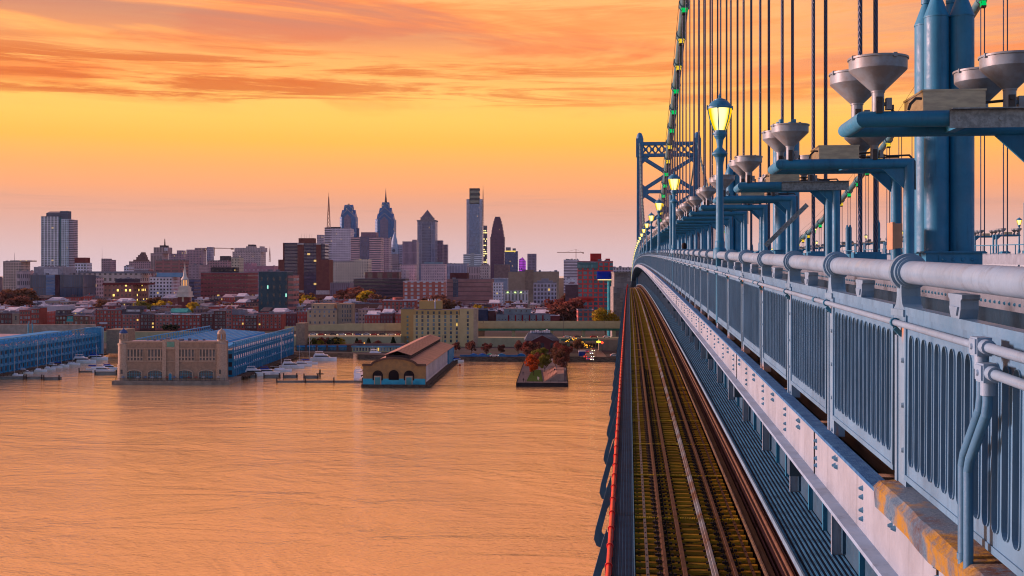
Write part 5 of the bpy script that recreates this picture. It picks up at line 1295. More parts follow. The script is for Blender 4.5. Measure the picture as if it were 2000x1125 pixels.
b = B('low_white_roofs', 'low white-roofed block between the slatted block and the bright red tower', 1104, 1129, 556, 1000, 20, plain('dark_low_wall', (0.10, 0.06, 0.08)), R_WHITE, side=False, bits=3)
# church
D = 1080; t = thing('church_steeple', 'white church steeple with a lit belfry on a brick tower', 'church', W(361, D, G0), GRID); q = D / FPX; zt = lambda y: ZY(y, D) - G0
M_WH = plain('white_church_paint', (0.62, 0.58, 0.52), (0.5, 0.47, 0.42))
mb = MB(); mb.box(-12 * q, -10 * q * 0.6, 0, 11 * q, 10 * q * 0.6, zt(580)); mb.build('brick_tower', facade(BRICKD, (0.5, 0.5, 0.4), 10, 14, 0.18, 0.5, 0, gr=0.6), t)
mb = MB(); s = lambda a, y0_, y1_, b_=None: mb.box(-a * q, -a * q, zt(y0_), a * q, a * q, zt(y1_))
s(13.5, 580, 577.5); s(11.5, 577.5, 571); s(12.3, 571, 569.5); s(9.5, 569.5, 562); s(10, 562, 560.5); s(7.8, 560.5, 558.5)
mb.lathe([(7.5 * q, zt(546.5)), (7.8 * q, zt(545)), (6 * q, zt(543)), (4.6 * q, zt(541)), (3.4 * q, zt(538)), (0.3 * q, zt(515)), (0, zt(510))], 8)
for i in range(8): a = i * pi / 4 + pi / 8; mb.box(6.2 * q * cos(a) - 0.5, 6.2 * q * sin(a) - 0.5, zt(558.5), 6.2 * q * cos(a) + 0.5, 6.2 * q * sin(a) + 0.5, zt(546.5))
mb.build('steeple', M_WH, t)
mb = MB(); mb.tube((0, 0, zt(558)), (0, 0, zt(547)), 5.0 * q, 8); mb.build('belfry', emit('belfry_light', (0.95, 0.40, 0.12), 0.75), t)
b = B('church_hall', 'church hall with a turquoise roof right of the steeple base', 330, 364, 611, 925, 14, plain('cream_wall', (0.5, 0.42, 0.36)), R_GREEN, side=False)
mb = MB(); mb.poly_x([(0, b.h), (14, b.h), (7, b.h + 3.5)], 0, b.w); mb.build('pitched_roof', R_GREEN, b.t)
# ------------------------------------------------------------------ the low brick quarter
def win_mesh(w, h, frame, glass, arch=False, name='window'):
    mb = MB(); f = 0.12
    mb.box(-w / 2 - f, -0.07, -0.14, w / 2 + f, 0.05, 0.0, 0); mb.box(-w / 2 - f, -0.06, h, w / 2 + f, 0.05, h + f, 0)
    mb.box(-w / 2 - f, -0.06, 0, -w / 2, 0.05, h, 0); mb.box(w / 2, -0.06, 0, w / 2 + f, 0.05, h, 0)
    mb.box(-w / 2, -0.03, h * 0.48, w / 2, 0.04, h * 0.52, 0)
    mb.box(-w / 2, -0.012, 0, w / 2, 0.04, h * 0.48, 1); mb.box(-w / 2, -0.012, h * 0.52, w / 2, 0.04, h, 1)
    return mb.mesh(name, [frame, glass])
def glassmat(name, c, rough=0.15):
    if name not in MATS: MATS[name] = basic(name, c, tuple(v * 2.2 + 0.01 for v in c), rough=rough, scale=0.35)
    return MATS[name]
G_DK = glassmat('dark_window_glass', (0.015, 0.02, 0.03)); G_GR = glassmat('grey_window_glass', (0.10, 0.14, 0.17)); G_LIT = emit('lit_window', (1.0, 0.62, 0.15), 0.6)
F_WH = plain('white_window_frame', (0.42, 0.38, 0.38)); F_YE = plain('cream_window_frame', (0.42, 0.36, 0.20)); F_BL = plain('blue_window_frame', (0.06, 0.24, 0.38))
WM = {}
def wins(parent, xs, zs, w, h, frame=None, glasses=None, y=0.0, seed=1, lit=0.04):
    rnd = random.Random(seed)
    for z in zs:
        for x in xs:
            g = G_LIT if rnd.random() < lit else rnd.choice(glasses or [G_DK, G_DK, G_GR])
            k = (round(w, 1), round(h, 1), (frame or F_WH).name, g.name)
            if k not in WM: WM[k] = win_mesh(k[0], k[1], frame or F_WH, g)
            link(WM[k], 'window', parent, False, (x, y, z))
def lins(a, b, n): return [a + (b - a) * (i + 0.5) / n for i in range(n)]
def brickmat(name, c):
    if name in MATS: return MATS[name]
    m, t = newmat(name)
    uv = t.node('ShaderNodeUVMap')
    br = t.node('ShaderNodeTexBrick', i_Vector=uv.outputs[0], i_Scale=1.0)
    br.inputs['Color1'].default_value = lin(c); br.inputs['Color2'].default_value = lin(tuple(v * 0.7 for v in c)); br.inputs['Mortar'].default_value = lin(tuple(v * 0.9 + 0.03 for v in c))
    br.inputs['Brick Width'].default_value = 0.5; br.inputs['Row Height'].default_value = 0.2; br.inputs['Mortar Size'].default_value = 0.015
    g = t.node('ShaderNodeNewGeometry'); n = t.node('ShaderNodeTexNoise', i_Vector=g.outputs['Position'], i_Scale=0.3, i_Detail=6.0)
    col = t.mix(t.smooth(n.outputs['Fac'], 0.3, 0.7, 0, 0.5), br.outputs[0], lin(tuple(v * 0.5 for v in c)))
    out(t, t.node('ShaderNodeBsdfPrincipled', i_Base_Color=col, i_Roughness=0.9).outputs[0]); MATS[name] = m; return m
BR = brickmat('red_brick', (0.36, 0.05, 0.04)); BRD = brickmat('dark_brick', (0.12, 0.028, 0.032)); BRP = brickmat('pinkish_brick', (0.42, 0.11, 0.095)); BRB = brickmat('brown_brick', (0.22, 0.09, 0.07))
FR = 'riverfront brick row along the street'
RD = 880
row = [  # px0, px1, ytop, brick, roof, nx, nz, frame, label
 (0, 24, 612, BRD, R_DARK, 3, 3, F_WH, 'dark brick house cut by the left edge above the blue pier flats'),
 (24, 38, 611, plain('tan_plaster', (0.33, 0.25, 0.2)), R_GREY, 1, 2, F_WH, 'narrow tan plaster house among brick at far left'),
 (38, 60, 606, BR, R_PINK, 4, 4, F_WH, 'red brick warehouse, second from the left edge, under white roofs'),
 (60, 77.5, 602, BR, R_GREY, 3, 4, F_WH, 'tall narrow red brick warehouse left of the pale blank wall'),
 (108, 130, 616, BRD, R_DARK, 3, 3, F_YE, 'dark brick house with a black mansard and pale yellow windows'),
 (130, 143, 628, BRP, R_GREEN, 2, 2, F_YE, 'small house with a turquoise mansard roof'),
 (143, 175, 617, BRB, R_PINK, 3, 3, F_YE, 'brown brick house with a pink roof right of the turquoise mansard'),
 (175, 187, 617, BRP, R_PINK, 2, 3, F_WH, 'narrow pink brick house left of the big red warehouse'),
 (187, 238, 606, BR, R_GREY, 7, 5, F_WH, 'big red brick warehouse carrying a small white banner'),
 (238, 273, 614, BRP, R_DARK, 5, 4, F_WH, 'red brick warehouse topped by a white and black mansard storey'),
 (273, 303, 614, BRD, R_GREY, 4, 4, F_WH, 'dark brick house with two lit windows'),
 (303, 338, 614, BRP, R_WHITE, 5, 4, F_WH, 'pink brick row house with a white roof, left one of a pair'),
 (338, 392, 615, BR, R_WHITE, 7, 4, F_WH, 'long red brick row house with a pale roof left of the gabled houses'),
 (392, 417, 612, BRD, R_DARK, 3, 4, F_WH, 'dark brick house with a black roof and a skylight'),
 (418, 441, 607, BRD, R_PINK, 4, 5, F_WH, 'tall dark red brick house with large pale windows'),
 (441, 453, 605, BRP, R_DARK, 2, 5, F_WH, 'narrow pink brick house with a pointed gable'),
 (453, 478, 615, BR, R_GREY, 4, 4, F_WH, 'red brick house with a blue-grey dormered mansard'),
 (478, 502, 615, BRD, R_GREY, 4, 4, F_WH, 'dark brick house with big dark windows right of the dormered mansard'),
 (502, 551, 614, BR, R_GREY, 6, 5, F_WH, 'bright red brick warehouse at the right end of the brick row'),
]
for i, (a, c, yt, bm, rf, nx, nz, fm, lab) in enumerate(row):
    b = B('brick_house', lab, a, c, yt, RD, 14 + (i % 3) * 2, bm, rf, side=False, bits=2, parapet=0.4, rz=PSI)
    big = lab.startswith('big') or 'end of' in lab
    z0 = 1.5
    wins(b.t, lins(0.4, b.w - 0.4, nx), [z0 + k * (b.h - z0) / nz + 0.5 for k in range(nz)], min(1.3, b.w / nx * 0.5), (b.h - z0) / nz * 0.52, fm, seed=i + 5, lit=0.015 if 'two lit' not in lab else 0.12)
    mb = MB(); mb.box(-0.15, -0.35, b.h - 0.5, b.w + 0.15, 0.0, b.h - 0.1); mb.build('cornice', R_PINK if i % 2 else bm, b.t)
    if 'mansard' in lab and 'black mansard' in lab or 'turquoise' in lab or 'blue-grey' in lab or 'black mansard storey' in lab:
        mm = R_GREEN if 'turquoise' in lab and 'right of' not in lab else R_GREY if 'blue-grey' in lab else R_DARK
        if 'right of' not in lab:
            mb = MB(); mb.poly_x([(0.0, b.h + 0.4), (10, b.h + 0.4), (9, b.h + 4.0), (1.0, b.h + 4.0)], 0, b.w); mb.build('mansard', mm, b.t)
            wins(b.t, lins(0.5, b.w - 0.5, 2), [b.h + 1.2], 1.0, 1.9, fm, [G_GR], 0.5, seed=i, lit=0)
    if 'white and black' in lab:
        mb = MB(); mb.box(b.w * 0.25, 0.5, b.h + 0.4, b.w, 9, b.h + 3.8); mb.build('white_storey', R_WHITE, b.t)
        mb = MB(); mb.poly_x([(0.2, b.h + 3.8), (9, b.h + 3.8), (7, b.h + 6.5), (2.2, b.h + 6.5)], b.w * 0.2, b.w + 3); mb.build('mansard', R_DARK, b.t)
    if 'pointed gable' in lab:
        mb = MB(); mb.poly_y([(0, b.h), (b.w, b.h), (b.w / 2, b.h + 3.2)], 0.0, 6); mb.build('gable', bm, b.t)
    if 'banner' in lab:
        mb = MB(); mb.box(b.w * 0.15, -0.6, b.h * 0.32, b.w * 0.45, -0.45, b.h * 0.42); mb.build('banner', R_WHITE, b.t)
# shop-front storey under the warehouse
b = B('blank_wall_building', 'windowless pale grey building between brick houses at far left', 70, 118, 598.5, 960, 30, plain('pale_sheet_wall', (0.44, 0.46, 0.52), (0.36, 0.38, 0.45)), R_WHITE, side=False)
b = B('beige_apartments', 'stepped beige apartment block behind the highway wall in the centre', 600, 658, 606, 850, 20, plain('beige_plaster', (0.52, 0.37, 0.24), (0.45, 0.31, 0.2)), R_DARK, side=False, bits=3, rz=PSI)
wins(b.t, lins(0.5, b.w - 0.5, 6), [b.Z(y) for y in (632, 619, 611)], 1.1, 1.6, F_WH, [G_DK, G_GR], seed=3, lit=0)
mb = MB(); mb.box(b.X(608), 1.0, b.Z(606), b.X(652), 15, b.Z(593.5)); mb.build('upper_tier', b.fac, b.t); wins(b.t, [b.X(p) for p in (612, 621, 634)], [b.Z(602)], 1.1, 1.6, F_WH, [G_DK], 1.0, seed=4, lit=0)
mb = MB(); mb.box(b.X(658), 1.5, 0, b.X(687), 18, b.Z(593)); mb.build('right_wing', plain('beige_plaster_dark', (0.36, 0.26, 0.19)), b.t)
wins(b.t, lins(b.X(666), b.X(686), 4), [b.Z(y) for y in (628, 619, 611, 601)], 0.9, 1.9, F_WH, [G_DK], 1.5, seed=6, lit=0)
b = B('striped_flats', 'red brick flats with white bays and an arched top left of the yellow hotel', 747, 812, 587, 960, 18, brickmat('flats_brick', (0.30, 0.05, 0.04)), R_WHITE, side=False, bits=2, rz=PSI)
wins(b.t, lins(0.5, b.w - 0.5, 8), [b.Z(y) for y in (620, 612, 604, 596)], 1.8, 2.4, plain('white_bay', (0.5, 0.45, 0.46)), [G_DK, G_GR], seed=9)
mb = MB(); mb.lathe([(4.5, 0), (4.5, 2.4), (4.8, 2.6), (0, 2.9)], 16, (b.X(776), 5, b.h)); mb.build('arched_top', b.fac, b.t)
b = B('brick_wall_block', 'dull brown brick block between the beige apartments and the striped flats', 688, 747, 594, 1000, 20, BRB, R_DARK, side=False, bits=2, rz=PSI); wins(b.t, lins(1, b.w - 1, 7), [b.Z(y) for y in (618, 606)], 1.2, 1.8, F_WH, seed=12)
# hotel
D = 690
b = B('hotel', 'big yellow-beige hotel with rows of small square windows by the river', 783, 808, 604, D, 16, plain('yellow_plaster', (0.50, 0.33, 0.13), (0.46, 0.30, 0.12)), R_GREY, side=False, rz=PSI, parapet=0.5)
M_HY = plain('pale_yellow_plaster', (0.62, 0.47, 0.24), (0.56, 0.42, 0.21))
mb = MB(); mb.box(b.X(808), -2.0, 0, b.X(898), 14, b.Z(614.5), 0, 1); mb.build('main_wing', [M_HY, R_GREY], b.t)
mb = MB(); mb.box(b.X(808), -1.2, b.Z(614.5), b.X(897), 14, b.Z(605), 0, 1); mb.build('top_storey', [b.fac, R_GREY], b.t)
mb = MB(); mb.box(b.X(898), -2.4, 0, b.X(925), 14, b.Z(603), 0, 1); mb.build('right_wing', [M_HY, R_GREY], b.t)
mb = MB(); mb.box(b.X(925), -2.4, 0, b.X(933), 12, b.Z(602.5), 0, 1); mb.build('end_wall', [plain('pink_plaster', (0.50, 0.36, 0.26)), R_GREY], b.t)
mb = MB(); mb.box(b.X(818), 3, b.h, b.X(862), 12, b.Z(588)); mb.build('plant_room', b.fac, b.t)
mb = MB()
for p in (836, 840, 843, 849, 855, 858): mb.tube((b.X(p), 4, b.Z(588)), (b.X(p), 4, b.Z(584)), 0.35, 8)
mb.tube((b.X(849), 2.6, b.Z(603)), (b.X(849), 2.6, b.Z(588)), 0.4, 8)
mb.build('vent_pipes', R_WHITE, b.t)
zs = [b.Z(y) for y in (668, 660, 652, 644, 636, 628, 620.5)]
xs = [b.X(p) for p in (814.5, 825.5, 836.5, 847.5, 858.5, 870, 881, 892.5)]
wins(b.t, xs, zs, 1.0, 1.5, plain('teal_frame', (0.10, 0.16, 0.16)), [G_DK, G_GR, glassmat('teal_glass', (0.06, 0.14, 0.15))], -2.0, seed=21, lit=0.01)
wins(b.t, xs, [b.Z(613)], 1.0, 1.5, plain('teal_frame', (0.1, 0.16, 0.16)), [G_DK], -1.2, seed=22, lit=0.05)
wins(b.t, [b.X(914)], zs + [b.Z(613)], 1.0, 1.5, plain('teal_frame', (0.1, 0.16, 0.16)), [G_DK, G_GR], -2.4, seed=23, lit=0)
wins(b.t, [b.X(796)], zs, 0.9, 1.2, plain('teal_frame', (0.1, 0.16, 0.16)), [glassmat('teal_glass', (0.06, 0.14, 0.15))], 0, seed=24, lit=0)
# grey row with red pillars
b = B('grey_gabled_row', 'long blue-grey building with red pillars right of the hotel', 969, 1075, 615, 900, 16, plain('blue_grey_wall', (0.22, 0.27, 0.29), (0.17, 0.21, 0.24)), R_DARK, side=False, rz=PSI)
for p in (992, 1005.5, 1019, 1033, 1046, 1059): mb = MB(); mb.box(b.X(p), -0.5, 0.5, b.X(p + 2.6), 0, b.Z(615.5)); mb.build('red_pillar', plain('red_pillar_paint', (0.24, 0.02, 0.03)), b.t)
mb = MB(); mb.box(b.X(984), 3, b.Z(615), b.X(1037), 14, b.Z(603.5)); mb.build('upper_tier', b.fac, b.t)
wins(b.t, lins(1, b.w - 1, 16), [b.Z(625)], 0.7, 0.9, F_WH, [G_DK], seed=31, lit=0); wins(b.t, [b.X(p) for p in (996, 1008, 1018, 1028)], [b.Z(609)], 0.9, 1.3, F_WH, [G_DK], 3.0, seed=32, lit=0)
b = B('red_end_house', 'small dark red building at the right end of the blue-grey row', 1075, 1093, 617, 900, 16, brickmat('maroon_brick', (0.16, 0.02, 0.03)), R_WHITE, side=False, rz=PSI); wins(b.t, [b.w * 0.3], [1.5], 1.8, 3.5, F_BL, [G_DK], seed=33, lit=0)
b = B('dark_blue_house', 'dark blue warehouse just right of the hotel', 933, 953, 605, 900, 20, plain('dark_blue_wall', (0.035, 0.05, 0.10)), R_GREY, side=False, bits=2, rz=PSI)
b = B('small_red_house', 'small dark red house between the dark blue warehouse and the blue-grey row', 953, 967, 607, 905, 20, BRD, R_WHITE, side=False, bits=1, rz=PSI)
# low teal-framed block under the red tower
b = B('low_red_flats', 'low red framed flats at the foot of the bright red tower', 1129, 1160, 606, 880, 20, facade((0.30, 0.06, 0.05), (0.03, 0.10, 0.13), 4.0, 3.6, 0.65, 0.7, 0.02), R_DARK, side=False, rz=PSI)
# rows of small roofs further back, built by rows
rows = [('first', 930, [(0, 36), (36, 52)], 0), ]
BRN = {'dark brick': facade(BRICKD, (0.14, 0.12, 0.14), 2.6, 3.4, 0.35, 0.5, 0.008), 'red brick': facade(BRICK, (0.20, 0.17, 0.18), 2.6, 3.4, 0.35, 0.5, 0.008),
       'brown brick': facade((0.14, 0.08, 0.075), (0.05, 0.05, 0.07), 2.8, 3.4, 0.4, 0.5, 0.008), 'tan plaster': facade((0.30, 0.22, 0.18), (0.05, 0.05, 0.07), 3, 3.4, 0.4, 0.45, 0.008), 'grey plaster': facade((0.20, 0.19, 0.23), (0.05, 0.05, 0.07), 3, 3.4, 0.4, 0.45, 0.008)}
RFN = {'white': R_WHITE, 'grey': R_GREY, 'black': R_DARK, 'pale pink': R_PINK}
rnd = random.Random(11)
HUTS = []
for rn, D, yt in (('first', 925, 611), ('second', 968, 606), ('third', 1010, 600), ('fourth', 1050, 594), ('fifth', 1085, 588), ('sixth', 1120, 580)):
    px = -30 + rnd.uniform(0, 10); n = 0
    while px < 1105:
        wd = rnd.uniform(16, 34)
        kind = rnd.choices(list(BRN), [3.5, 6, 3.5, 1.6, 1.4])[0]; rf = rnd.choices(list(RFN), [3.6, 2, 1.3, 2.6])[0]
        y = yt + rnd.uniform(-3.5, 6)
        hide = (rn == 'first' and 590 < px < 700) or (785 < px < 900 and D < 960) or (490 < px < 566 and D > 960) or (330 < px < 372) or (740 < px < 875 and D > 940 and D < 1090) or (rn == 'sixth' and (180 < px < 300 or px > 540)) or (px > 780 and rn == 'fifth') or (60 < px < 120 and D < 1000)
        if not hide:
            n += 1
            w = wd / FPX * D; dep = rnd.uniform(18, 28); h = ZY(y, D) - G0
            mb = MB(); mb.box(0, 0, 0, w, dep, h, 0, 1, bottom=False); rooftop_bits(mb, w, dep, h, rnd.randint(1, 4), rnd, 1)
            if rnd.random() < 0.3: mb.poly_x([(0, h), (dep, h), (dep / 2, h + 3)], w * 0.1, w * 0.9, 1)
            mb.box(-0.1, -0.15, h - 0.35, w + 0.1, 0.3, h + 0.35, 1)
            for _ in range(rnd.randint(0, 2)):
                cx = rnd.uniform(0, w - 1); mb.box(cx, dep * 0.4, h, cx + 0.9, dep * 0.4 + 0.8, h + 2.2, 0)
            o = mb.build('row_house', [BRN[kind], RFN[rf]], None, loc=W(px, D, G0), rz=GRID + rnd.choice((0, 0, 0.03)))
            tag(o, f'{kind} house with {rf} roof, {ordinal(n)} from left in {rn} row behind riverfront', 'house', 'row houses behind the riverfront')
        px += wd + (rnd.uniform(1, 5) if rnd.random() < 0.3 else 0.3)

# ------------------------------------------------------------------ trees
def leafmat(name, c, c2, c3=None):
    m, t = newmat(name)
    oi = t.node('ShaderNodeNewGeometry')
    r = oi.outputs['Random Per Island']
    col = t.mix(t.smooth(r, 0.1, 0.9), lin(c), lin(c2))
    d = t.node('ShaderNodeBsdfDiffuse', i_Color=col); tr = t.node('ShaderNodeBsdfTranslucent', i_Color=col)
    mx = t.node('ShaderNodeMixShader', i_0=0.3); t.l.new(d.outputs[0], mx.inputs[1]); t.l.new(tr.outputs[0], mx.inputs[2])
    out(t, mx.outputs[0]); return m
L_ORANGE = leafmat('orange_leaves', (0.50, 0.09, 0.015), (0.28, 0.05, 0.02)); L_RUSSET = leafmat('russet_leaves', (0.22, 0.085, 0.06), (0.11, 0.05, 0.045))
L_YELLOW = leafmat('yellow_leaves', (0.45, 0.30, 0.02), (0.28, 0.20, 0.02)); L_GREEN = leafmat('olive_leaves', (0.12, 0.13, 0.03), (0.20, 0.17, 0.03))
L_DARK = leafmat('dark_green_leaves', (0.018, 0.035, 0.022), (0.03, 0.05, 0.025)); L_MAROON = leafmat('maroon_leaves', (0.13, 0.035, 0.035), (0.22, 0.07, 0.05)); L_BROWN = leafmat('brown_leaves', (0.19, 0.09, 0.05), (0.10, 0.05, 0.035))
M_BARK = basic('bark', (0.06, 0.04, 0.03), (0.03, 0.02, 0.02), rough=0.95, scale=3)
def crown(seed, n, shape, ls=0.034):
    r = random.Random(seed); mb = MB()
    lobes = []
    if shape == 'cone': lobes = [(0, 0, 0.25 + 0.6 * i / 6, 0.30 * (1 - i / 7.5)) for i in range(7)]
    else:
        for i in range(20):
            a = r.uniform(0, 2 * pi); d = r.uniform(0.03, 0.36); z = r.uniform(0.34, 0.90)
            lobes.append((d * cos(a), d * sin(a), z, r.uniform(0.07, 0.17) * (1.15 - 0.4 * abs(z - 0.6))))
    for i in range(n):
        cx, cy, cz, R = r.choice(lobes)
        while True:
            v = Vector((r.uniform(-1, 1), r.uniform(-1, 1), r.uniform(-1, 1)))
            if 0.05 < v.length < 1: break
        v = v.normalized() * R * (v.length ** 0.45)
        c = Vector((cx, cy, cz)) + v
        s = ls * r.uniform(0.5, 1.3); a = Vector((r.uniform(-1, 1), r.uniform(-1, 1), r.uniform(-1, 1))).normalized(); b_ = a.cross(Vector((r.uniform(-1, 1), r.uniform(-1, 1), r.uniform(-1, 1)))).normalized()
        mb.face([c + a * s, c + b_ * s * 0.8, c - a * s, c - b_ * s * 0.8])
    return mb
def trunkmb(seed):
    r = random.Random(seed); mb = MB()
    mb.path([(0, 0, 0), (0.01, 0, 0.2), (0.0, 0.01, 0.45), (0.02, 0.0, 0.75)], 0.018, 7)
    for i in range(9):
        a = r.uniform(0, 2 * pi); z = r.uniform(0.22, 0.5); l = r.uniform(0.18, 0.34)
        mb.path([(0, 0, z), (l * 0.5 * cos(a), l * 0.5 * sin(a), z + l * 0.45), (l * cos(a), l * sin(a), z + l * 0.95)], 0.008, 5)
    return mb
CR = [crown(1, 2600, 'round').v and crown(s, 2600, 'round') for s in (1, 2, 3)] + [crown(9, 2000, 'cone')]
CRF = [crown(s + 20, 700, 'round', 0.075) for s in (1, 2)] + [crown(29, 600, 'cone', 0.07)]
TM = {}
TRK = trunkmb(4).mesh('trunk', M_BARK)
def tree(name, label, px, yb, yt, mat, k=0, near=True, D=None, z0=G0, wf=1.0, group=None):
    if D is None: D = (EZ - z0) * FPX / (yb - HORIZON)
    key = (k, near, mat.name)
    if key not in TM: TM[key] = (CR if near else CRF)[k].mesh('crown', mat)
    h = ZY(yt, D) - z0
    t = thing(name, label, 'tree', W(px, D, z0), random.Random(px).uniform(0, 6), group)
    for me, nm in ((TM[key], 'crown'), (TRK, 'trunk')):
        o = link(me, nm, t); o.scale = (h * wf, h * wf, h)
    return t
WORDS = {'orange_leaves': 'orange', 'russet_leaves': 'russet', 'yellow_leaves': 'yellow', 'olive_leaves': 'olive green', 'dark_green_leaves': 'dark green', 'maroon_leaves': 'maroon', 'brown_leaves': 'brown'}
# along the river bank, right of the hotel
TL = [(890, 690, 668, L_MAROON, 'half-bare maroon tree in front of the hotel base'), (921, 693, 665, L_RUSSET, 'russet tree at the foot of the hotel end wall'),
      (950, 694, 670, L_MAROON, 'maroon tree by the quay, left of the parked pale car'), (978, 694, 673, L_RUSSET, 'low russet tree just right of the parked pale car'),
      (1012, 694, 665, L_RUSSET, 'tall russet tree left of the red gabled pump house'), (1028, 700, 668, L_MAROON, 'maroon tree in front of the pump house left corner'),
      (1046, 700, 667, L_RUSSET, 'russet tree in front of the pump house gable'), (1090, 702, 668, L_MAROON, 'large maroon tree at the pump house right corner'),
      (1108, 700, 676, L_MAROON, 'low maroon tree beside the string of amber lights'), (1128, 690, 662, L_BROWN, 'thin brown tree behind the string of amber lights'),
      (1182, 668, 601, L_YELLOW, 'large yellow-green tree left of the granite anchorage')]
for i, (px, yb, yt, mt, lab) in enumerate(TL): tree('tree', lab, px, yb, yt, mt, i % 3, True, wf=1.05 if px != 1182 else 0.95, D=None if px != 1182 else 760)
# trees between highway wall and riverside houses
TL = [(612, 673, 660, L_GREEN, 0, 'olive tree at the left end of the highway wall'), (626, 672, 661, L_YELLOW, 1, 'small yellow tree between the olive and maroon ones'), (632, 672, 659, L_MAROON, 0, 'pointed maroon tree against the highway wall'),
      (652, 672, 658, L_DARK, 1, 'dark evergreen left of the big yellow tree'), (664, 673, 661, L_YELLOW, 2, 'big golden yellow tree against the highway wall'), (697, 672, 658, L_DARK, 3, 'dark evergreen with a crimson bush before it'),
      (700, 673, 664, L_MAROON, 0, 'crimson bushy tree beside the orange lamp'), (720, 672, 657, L_DARK, 3, 'tall dark conical evergreen in the middle of the highway wall'), (768, 672, 655, L_DARK, 3, 'dark conical evergreen beside the hotel left wall'),
      (736, 673, 665, L_MAROON, 1, 'low crimson tree right of the tall conical evergreen')]
for i, (px, yb, yt, mt, k, lab) in enumerate(TL): tree('tree', lab, px, yb, yt, mt, k, True, D=660, wf=1.3 if k < 3 else 0.9)
TL = [(222, 672, 650, L_GREEN, 'olive tree left of the headhouse left turret'), (251, 670, 652, L_YELLOW, 'yellow-green tree behind the headhouse left turret')]
for i, (px, yb, yt, mt, lab) in enumerate(TL): tree('tree', lab, px, yb, yt, mt, i, True, D=690)
# trees in the city
rnd = random.Random(5)
n = 0
for (px, yt, D, mt, wf) in [(20, 566, 1080, L_BROWN, 1.6), (5, 572, 1060, L_RUSSET, 1.6), (42, 566, 1100, L_BROWN, 1.5), (378, 592, 1010, L_YELLOW, 1.3), (316, 589, 1020, L_YELLOW, 1.3), (305, 583, 1050, L_BROWN, 1.6), (590, 573, 1180, L_BROWN, 1.5), (600, 578, 1150, L_YELLOW, 1.3), (578, 585, 1080, L_YELLOW, 1.2),
        (690, 563, 1260, L_MAROON, 1.6), (703, 566, 1230, L_RUSSET, 1.6), (715, 570, 1200, L_YELLOW, 1.4), (660, 577, 1200, L_RUSSET, 1.6), (853, 578, 1060, L_RUSSET, 1.8), (868, 583, 1030, L_BROWN, 1.5), (1112, 590, 930, L_MAROON, 1.8), (1100, 596, 920, L_RUSSET, 1.5), (1122, 585, 960, L_MAROON, 1.4), (1000, 588, 1080, L_BROWN, 1.5),
        (935, 597, 980, L_YELLOW, 1.2), (440, 592, 1050, L_BROWN, 1.4), (620, 584, 1120, L_BROWN, 1.4), (735, 575, 1170, L_BROWN, 1.4), (40, 580, 1040, L_RUSSET, 1.5), (205, 586, 1030, L_BROWN, 1.3), (275, 590, 1000, L_GREEN, 1.3), (1088, 585, 1010, L_MAROON, 1.4), (1110, 575, 1070, L_BROWN, 1.2)]:
    n += 1
    tree('tree', f'far {WORDS[mt.name]} tree rising among the low city roofs', px, 0, yt, mt, n % 2, False, D=D, wf=wf, group=f'{WORDS[mt.name]} trees among the city roofs')
for i, px in enumerate((322, 333, 344)): tree('tree', f'small dark street tree before the long red brick row house, {["left", "middle", "right"][i]} one of three', px, 0, 634, L_DARK, 0, False, D=865, wf=1.2)

# ------------------------------------------------------------------ highway
M_HW = plain('pale_green_concrete', (0.42, 0.38, 0.23), (0.36, 0.33, 0.20)); M_HB = plain('brown_concrete', (0.20, 0.15, 0.12), (0.15, 0.11, 0.09)); M_GG = plain('green_girder', (0.03, 0.16, 0.12))
t = thing('highway_embankment', 'pale walled highway embankment left of the hotel, in two levels', 'highway', W(540, 690, G0), PSI); q = 690 / FPX
L1 = (800 - 540) * q
mb = MB(); mb.box(0, 0, 0, L1, 24, ZY(657, 690) - G0); mb.build('lower_wall', M_HW, t)
mb = MB(); mb.box(0, 24, 0, L1 + 4, 44, ZY(646, 714) - G0); mb.build('upper_wall', M_HB, t)
mb = MB(); mb.poly_y([(0, ZY(646, 714) - G0), (L1 + 4, ZY(646, 714) - G0), (L1 + 4, ZY(631, 714) - G0), (L1 * 0.5, ZY(632, 714) - G0), (0, ZY(638, 714) - G0)], 24.4, 25.2); mb.build('parapet', M_HW, t)
mb = MB()
for i in range(14): mb.box(i * L1 / 14, 25.3, ZY(646, 714) - G0, i * L1 / 14 + 0.25, 25.6, ZY(628, 714) - G0)
t2 = thing('highway_viaduct', 'raised highway with green girders on columns right of the hotel', 'highway', W(930, 715, G0), PSI); q = 715 / FPX; L2 = (1330 - 930) * q; zt = lambda y: ZY(y, 715) - G0
mb = MB(); mb.box(0, 0, zt(641.5), L2, 16, zt(639)); mb.box(0, -0.3, zt(639), L2, 0.3, zt(630.5)); mb.box(0, 15.5, zt(639), L2, 16.1, zt(629)); mb.build('deck', M_HW, t2)
mb = MB(); mb.box(0, 0.4, zt(646), L2, 1.0, zt(641.5)); mb.box(0, 14, zt(646), L2, 14.6, zt(641.5)); mb.build('girder', M_GG, t2)
for p in (937, 1003, 1078, 1140, 1200):
    mb = MB(); mb.box((p - 930) * q - (2.5 if p == 937 else 1.0), 2, 0, (p - 930) * q + (3 if p == 937 else 1.0), 5, zt(646)); mb.build('column', M_HW if p > 940 else M_HB, t2)
t3 = thing('lower_highway', 'lower walled highway passing below the green-girdered viaduct', 'highway', W(930, 688, G0), PSI); q = 688 / FPX; zt = lambda y: ZY(y, 688) - G0
mb = MB(); mb.box(0, 0, 0, (1096 - 930) * q, 24, zt(662)); mb.box(0, 0, zt(662), (1330 - 930) * q, 0.5, zt(660)); mb.box((1096 - 930) * q, 0.6, zt(665), (1330 - 930) * q, 24, zt(662)); mb.build('wall', M_HW, t3)
mb = MB(); mb.box((1096 - 930) * q, 0, zt(665.5), (1330 - 930) * q, 0.6, zt(662)); mb.build('girder', M_GG, t3)
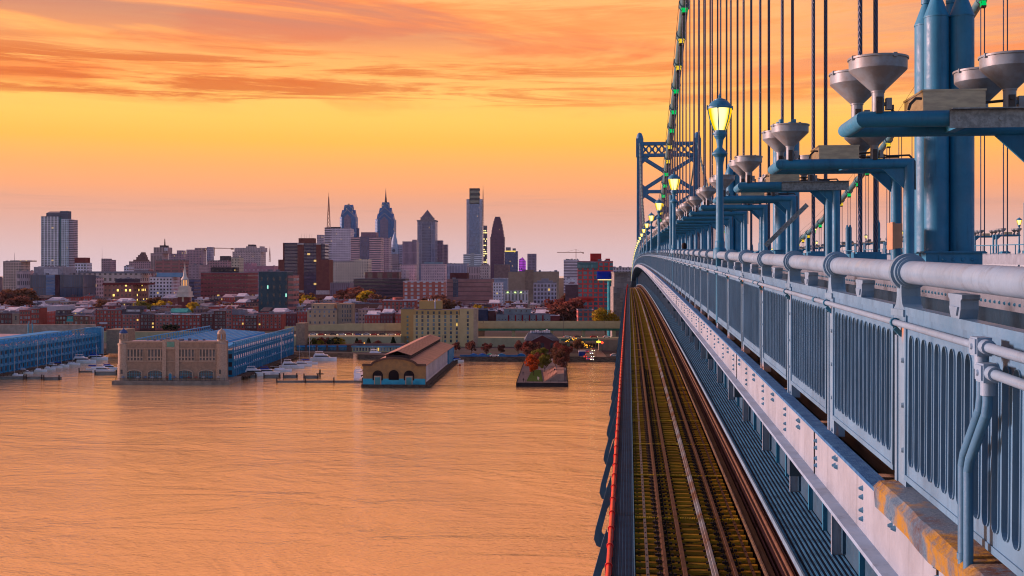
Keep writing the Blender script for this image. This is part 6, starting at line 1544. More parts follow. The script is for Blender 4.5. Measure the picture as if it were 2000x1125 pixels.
for p in (1111, 1190):
    mb = MB(); mb.box((p - 930) * q - 0.9, 4, 0, (p - 930) * q + 0.9, 6, zt(665.5)); mb.build('column', M_HW, t3)
# light poles along the highway
for i, (px, yt, yb, D) in enumerate([(576, 635, 660, 700), (584, 633, 656, 700), (709, 628, 655, 700), (752, 625, 655, 700), (1026, 622, 640, 716), (1100, 620, 668, 700), (1180, 625, 640, 716), (944, 625, 640, 716), (865, 655, 690, 640), (1022, 668, 690, 640), (1164, 668, 705, 607)]):
    mb = MB(); h = ZY(yt, D) - ZY(yb, D); mb.tube((0, 0, 0), (0, 0, h), 0.16, 6); mb.bar((0, 0, h), (1.4, 0, h + 0.2), 0.12, 0.1); mb.box(1.2, -0.15, h + 0.05, 2.0, 0.15, h + 0.2)
    if px == 1164:
        o = mb.build('street_lamp', R_DARK, None, loc=W(px, D, ZY(yb, D)), rz=PSI); tag(o, 'street lamp glowing yellow above the lit street by the river', 'street lamp')
        g = MB(); g.lathe([(0, -0.5), (1.1, -0.3), (1.1, 0.5), (0, 0.7)], 10, (1.4, 0, h)); g.build('lamp_glow', emit('lamp_yellow', (0.95, 0.8, 0.05), 1.6), o)
    else:
        o = mb.build('lamp_pole', R_DARK, None, loc=W(px, D, ZY(yb, D)), rz=PSI); tag(o, f'thin dark highway lamp pole, {ordinal(i + 1)} of the unlit ones along the embankment and viaduct', 'lamp pole', 'unlit highway lamp poles')
# cars
def car_mesh(paint_m, lights):
    mb = MB(); mb.poly_y([(-2.2, 0.3), (2.2, 0.3), (2.25, 0.75), (1.9, 0.95), (1.2, 1.0), (0.6, 1.45), (-1.0, 1.48), (-1.7, 1.0), (-2.2, 0.9)], -0.85, 0.85, 0)
    mb.poly_y([(-1.5, 1.0), (1.05, 1.0), (0.55, 1.38), (-0.95, 1.40)], -0.87, 0.87, 1)
    for x in (-1.4, 1.4):
        for s in (-1, 1): mb.tube((x, s * 0.7, 0.33), (x, s * 0.9, 0.33), 0.33, 10, m=2)
    for s in (-0.6, 0.6): mb.box(2.2, s - 0.18, 0.6, 2.28, s + 0.18, 0.78, 3); mb.box(-2.28, s - 0.18, 0.65, -2.2, s + 0.18, 0.82, 4)
    return mb.mesh('car', [paint_m, G_DK, M_BLACK, emit('headlight', (1, 0.85, 0.5), 6 if lights else 1), emit('taillight', (1, 0.03, 0.02), 3 if lights else 0.8)])
CARS = {'white': car_mesh(plain('white_car_paint', (0.6, 0.6, 0.62), rough=0.3), True), 'red': car_mesh(plain('red_car_paint', (0.4, 0.03, 0.03), rough=0.3), True), 'dark': car_mesh(plain('dark_car_paint', (0.03, 0.03, 0.05), rough=0.3), True), 'blue': car_mesh(plain('blue_car_paint', (0.04, 0.1, 0.3), rough=0.3), True)}
zl = ZY(657, 690)
for i, (px, c, D, z, rz_) in enumerate([(592, 'red', 700, zl, 0), (612, 'white', 703, zl, 0), (628, 'red', 699, zl, 0), (651, 'dark', 702, zl, 0), (668, 'white', 700, zl, 0), (682, 'red', 704, zl, 0), (700, 'blue', 700, zl, 0), (716, 'white', 702, zl, 0), (731, 'red', 699, zl, 0), (747, 'dark', 703, zl, 0), (765, 'white', 700, zl, 0), (776, 'red', 702, zl, 0)]):
    o = link(CARS[c], 'car', None, False, W(px, D, z + 0.02), PSI); tag(o, f'{c} car on the lower level of the highway embankment, {ordinal(i + 1)} from left', 'car', 'cars on the highway embankment')
for i, (px, c) in enumerate([(1108, 'white'), (1128, 'dark'), (1160, 'red'), (1185, 'white')]):
    o = link(CARS[c], 'car', None, False, W(px, 700, ZY(662, 688) + 0.02), PSI); tag(o, f'{c} car on the lower highway near the granite anchorage', 'car', 'cars on the lower highway')
k = 0
for px, yb in [(1141, 694), (1143, 699), (1146, 688), (1155, 692), (1157, 698), (1158, 686), (1148, 703), (1156, 704)]:
    D = (EZ - G0) * FPX / (yb - HORIZON); k += 1; c = ['white', 'dark', 'red', 'blue'][k % 4]
    o = link(CARS[c], 'car', None, False, W(px, D, G0 + 0.02), PSI + (pi / 2 if px > 1150 else -pi / 2) + pi); tag(o, f'{c} car with lights in the street below the granite anchorage, {ordinal(k)} of the queue', 'car', 'cars queueing in the lit street')
for px, yb, c in [(965, 697, 'white'), (1200, 696, 'white')]:
    D = (EZ - G0) * FPX / (yb - HORIZON); o = link(CARS[c], 'car', None, False, W(px, D, G0 + 0.02), PSI); tag(o, 'pale parked car on the quay right of the hotel' if px < 1000 else 'pale parked car at the foot of the granite anchorage', 'car')
# traffic lights glowing down the long street towards the horizon
mbs = {}
rnd = random.Random(77); k = 0
for i in range(26):
    D = rnd.uniform(880, 2200); x = 1125 + (rnd.uniform(-6, 7)) * 900 / D * 1.3
    c = rnd.choice(['amber', 'amber', 'white', 'red', 'green']); k += 1
    cc = {'amber': (1, 0.5, 0.08), 'white': (1, 0.85, 0.55), 'red': (1, 0.05, 0.03), 'green': (0.1, 0.9, 0.4)}[c]
    if c not in mbs:
        mbs[c] = MB(); mbs[c].lathe([(0, 0), (0.7, 0.4), (0.7, 1.0), (0, 1.4)], 8, (0, 0, 5.0), 1); mbs[c].tube((0, 0, 0), (0, 0, 5.2), 0.12, 5); mbs[c] = mbs[c].mesh('street_light', [R_DARK, emit(c + '_street_light', cc, 2.2)])
    o = link(mbs[c], 'street_light', None, False, W(x, D, G0 + 0.5 + (D - 880) * 0.006)); tag(o, f'{c} light on its post in the long street, {ordinal(k)} of those strung toward the horizon', 'street light', 'lights down the long street')
# string of amber lights beside the pump house
mb = MB(); rnd = random.Random(6)
for i in range(46):
    u = rnd.random(); mb.lathe([(0, 0), (0.24, 0.2), (0, 0.42)], 6, (u * 16, rnd.uniform(-2, 2), 4 + 2.2 * sin(u * 5) + rnd.uniform(-1, 1)))
t = thing('string_lights', 'strings of amber bulbs over a beer garden right of the pump house', 'lights', W(1104, 655, G0), PSI); mb.build('bulbs', emit('amber_bulb', (1, 0.42, 0.03), 2.0), t)['kind'] = 'stuff'
mb = MB(); [mb.tube((x, y, 0), (x, y, 6.5), 0.08, 5) for x in (0, 8, 16) for y in (-2, 2)]; mb.build('posts', R_DARK, t)
for px, py, c, lab in ((1132.5, 680, (1, 0.03, 0.02), 'red traffic light left of the lit street'), (1176, 683, (1, 0.05, 0.02), 'red round traffic light right of the lit street')):
    mb = MB(); mb.lathe([(0, -0.9), (0.9, 0), (0, 0.9)], 10, (0, 0, 5.5), 1); mb.tube((0, 0, 0), (0, 0, 5), 0.12, 6); o = mb.build('traffic_light', [R_DARK, emit('stop_red', c, 2.0)], None, loc=W(px, 640, G0)); tag(o, lab, 'traffic light')
# pump house
D = 640; t = thing('pump_house', 'dark red brick pump house with a grey hipped roof and central gable', 'building', W(1026, D, G0), PSI); q = D / FPX; zt = lambda y: ZY(y, D) - G0; Wd = 66 * q
mb = MB(); mb.box(0, 0, 0, Wd, 22, zt(664.5)); mb.build('wall', brickmat('pump_brick', (0.14, 0.018, 0.028)), t)
mb = MB(); z0_, z1_ = zt(665), zt(650); a = [(-0.4, -0.4, z0_), (Wd + 0.4, -0.4, z0_), (Wd + 0.4, 22, z0_), (-0.4, 22, z0_)]; r_ = [(2.0, 11, z1_), (Wd - 5, 11, z1_)]
mb.face([a[0], a[1], r_[1], r_[0]]); mb.face([a[1], a[2], r_[1]]); mb.face([a[2], a[3], r_[0], r_[1]]); mb.face([a[3], a[0], r_[0]]); rf = mb.build('roof', plain('slate_blue_roof', (0.09, 0.11, 0.14)), t)
mb = MB(); mb.poly_y([(Wd * 0.2, z0_), (Wd * 0.8, z0_), (Wd * 0.5, z0_ + 3.0)], -0.55, 5); mb.build('gable', brickmat('pump_brick', (0.14, 0.018, 0.028)), t)
mb = MB(); mb.bar((Wd * 0.18, -0.7, z0_), (Wd * 0.5, -0.7, z0_ + 3.1), 0.3, 0.4); mb.bar((Wd * 0.82, -0.7, z0_), (Wd * 0.5, -0.7, z0_ + 3.1), 0.3, 0.4); mb.build('gable_trim', R_GREY, t)
for x in (0.2, 0.5, 0.8):
    mb = MB(); pts = [(-1.1, 0), (1.1, 0), (1.1, 2.8)] + [(1.1 * cos(i * pi / 8), 2.8 + 1.1 * sin(i * pi / 8)) for i in range(1, 8)] + [(-1.1, 2.8)]; mb.poly_y(pts, -0.12, 0.1); mb.build('window', G_DK, t, False, (Wd * x, 0, 1.6))
mb = MB(); rnd = random.Random(8)
for i in range(9): mb.box(3 + i * 1.3, 9 + rnd.uniform(-1, 1), z1_ - 0.6, 4 + i * 1.3, 11 + rnd.uniform(-1, 1), z1_ + rnd.uniform(0.4, 1.6))
mb.build('roof_plant', R_WHITE, rf)
# kiosk and dinghy racks on the quay
t = thing('kiosk', 'small blue kiosk with a white roof on the quay near the bridge', 'kiosk', W(1131, 612, G0), PSI); mb = MB(); mb.box(0, 0, 0, 3.4, 2.6, 2.3); mb.build('wall', plain('blue_kiosk', (0.02, 0.06, 0.30)), t); mb = MB(); mb.box(-0.3, -0.3, 2.3, 3.7, 2.9, 2.7); mb.build('roof', R_WHITE, t)
for i, (px, c, nm) in enumerate([(925, (0.02, 0.16, 0.45), 'blue'), (942, (0.03, 0.14, 0.5), 'deep blue'), (958, (0.05, 0.35, 0.2), 'green'), (980, (0.05, 0.25, 0.45), 'turquoise'), (1018, (0.02, 0.2, 0.5), 'bright blue')]):
    mb = MB(); mb.poly_y([(-2.6, 0), (2.6, 0), (1.8, 1.0), (0, 1.5), (-1.8, 1.0)], 0, 2.4, 0); o = mb.build('tent', plain('tent_' + nm.replace(' ', '_'), c), None, loc=W(px, 609, G0), rz=PSI); tag(o, f'low {nm} boat tent standing on the quay edge right of the warehouse pier', 'tent', 'tents on the quay')
o = MB().box(0, 0, 0, 31, 0.3, 0.9).build('quay_banner', plain('blue_banner', (0.05, 0.2, 0.45)), None, loc=W(898, 608, G0), rz=PSI - 0.03); tag(o, 'long blue barrier along the quay edge below the tents', 'barrier')
o = MB().box(0, 0, 0, 22, 5, 6.5).build('stone_ramp', plain('tan_stone', (0.30, 0.23, 0.17)), None, loc=W(1170, 655, G0), rz=PSI); tag(o, 'tan stone ramp wall at the foot of the granite anchorage', 'wall')
mb = MB(); mb.box(0, 0, 0, 14, 60, 0.02); o = mb.build('street', plain('wet_asphalt', (0.08, 0.07, 0.08), rough=0.5), None, loc=W(1134, 606, G0), rz=PSI - 0.02); o['kind'] = 'structure'
# riverside houses between the piers
D = 650; q = D / FPX
t = thing('riverside_offices', 'low brown block with blue glazed bays between the two left piers', 'building', W(577, D, G0), PSI); Wd = 108 * q; zt = lambda y: ZY(y, D) - G0
mb = MB(); mb.box(0, 0, 0, Wd, 12, zt(674)); mb.build('wall', plain('brown_panel', (0.17, 0.10, 0.09)), t)
for i in range(5):
    x = 3.2 + i * Wd / 5.3
    for z0_, nm in ((zt(684.5), 'window'), (zt(696), 'window')):
        o = MB().box(x - 2.3, -0.1, z0_, x + 2.3, 0.1, z0_ + 2.0).build(nm, glassmat('blue_green_glass', (0.02, 0.08, 0.12)), t); MB().box(x - 2.4, -0.35, z0_ + 1.9, x + 2.4, 0.0, z0_ + 2.9).build('awning', plain('blue_awning', (0.03, 0.25, 0.55)), t)
t = thing('yellow_terrace', 'long pale yellow terrace with a blue cornice left of the warehouse pier', 'building', W(687, 642, G0), PSI); q = 642 / FPX; Wd = 104 * q; zt = lambda y: ZY(y, 642) - G0
mb = MB(); mb.box(0, 0, 0, Wd, 10, zt(678.5)); mb.build('wall', plain('pale_yellow_wall', (0.52, 0.46, 0.26)), t)
mb = MB(); mb.box(-0.2, -0.4, zt(678.5), Wd + 0.2, 0.3, zt(675.5)); mb.build('cornice', plain('light_blue_trim', (0.16, 0.38, 0.52)), t); mb = MB(); mb.poly_x([(0, zt(676.5)), (10, zt(676.5)), (7, zt(672)), (2, zt(672.5))], 0, Wd); mb.build('roof', R_DARK, t)
wins(t, lins(0.5, Wd - 0.5, 17), [zt(696), zt(685)], 0.8, 1.7, plain('white_window_frame', (0.42, 0.38, 0.38)), [G_DK, G_GR], seed=41, lit=0.03)
o = MB().lathe([(0, 0), (0.5, 0.4), (0, 0.9)], 8).build('orange_lamp', emit('orange_glow', (1, 0.4, 0.05), 3.0), None, loc=W(711.5, 655, ZY(672, 655))); tag(o, 'glowing orange lamp above the pale yellow terrace', 'lamp')
# left shore elevated promenade
t = thing('park_wall', 'pale parapet wall of the park behind the left blue pier flats', 'wall', W(-20, 830, G0), PSI); q = 830 / FPX; mb = MB(); mb.box(0, 0, 0, 205 * q, 3, ZY(634, 830) - G0); mb.build('wall', plain('pale_stone_wall', (0.44, 0.36, 0.31)), t)
t = thing('green_park', 'low pale stone retaining wall behind the headhouse turret', 'wall', W(196, 730, G0), PSI); q = 730 / FPX; mb = MB(); mb.box(0, 0, 0, 270 * q, 3, ZY(648, 730) - G0); mb.build('wall', M_HW, t)
# ================================================================== PIERS
M_BLUE = basic('bright_blue_paint', (0.02, 0.27, 0.48), (0.02, 0.20, 0.40), rough=0.6, scale=0.4); M_BLUEL = basic('light_blue_metal_roof', (0.03, 0.30, 0.62), (0.02, 0.22, 0.50), rough=0.8, scale=0.3, stretch=(3, 0.2, 1))
M_STONE = basic('brown_stone', (0.31, 0.23, 0.17), (0.23, 0.17, 0.13), rough=0.9, scale=0.8); M_TRIM = basic('pale_stone_trim', (0.42, 0.33, 0.26), (0.32, 0.25, 0.2), rough=0.9, scale=1.5)
M_PILE = basic('tarred_pile', (0.05, 0.035, 0.03), (0.09, 0.07, 0.06), rough=0.95, scale=1)
M_PIERTOP = basic('pier_concrete', (0.26, 0.23, 0.20), (0.18, 0.15, 0.13), rough=0.9, scale=0.4)
def piles(mb, xs, ys, z=1.4, r=0.18):
    for x in xs:
        for y in ys: mb.tube((x, y, -1.0), (x, y, z), r, 6)
def arch_poly(cx, w, h, n=8, flat=0.5):
    return [(cx - w / 2, 0), (cx + w / 2, 0), (cx + w / 2, h)] + [(cx + w / 2 * cos(i * pi / n), h + w / 2 * flat * sin(i * pi / n)) for i in range(1, n)] + [(cx - w / 2, h)]
def condo_side(t, Xw, y0, y1, nb, H, zb, frame_up, seed, pink=True):
    """blue frame facade on the side wall at x = Xw, facing +x (a multi-storey row of bays)"""
    L = y1 - y0; bay = L / nb
    w = MB(); w.box(2.0, y0, zb, Xw, y1, H, 0, 1)
    w.build('wall', [facade((0.01, 0.17, 0.32), (0.008, 0.012, 0.025), bay, 3.6, 0.66, 0.56, 0.02, gr=0.5), M_PIERTOP], t)
    mb = MB(); pk = MB(); fr_ = MB(); rnd = random.Random(seed)
    for i in range(nb + 1):
        y = y0 + i * bay
        mb.box(Xw, y - 0.22, zb, Xw + 0.9, y + 0.22, H + 0.4); fr_.box(Xw + 0.5, y - 0.14, H + 0.4, Xw + 0.8, y + 0.14, H + frame_up)
        fr_.bar((Xw + 0.6, y, H + frame_up * 0.8), (Xw - 3.2, y, H + 0.2), 0.2, 0.25)
    for z in (zb + 3.3, zb + 6.9, zb + 10.4): mb.box(Xw, y0, z, Xw + 0.7, y1, z + 0.55)
    fr_.box(Xw + 0.3, y0, H + frame_up - 0.4, Xw + 0.95, y1, H + frame_up)
    for i in range(nb):
        y = y0 + i * bay
        pk.box(Xw + 0.25, y + bay * 0.22, H - 4.1, Xw + 0.6, y + bay * 0.78, H - 2.7); pk.box(Xw + 0.1, y + bay * 0.15, H - 0.2, Xw + 0.5, y + bay * 0.85, H + 0.9)
        if rnd.random() < 0.7: pk.box(Xw + 0.2, y + bay * 0.25, zb + 3.9, Xw + 0.5, y + bay * 0.75, zb + 4.4)
    mb.build('balcony_frame', M_BLUE, t); fr_.build('roof_frame', M_BLUE, t); pk.build('balcony_panels', plain('pale_pink_panel', (0.80, 0.70, 0.72)) if pink else M_BLUE, t)['kind'] = 'stuff'
    return bay
# --- pier with the twin-turreted headhouse
D0 = 483; pier = thing('pier_flats', 'twin-turreted stone headhouse pier with long blue flats and blue roofs behind', 'pier building', W(229, D0, 0), PSI)
PW = (441 - 229) / FPX * D0; PL = 153; zt = lambda y: ZY(y, D0)
mb = MB(); mb.box(-1.5, -2.5, -1, PW + 2.0, 20, 1.7); mb.build('quay', M_PIERTOP, pier)
mb = MB(); mb.box(-1, 20, 1.2, PW + 4, PL, 1.9); piles(mb, [-0.5, PW + 3.6, PW + 2.2], [20 + i * 4 for i in range(33)]); mb.build('pier_deck', M_PILE, pier)
HH = zt(668.5)
mb = MB(); mb.box(2.5, 0, 1.7, PW - 2.5, 14, HH, 0, 1); mb.build('headhouse_wall', [M_STONE, R_PINK], pier)
mb = MB(); mb.box(2.5, -0.3, zt(681), PW - 2.5, 0, zt(679.8)); mb.box(2.5, -0.3, zt(706.5), PW - 2.5, 0, zt(705.6)); mb.box(2.4, -0.25, HH - 0.1, PW - 2.4, 0.6, HH + 0.45)
for f in (0.435, 0.555): mb.box(PW * f - 0.8, -0.6, 1.7, PW * f + 0.8, 0.0, HH + 1.0)
mb.box(PW * 0.435, -0.4, zt(682), PW * 0.555, 0.0, HH + 1.2)
mb.build('stone_trim', M_TRIM, pier)
MB().box(PW * 0.495 - 1.6, -0.6, HH - 2.0, PW * 0.495 + 1.6, -0.4, HH + 0.2).build('crest_panel', plain('verdigris', (0.16, 0.36, 0.28)), pier)
tall = MB(); tall.box(-0.45, -0.1, 0, 0.45, 0.05, 1.0, 1); tall.box(-0.45, -0.1, 1.4, 0.45, 0.05, 4.4, 1)
for x in (-0.72, 0.45): tall.box(x, -0.22, -0.3, x + 0.27, 0.05, 4.7, 0)
tall.box(-0.45, -0.2, 1.0, 0.45, 0.05, 1.4, 0); tall.box(-0.7, -0.25, -0.7, 0.7, 0.05, -0.3, 0)
tall_me = tall.mesh('window', [M_TRIM, G_DK])
for a, c in ((248, 280), (288.5, 320.5), (348, 380), (389, 421)):
    for i in range(5): link(tall_me, 'window', pier, False, ((a - 229 + (c - a) * (i + 0.5) / 5) / FPX * D0, -0.02, zt(703)))
archm = MB(); archm.poly_y(arch_poly(0, 6.2, 2.4, 10, 0.42), -0.06, 0.1, 1)
for i in range(11):
    a0, a1 = i * pi / 11, (i + 1) * pi / 11
    archm.bar((3.35 * cos(a0), -0.15, 2.4 + 3.35 * 0.42 * sin(a0)), (3.35 * cos(a1), -0.15, 2.4 + 3.35 * 0.42 * sin(a1)), 0.4, 0.45, 0, up=(0, 1, 0))
for s in (-1, 1): archm.box(s * 3.3 - 0.2, -0.35, 0, s * 3.3 + 0.2, 0.05, 2.4, 0)
for x in (-2.1, -1.05, 0, 1.05, 2.1): archm.box(x - 0.07, -0.14, 0, x + 0.07, -0.05, 3.2, 2)
for z in (0.9, 2.3): archm.box(-3.1, -0.13, z, 3.1, -0.05, z + 0.12, 2)
arch_me = archm.mesh('arched_window', [M_TRIM, G_DK, plain('teal_mullion', (0.04, 0.25, 0.36))])
for p in (262.5, 303.5, 361.5, 403): link(arch_me, 'arched_window', pier, False, ((p - 229) / FPX * D0, -0.02, 2.4))
dm = MB(); dm.poly_y(arch_poly(0, 1.7, 2.6, 8, 1), -0.1, 0.1, 0); dm.poly_y(arch_poly(0, 1.2, 2.2, 8, 1), -0.16, -0.1, 1); dm.build('door', [M_TRIM, plain('blue_door', (0.04, 0.3, 0.5))], pier, False, ((332.5 - 229) / FPX * D0, -0.05, 1.9))
def turret(x):
    mb = MB(); c = (x, 1.5, 0)
    mb.lathe([(2.6, 1.7), (2.6, 8.0), (2.7, 8.0), (2.7, 8.4), (2.4, 8.4), (2.4, HH - 1.2), (2.55, HH - 1.2), (2.55, HH - 0.6), (2.0, HH - 0.4), (1.8, HH + 0.9), (2.0, HH + 0.9), (2.0, HH + 1.2)], 8, c)
    for i in range(8): a = i * pi / 4; mb.box(x + 1.6 * cos(a) - 0.25, 1.5 + 1.6 * sin(a) - 0.25, HH + 1.2, x + 1.6 * cos(a) + 0.25, 1.5 + 1.6 * sin(a) + 0.25, HH + 3.4)
    mb.lathe([(1.75, HH + 3.4), (1.8, HH + 3.8), (0, HH + 3.8)], 8, c)
    t_ = mb.build('turret', M_TRIM, pier); mb = MB(); mb.lathe([(1.8, HH + 3.8), (1.6, HH + 4.6), (0.9, HH + 5.2), (0.3, HH + 5.6), (0.0, HH + 6.3)], 10, c); mb.build('dome', plain('blue_dome', (0.04, 0.09, 0.22)) if x < 10 else M_TRIM, t_)
    MB().box(x - 0.4, 1.5 - 2.72, 4.6, x + 0.4, 1.5 - 2.2, 6.4).build('slit_window', G_DK, t_)
turret(2.2); turret(PW - 2.2)
condo_side(pier, PW - 1.0, 15, PL - 2, 33, 13.6, 1.9, 3.6, 4)
mb = MB(); mb.box(2, 15, 13.6, PW - 6, PL - 2, 13.75); mb.build('flat_roof', R_WHITE, pier)
mb = MB(); mb.poly_y([(7, 13.8), (31, 13.8), (30.5, 14.6), (7.5, 16.4)], 24, PL - 4); mb.build('skylight_roof', M_BLUEL, pier)
mb = MB()
for i in range(9): mb.box(9 + i * 2.6, 24, 14.6, 9.12 + i * 2.6, PL - 4, 16.4 - i * 0.2)
mb.build('roof_seams', plain('pale_seam', (0.35, 0.5, 0.6)), pier)
mb = MB(); mb.poly_y([(33.5, 13.8), (PW - 6.5, 13.8), (PW - 6.9, 14.3), (33.9, 14.3)], 24, PL - 4); mb.build('blue_strip_roof', M_BLUEL, pier)
mb = MB()
for i in range(30):
    y = 22 + i * 4.2; mb.box(1.0, y - 0.13, 13.6, 1.3, y + 0.13, 18.4); mb.bar((1.15, y, 17.0), (4.5, y, 14.2), 0.18, 0.22)
    mb.box(2.6, y - 0.13, 13.6, 2.9, y + 0.13, 16.4)
mb.box(0.9, 22, 18.0, 1.4, 22 + 29 * 4.2, 18.4); mb.box(0.9, 22, 15.8, 1.4, 22 + 29 * 4.2, 16.1); mb.build('left_roof_frame', M_BLUE, pier)
mb = MB(); rnd = random.Random(2)
for i in range(9): mb.box(8 + i * 3.1 + rnd.uniform(0, 1), 9 + rnd.uniform(0, 3), HH - 0.2, 9.6 + i * 3.1, 12 + rnd.uniform(0, 1), HH + rnd.uniform(0.6, 1.3))
mb.build('rooftop_units', R_GREY, pier)
mb = MB()
for i in range(24): mb.box(i * PW / 23 - 0.05, -2.3, 1.7, i * PW / 23 + 0.05, -2.2, 2.8)
mb.box(0, -2.3, 2.75, PW, -2.2, 2.85); mb.build('quay_railing', M_BLACK, pier)
# café umbrellas and tables along the quay: countable, each its own
rnd = random.Random(9)
um = MB(); um.lathe([(0.05, 0), (0.05, 2.0), (1.1, 1.9), (0, 2.5)], 8)
for i in range(14):
    c = rnd.choice([('white', (0.6, 0.58, 0.56)), ('red', (0.35, 0.05, 0.04)), ('green', (0.03, 0.12, 0.08)), ('blue', (0.04, 0.2, 0.4))])
    p = pier.location + Matrix.Rotation(PSI, 3, 'Z') @ Vector((3 + i * (PW - 6) / 13, -1.2 + rnd.uniform(-0.3, 0.2), 1.7))
    o = um.build('parasol', plain('parasol_' + c[0], c[1]), None, loc=p); o.scale = (0.8, 0.8, 0.75); tag(o, f'small {c[0]} parasol on the headhouse quay, {ordinal(i + 1)} from left', 'parasol', 'parasols along the headhouse quay')
# --- left pier flats
DL = 470; pl = thing('pier_flats', 'long bright blue framed flats on the pier at the left edge', 'pier building', W(-420, DL, 0), PSI)
WL = (-233.5) - (-420 - 1000) / FPX * DL
mb = MB(); mb.box(-2, -8, 1.2, WL + 3.6, 172, 1.9); piles(mb, [WL + 3.2], [i * 4 for i in range(42)]); mb.build('pier_deck', M_PILE, pl)
condo_side(pl, WL, 0, 168, 36, 13.0, 1.9, 4.6, 8, False)
mb = MB(); mb.box(2, 1, 13.0, WL - 1, 168, 13.2); mb.build('flat_roof', R_PINK, pl)
mb = MB(); mb.box(WL - 8, 166, 1.9, WL + 1.6, 170, 16.8); mb.build('end_frame', M_BLUE, pl)
mb = MB(); mb.poly_y([(WL - 26, 13.3), (WL - 12, 13.3), (WL - 13, 15.2), (WL - 25, 15.4)], 6, 160); mb.build('terrace_roof', M_BLUEL, pl)
mb = MB(); rnd = random.Random(12)
for i in range(70):
    y = 2 + i * 2.35; x = WL - rnd.uniform(1.5, 6); mb.box(x, y, 13.2, x + rnd.uniform(0.4, 1.2), y + rnd.uniform(0.4, 1.2), 13.2 + rnd.uniform(0.5, 1.8))
mb.build('terrace_furniture', plain('terrace_blue_grey', (0.15, 0.3, 0.42)), pl)['kind'] = 'stuff'
MB().box(WL + 3, 170, 1.9, WL + 14, 186, 15.5).build('brown_end_block', M_STONE, pl)
tm = MB()
for s in (0, 2.6): tm.path([(s, 0, 0), (s, 0, 5.0), (s * 0.8, 0, 6.0)], 0.3, 8)
o = tm.build('vent_horns', plain('sky_blue_paint', (0.08, 0.36, 0.5)), None, loc=W(55, 640, 13.0)); tag(o, 'pair of bright blue vent pipes sticking up behind the left pier flats', 'vent')
# glazed block between the left pier and headhouse
o = MB().box(0, 0, 0, 9, 10, 9).build('waterside_block', facade((0.20, 0.15, 0.14), (0.03, 0.07, 0.11), 3, 4, 0.7, 0.7, 0.15), None, loc=W(212, 672, G0), rz=PSI); tag(o, 'small glazed block at the shore between the left blue flats and the headhouse', 'building')
o = MB().box(0, 0, 0, 5, 12, 16).build('brown_tower_block', M_STONE, None, loc=W(578, 650, G0), rz=PSI); tag(o, 'narrow brown end block where the headhouse pier meets the shore', 'building')
# --- warehouse pier
DW = 470; wr = thing('pier_warehouse', 'old pier warehouse with three dark arches, turquoise base and rusty pink roofs', 'warehouse', W(709, DW, 0), PSI - 0.04)
WW = 122 / FPX * DW; WLn = 134
mb = MB(); mb.box(-0.6, -0.8, -0.6, WW + 2.2, WLn, 1.3); piles(mb, [WW + 1.9], [i * 3 for i in range(44)], 1.6); mb.build('pier_deck', M_PILE, wr)
zt = lambda y: ZY(y, DW)
pr = [(0, 1.3), (WW, 1.3), (WW, 9.6), (WW - 3.2, 9.6), (WW - 3.4, 9.2)] + [(WW / 2 + (WW / 2 - 3.4) * cos(i * pi / 10), 9.3 + 3.0 * sin(i * pi / 10) ** 1.2) for i in range(1, 10)] + [(3.4, 9.2), (3.2, 9.6), (0, 9.6)]
mb = MB(); mb.poly_y(pr, 0, 2.5); mb.build('front_wall', basic('ochre_render', (0.30, 0.19, 0.085), (0.22, 0.15, 0.08), rough=0.9, scale=0.5), wr)
tr = MB(); arcp = pr[3:-1]
for p_, q_ in zip(arcp, arcp[1:]): tr.bar((p_[0], -0.1, p_[1]), (q_[0], -0.1, q_[1]), 0.9, 0.7, up=(0, 1, 0))
tr.box(-0.3, -0.4, 8.9, 3.4, 0.3, 9.9); tr.box(WW - 3.4, -0.4, 8.9, WW + 0.3, 0.3, 9.9); tr.build('cornice', plain('dark_cornice', (0.12, 0.08, 0.065)), wr)
MB().box(-0.05, -0.15, 1.3, WW + 0.05, 0.0, 3.7).build('turquoise_base', plain('turquoise_render', (0.04, 0.36, 0.56)), wr)
da = MB(); da.poly_y(arch_poly(0, 4.3, 2.0, 12, 1), -0.12, 0.05, 0); da_me = da.mesh('arch_dark_panel', plain('arch_dark', (0.012, 0.01, 0.014)))  # flat near-black panel: the shade inside the arch is painted on
for i, x in enumerate((6.2, 12.9, 19.3)):
    link(da_me, 'arch_dark_panel', wr, False, (x, -0.12, 3.2 if i == 1 else 3.0))
    if i != 1:
        d = MB(); d.box(-1.5, -0.5, 0, 1.5, -0.2, 3.6); dd = d.build('door_frame', M_TRIM, wr, False, (x, 0, 1.3)); MB().box(-1.1, -0.6, 0, 1.1, -0.5, 3.0).build('door', plain('teal_door', (0.06, 0.25, 0.30)), dd)
M_PINKR = basic('rusty_pink_roof', (0.34, 0.17, 0.16), (0.22, 0.12, 0.12), rough=0.55, scale=0.12, stretch=(1, 3, 1), bump=0.1)
mb = MB(); mb.box(1.5, 2.5, 1.3, WW - 0.8, WLn, 8.4); mb.build('shed_wall', facade((0.45, 0.40, 0.42), (0.05, 0.13, 0.22), 3.2, 9, 0.4, 0.8, 0, gr=0.6), wr)
MB().box(WW - 0.8, WLn - 30, 1.3, WW - 0.2, WLn, 8.3).build('blue_wall_panel', M_BLUE, wr)
mb = MB(); mb.poly_y([(0.6, 8.6), (8.5, 10.9), (8.5, 11.05), (0.5, 8.8)], 2.5, WLn); mb.poly_y([(WW - 8, 10.9), (WW - 0.1, 8.6), (WW, 8.8), (WW - 8, 11.05)], 2.5, WLn); mb.build('lower_roof', M_PINKR, wr)
mb = MB(); mb.box(8.3, 9, 10.6, WW - 7.8, WLn - 0.2, 12.8); mb.build('clerestory', plain('sooty_wall', (0.05, 0.04, 0.045)), wr)
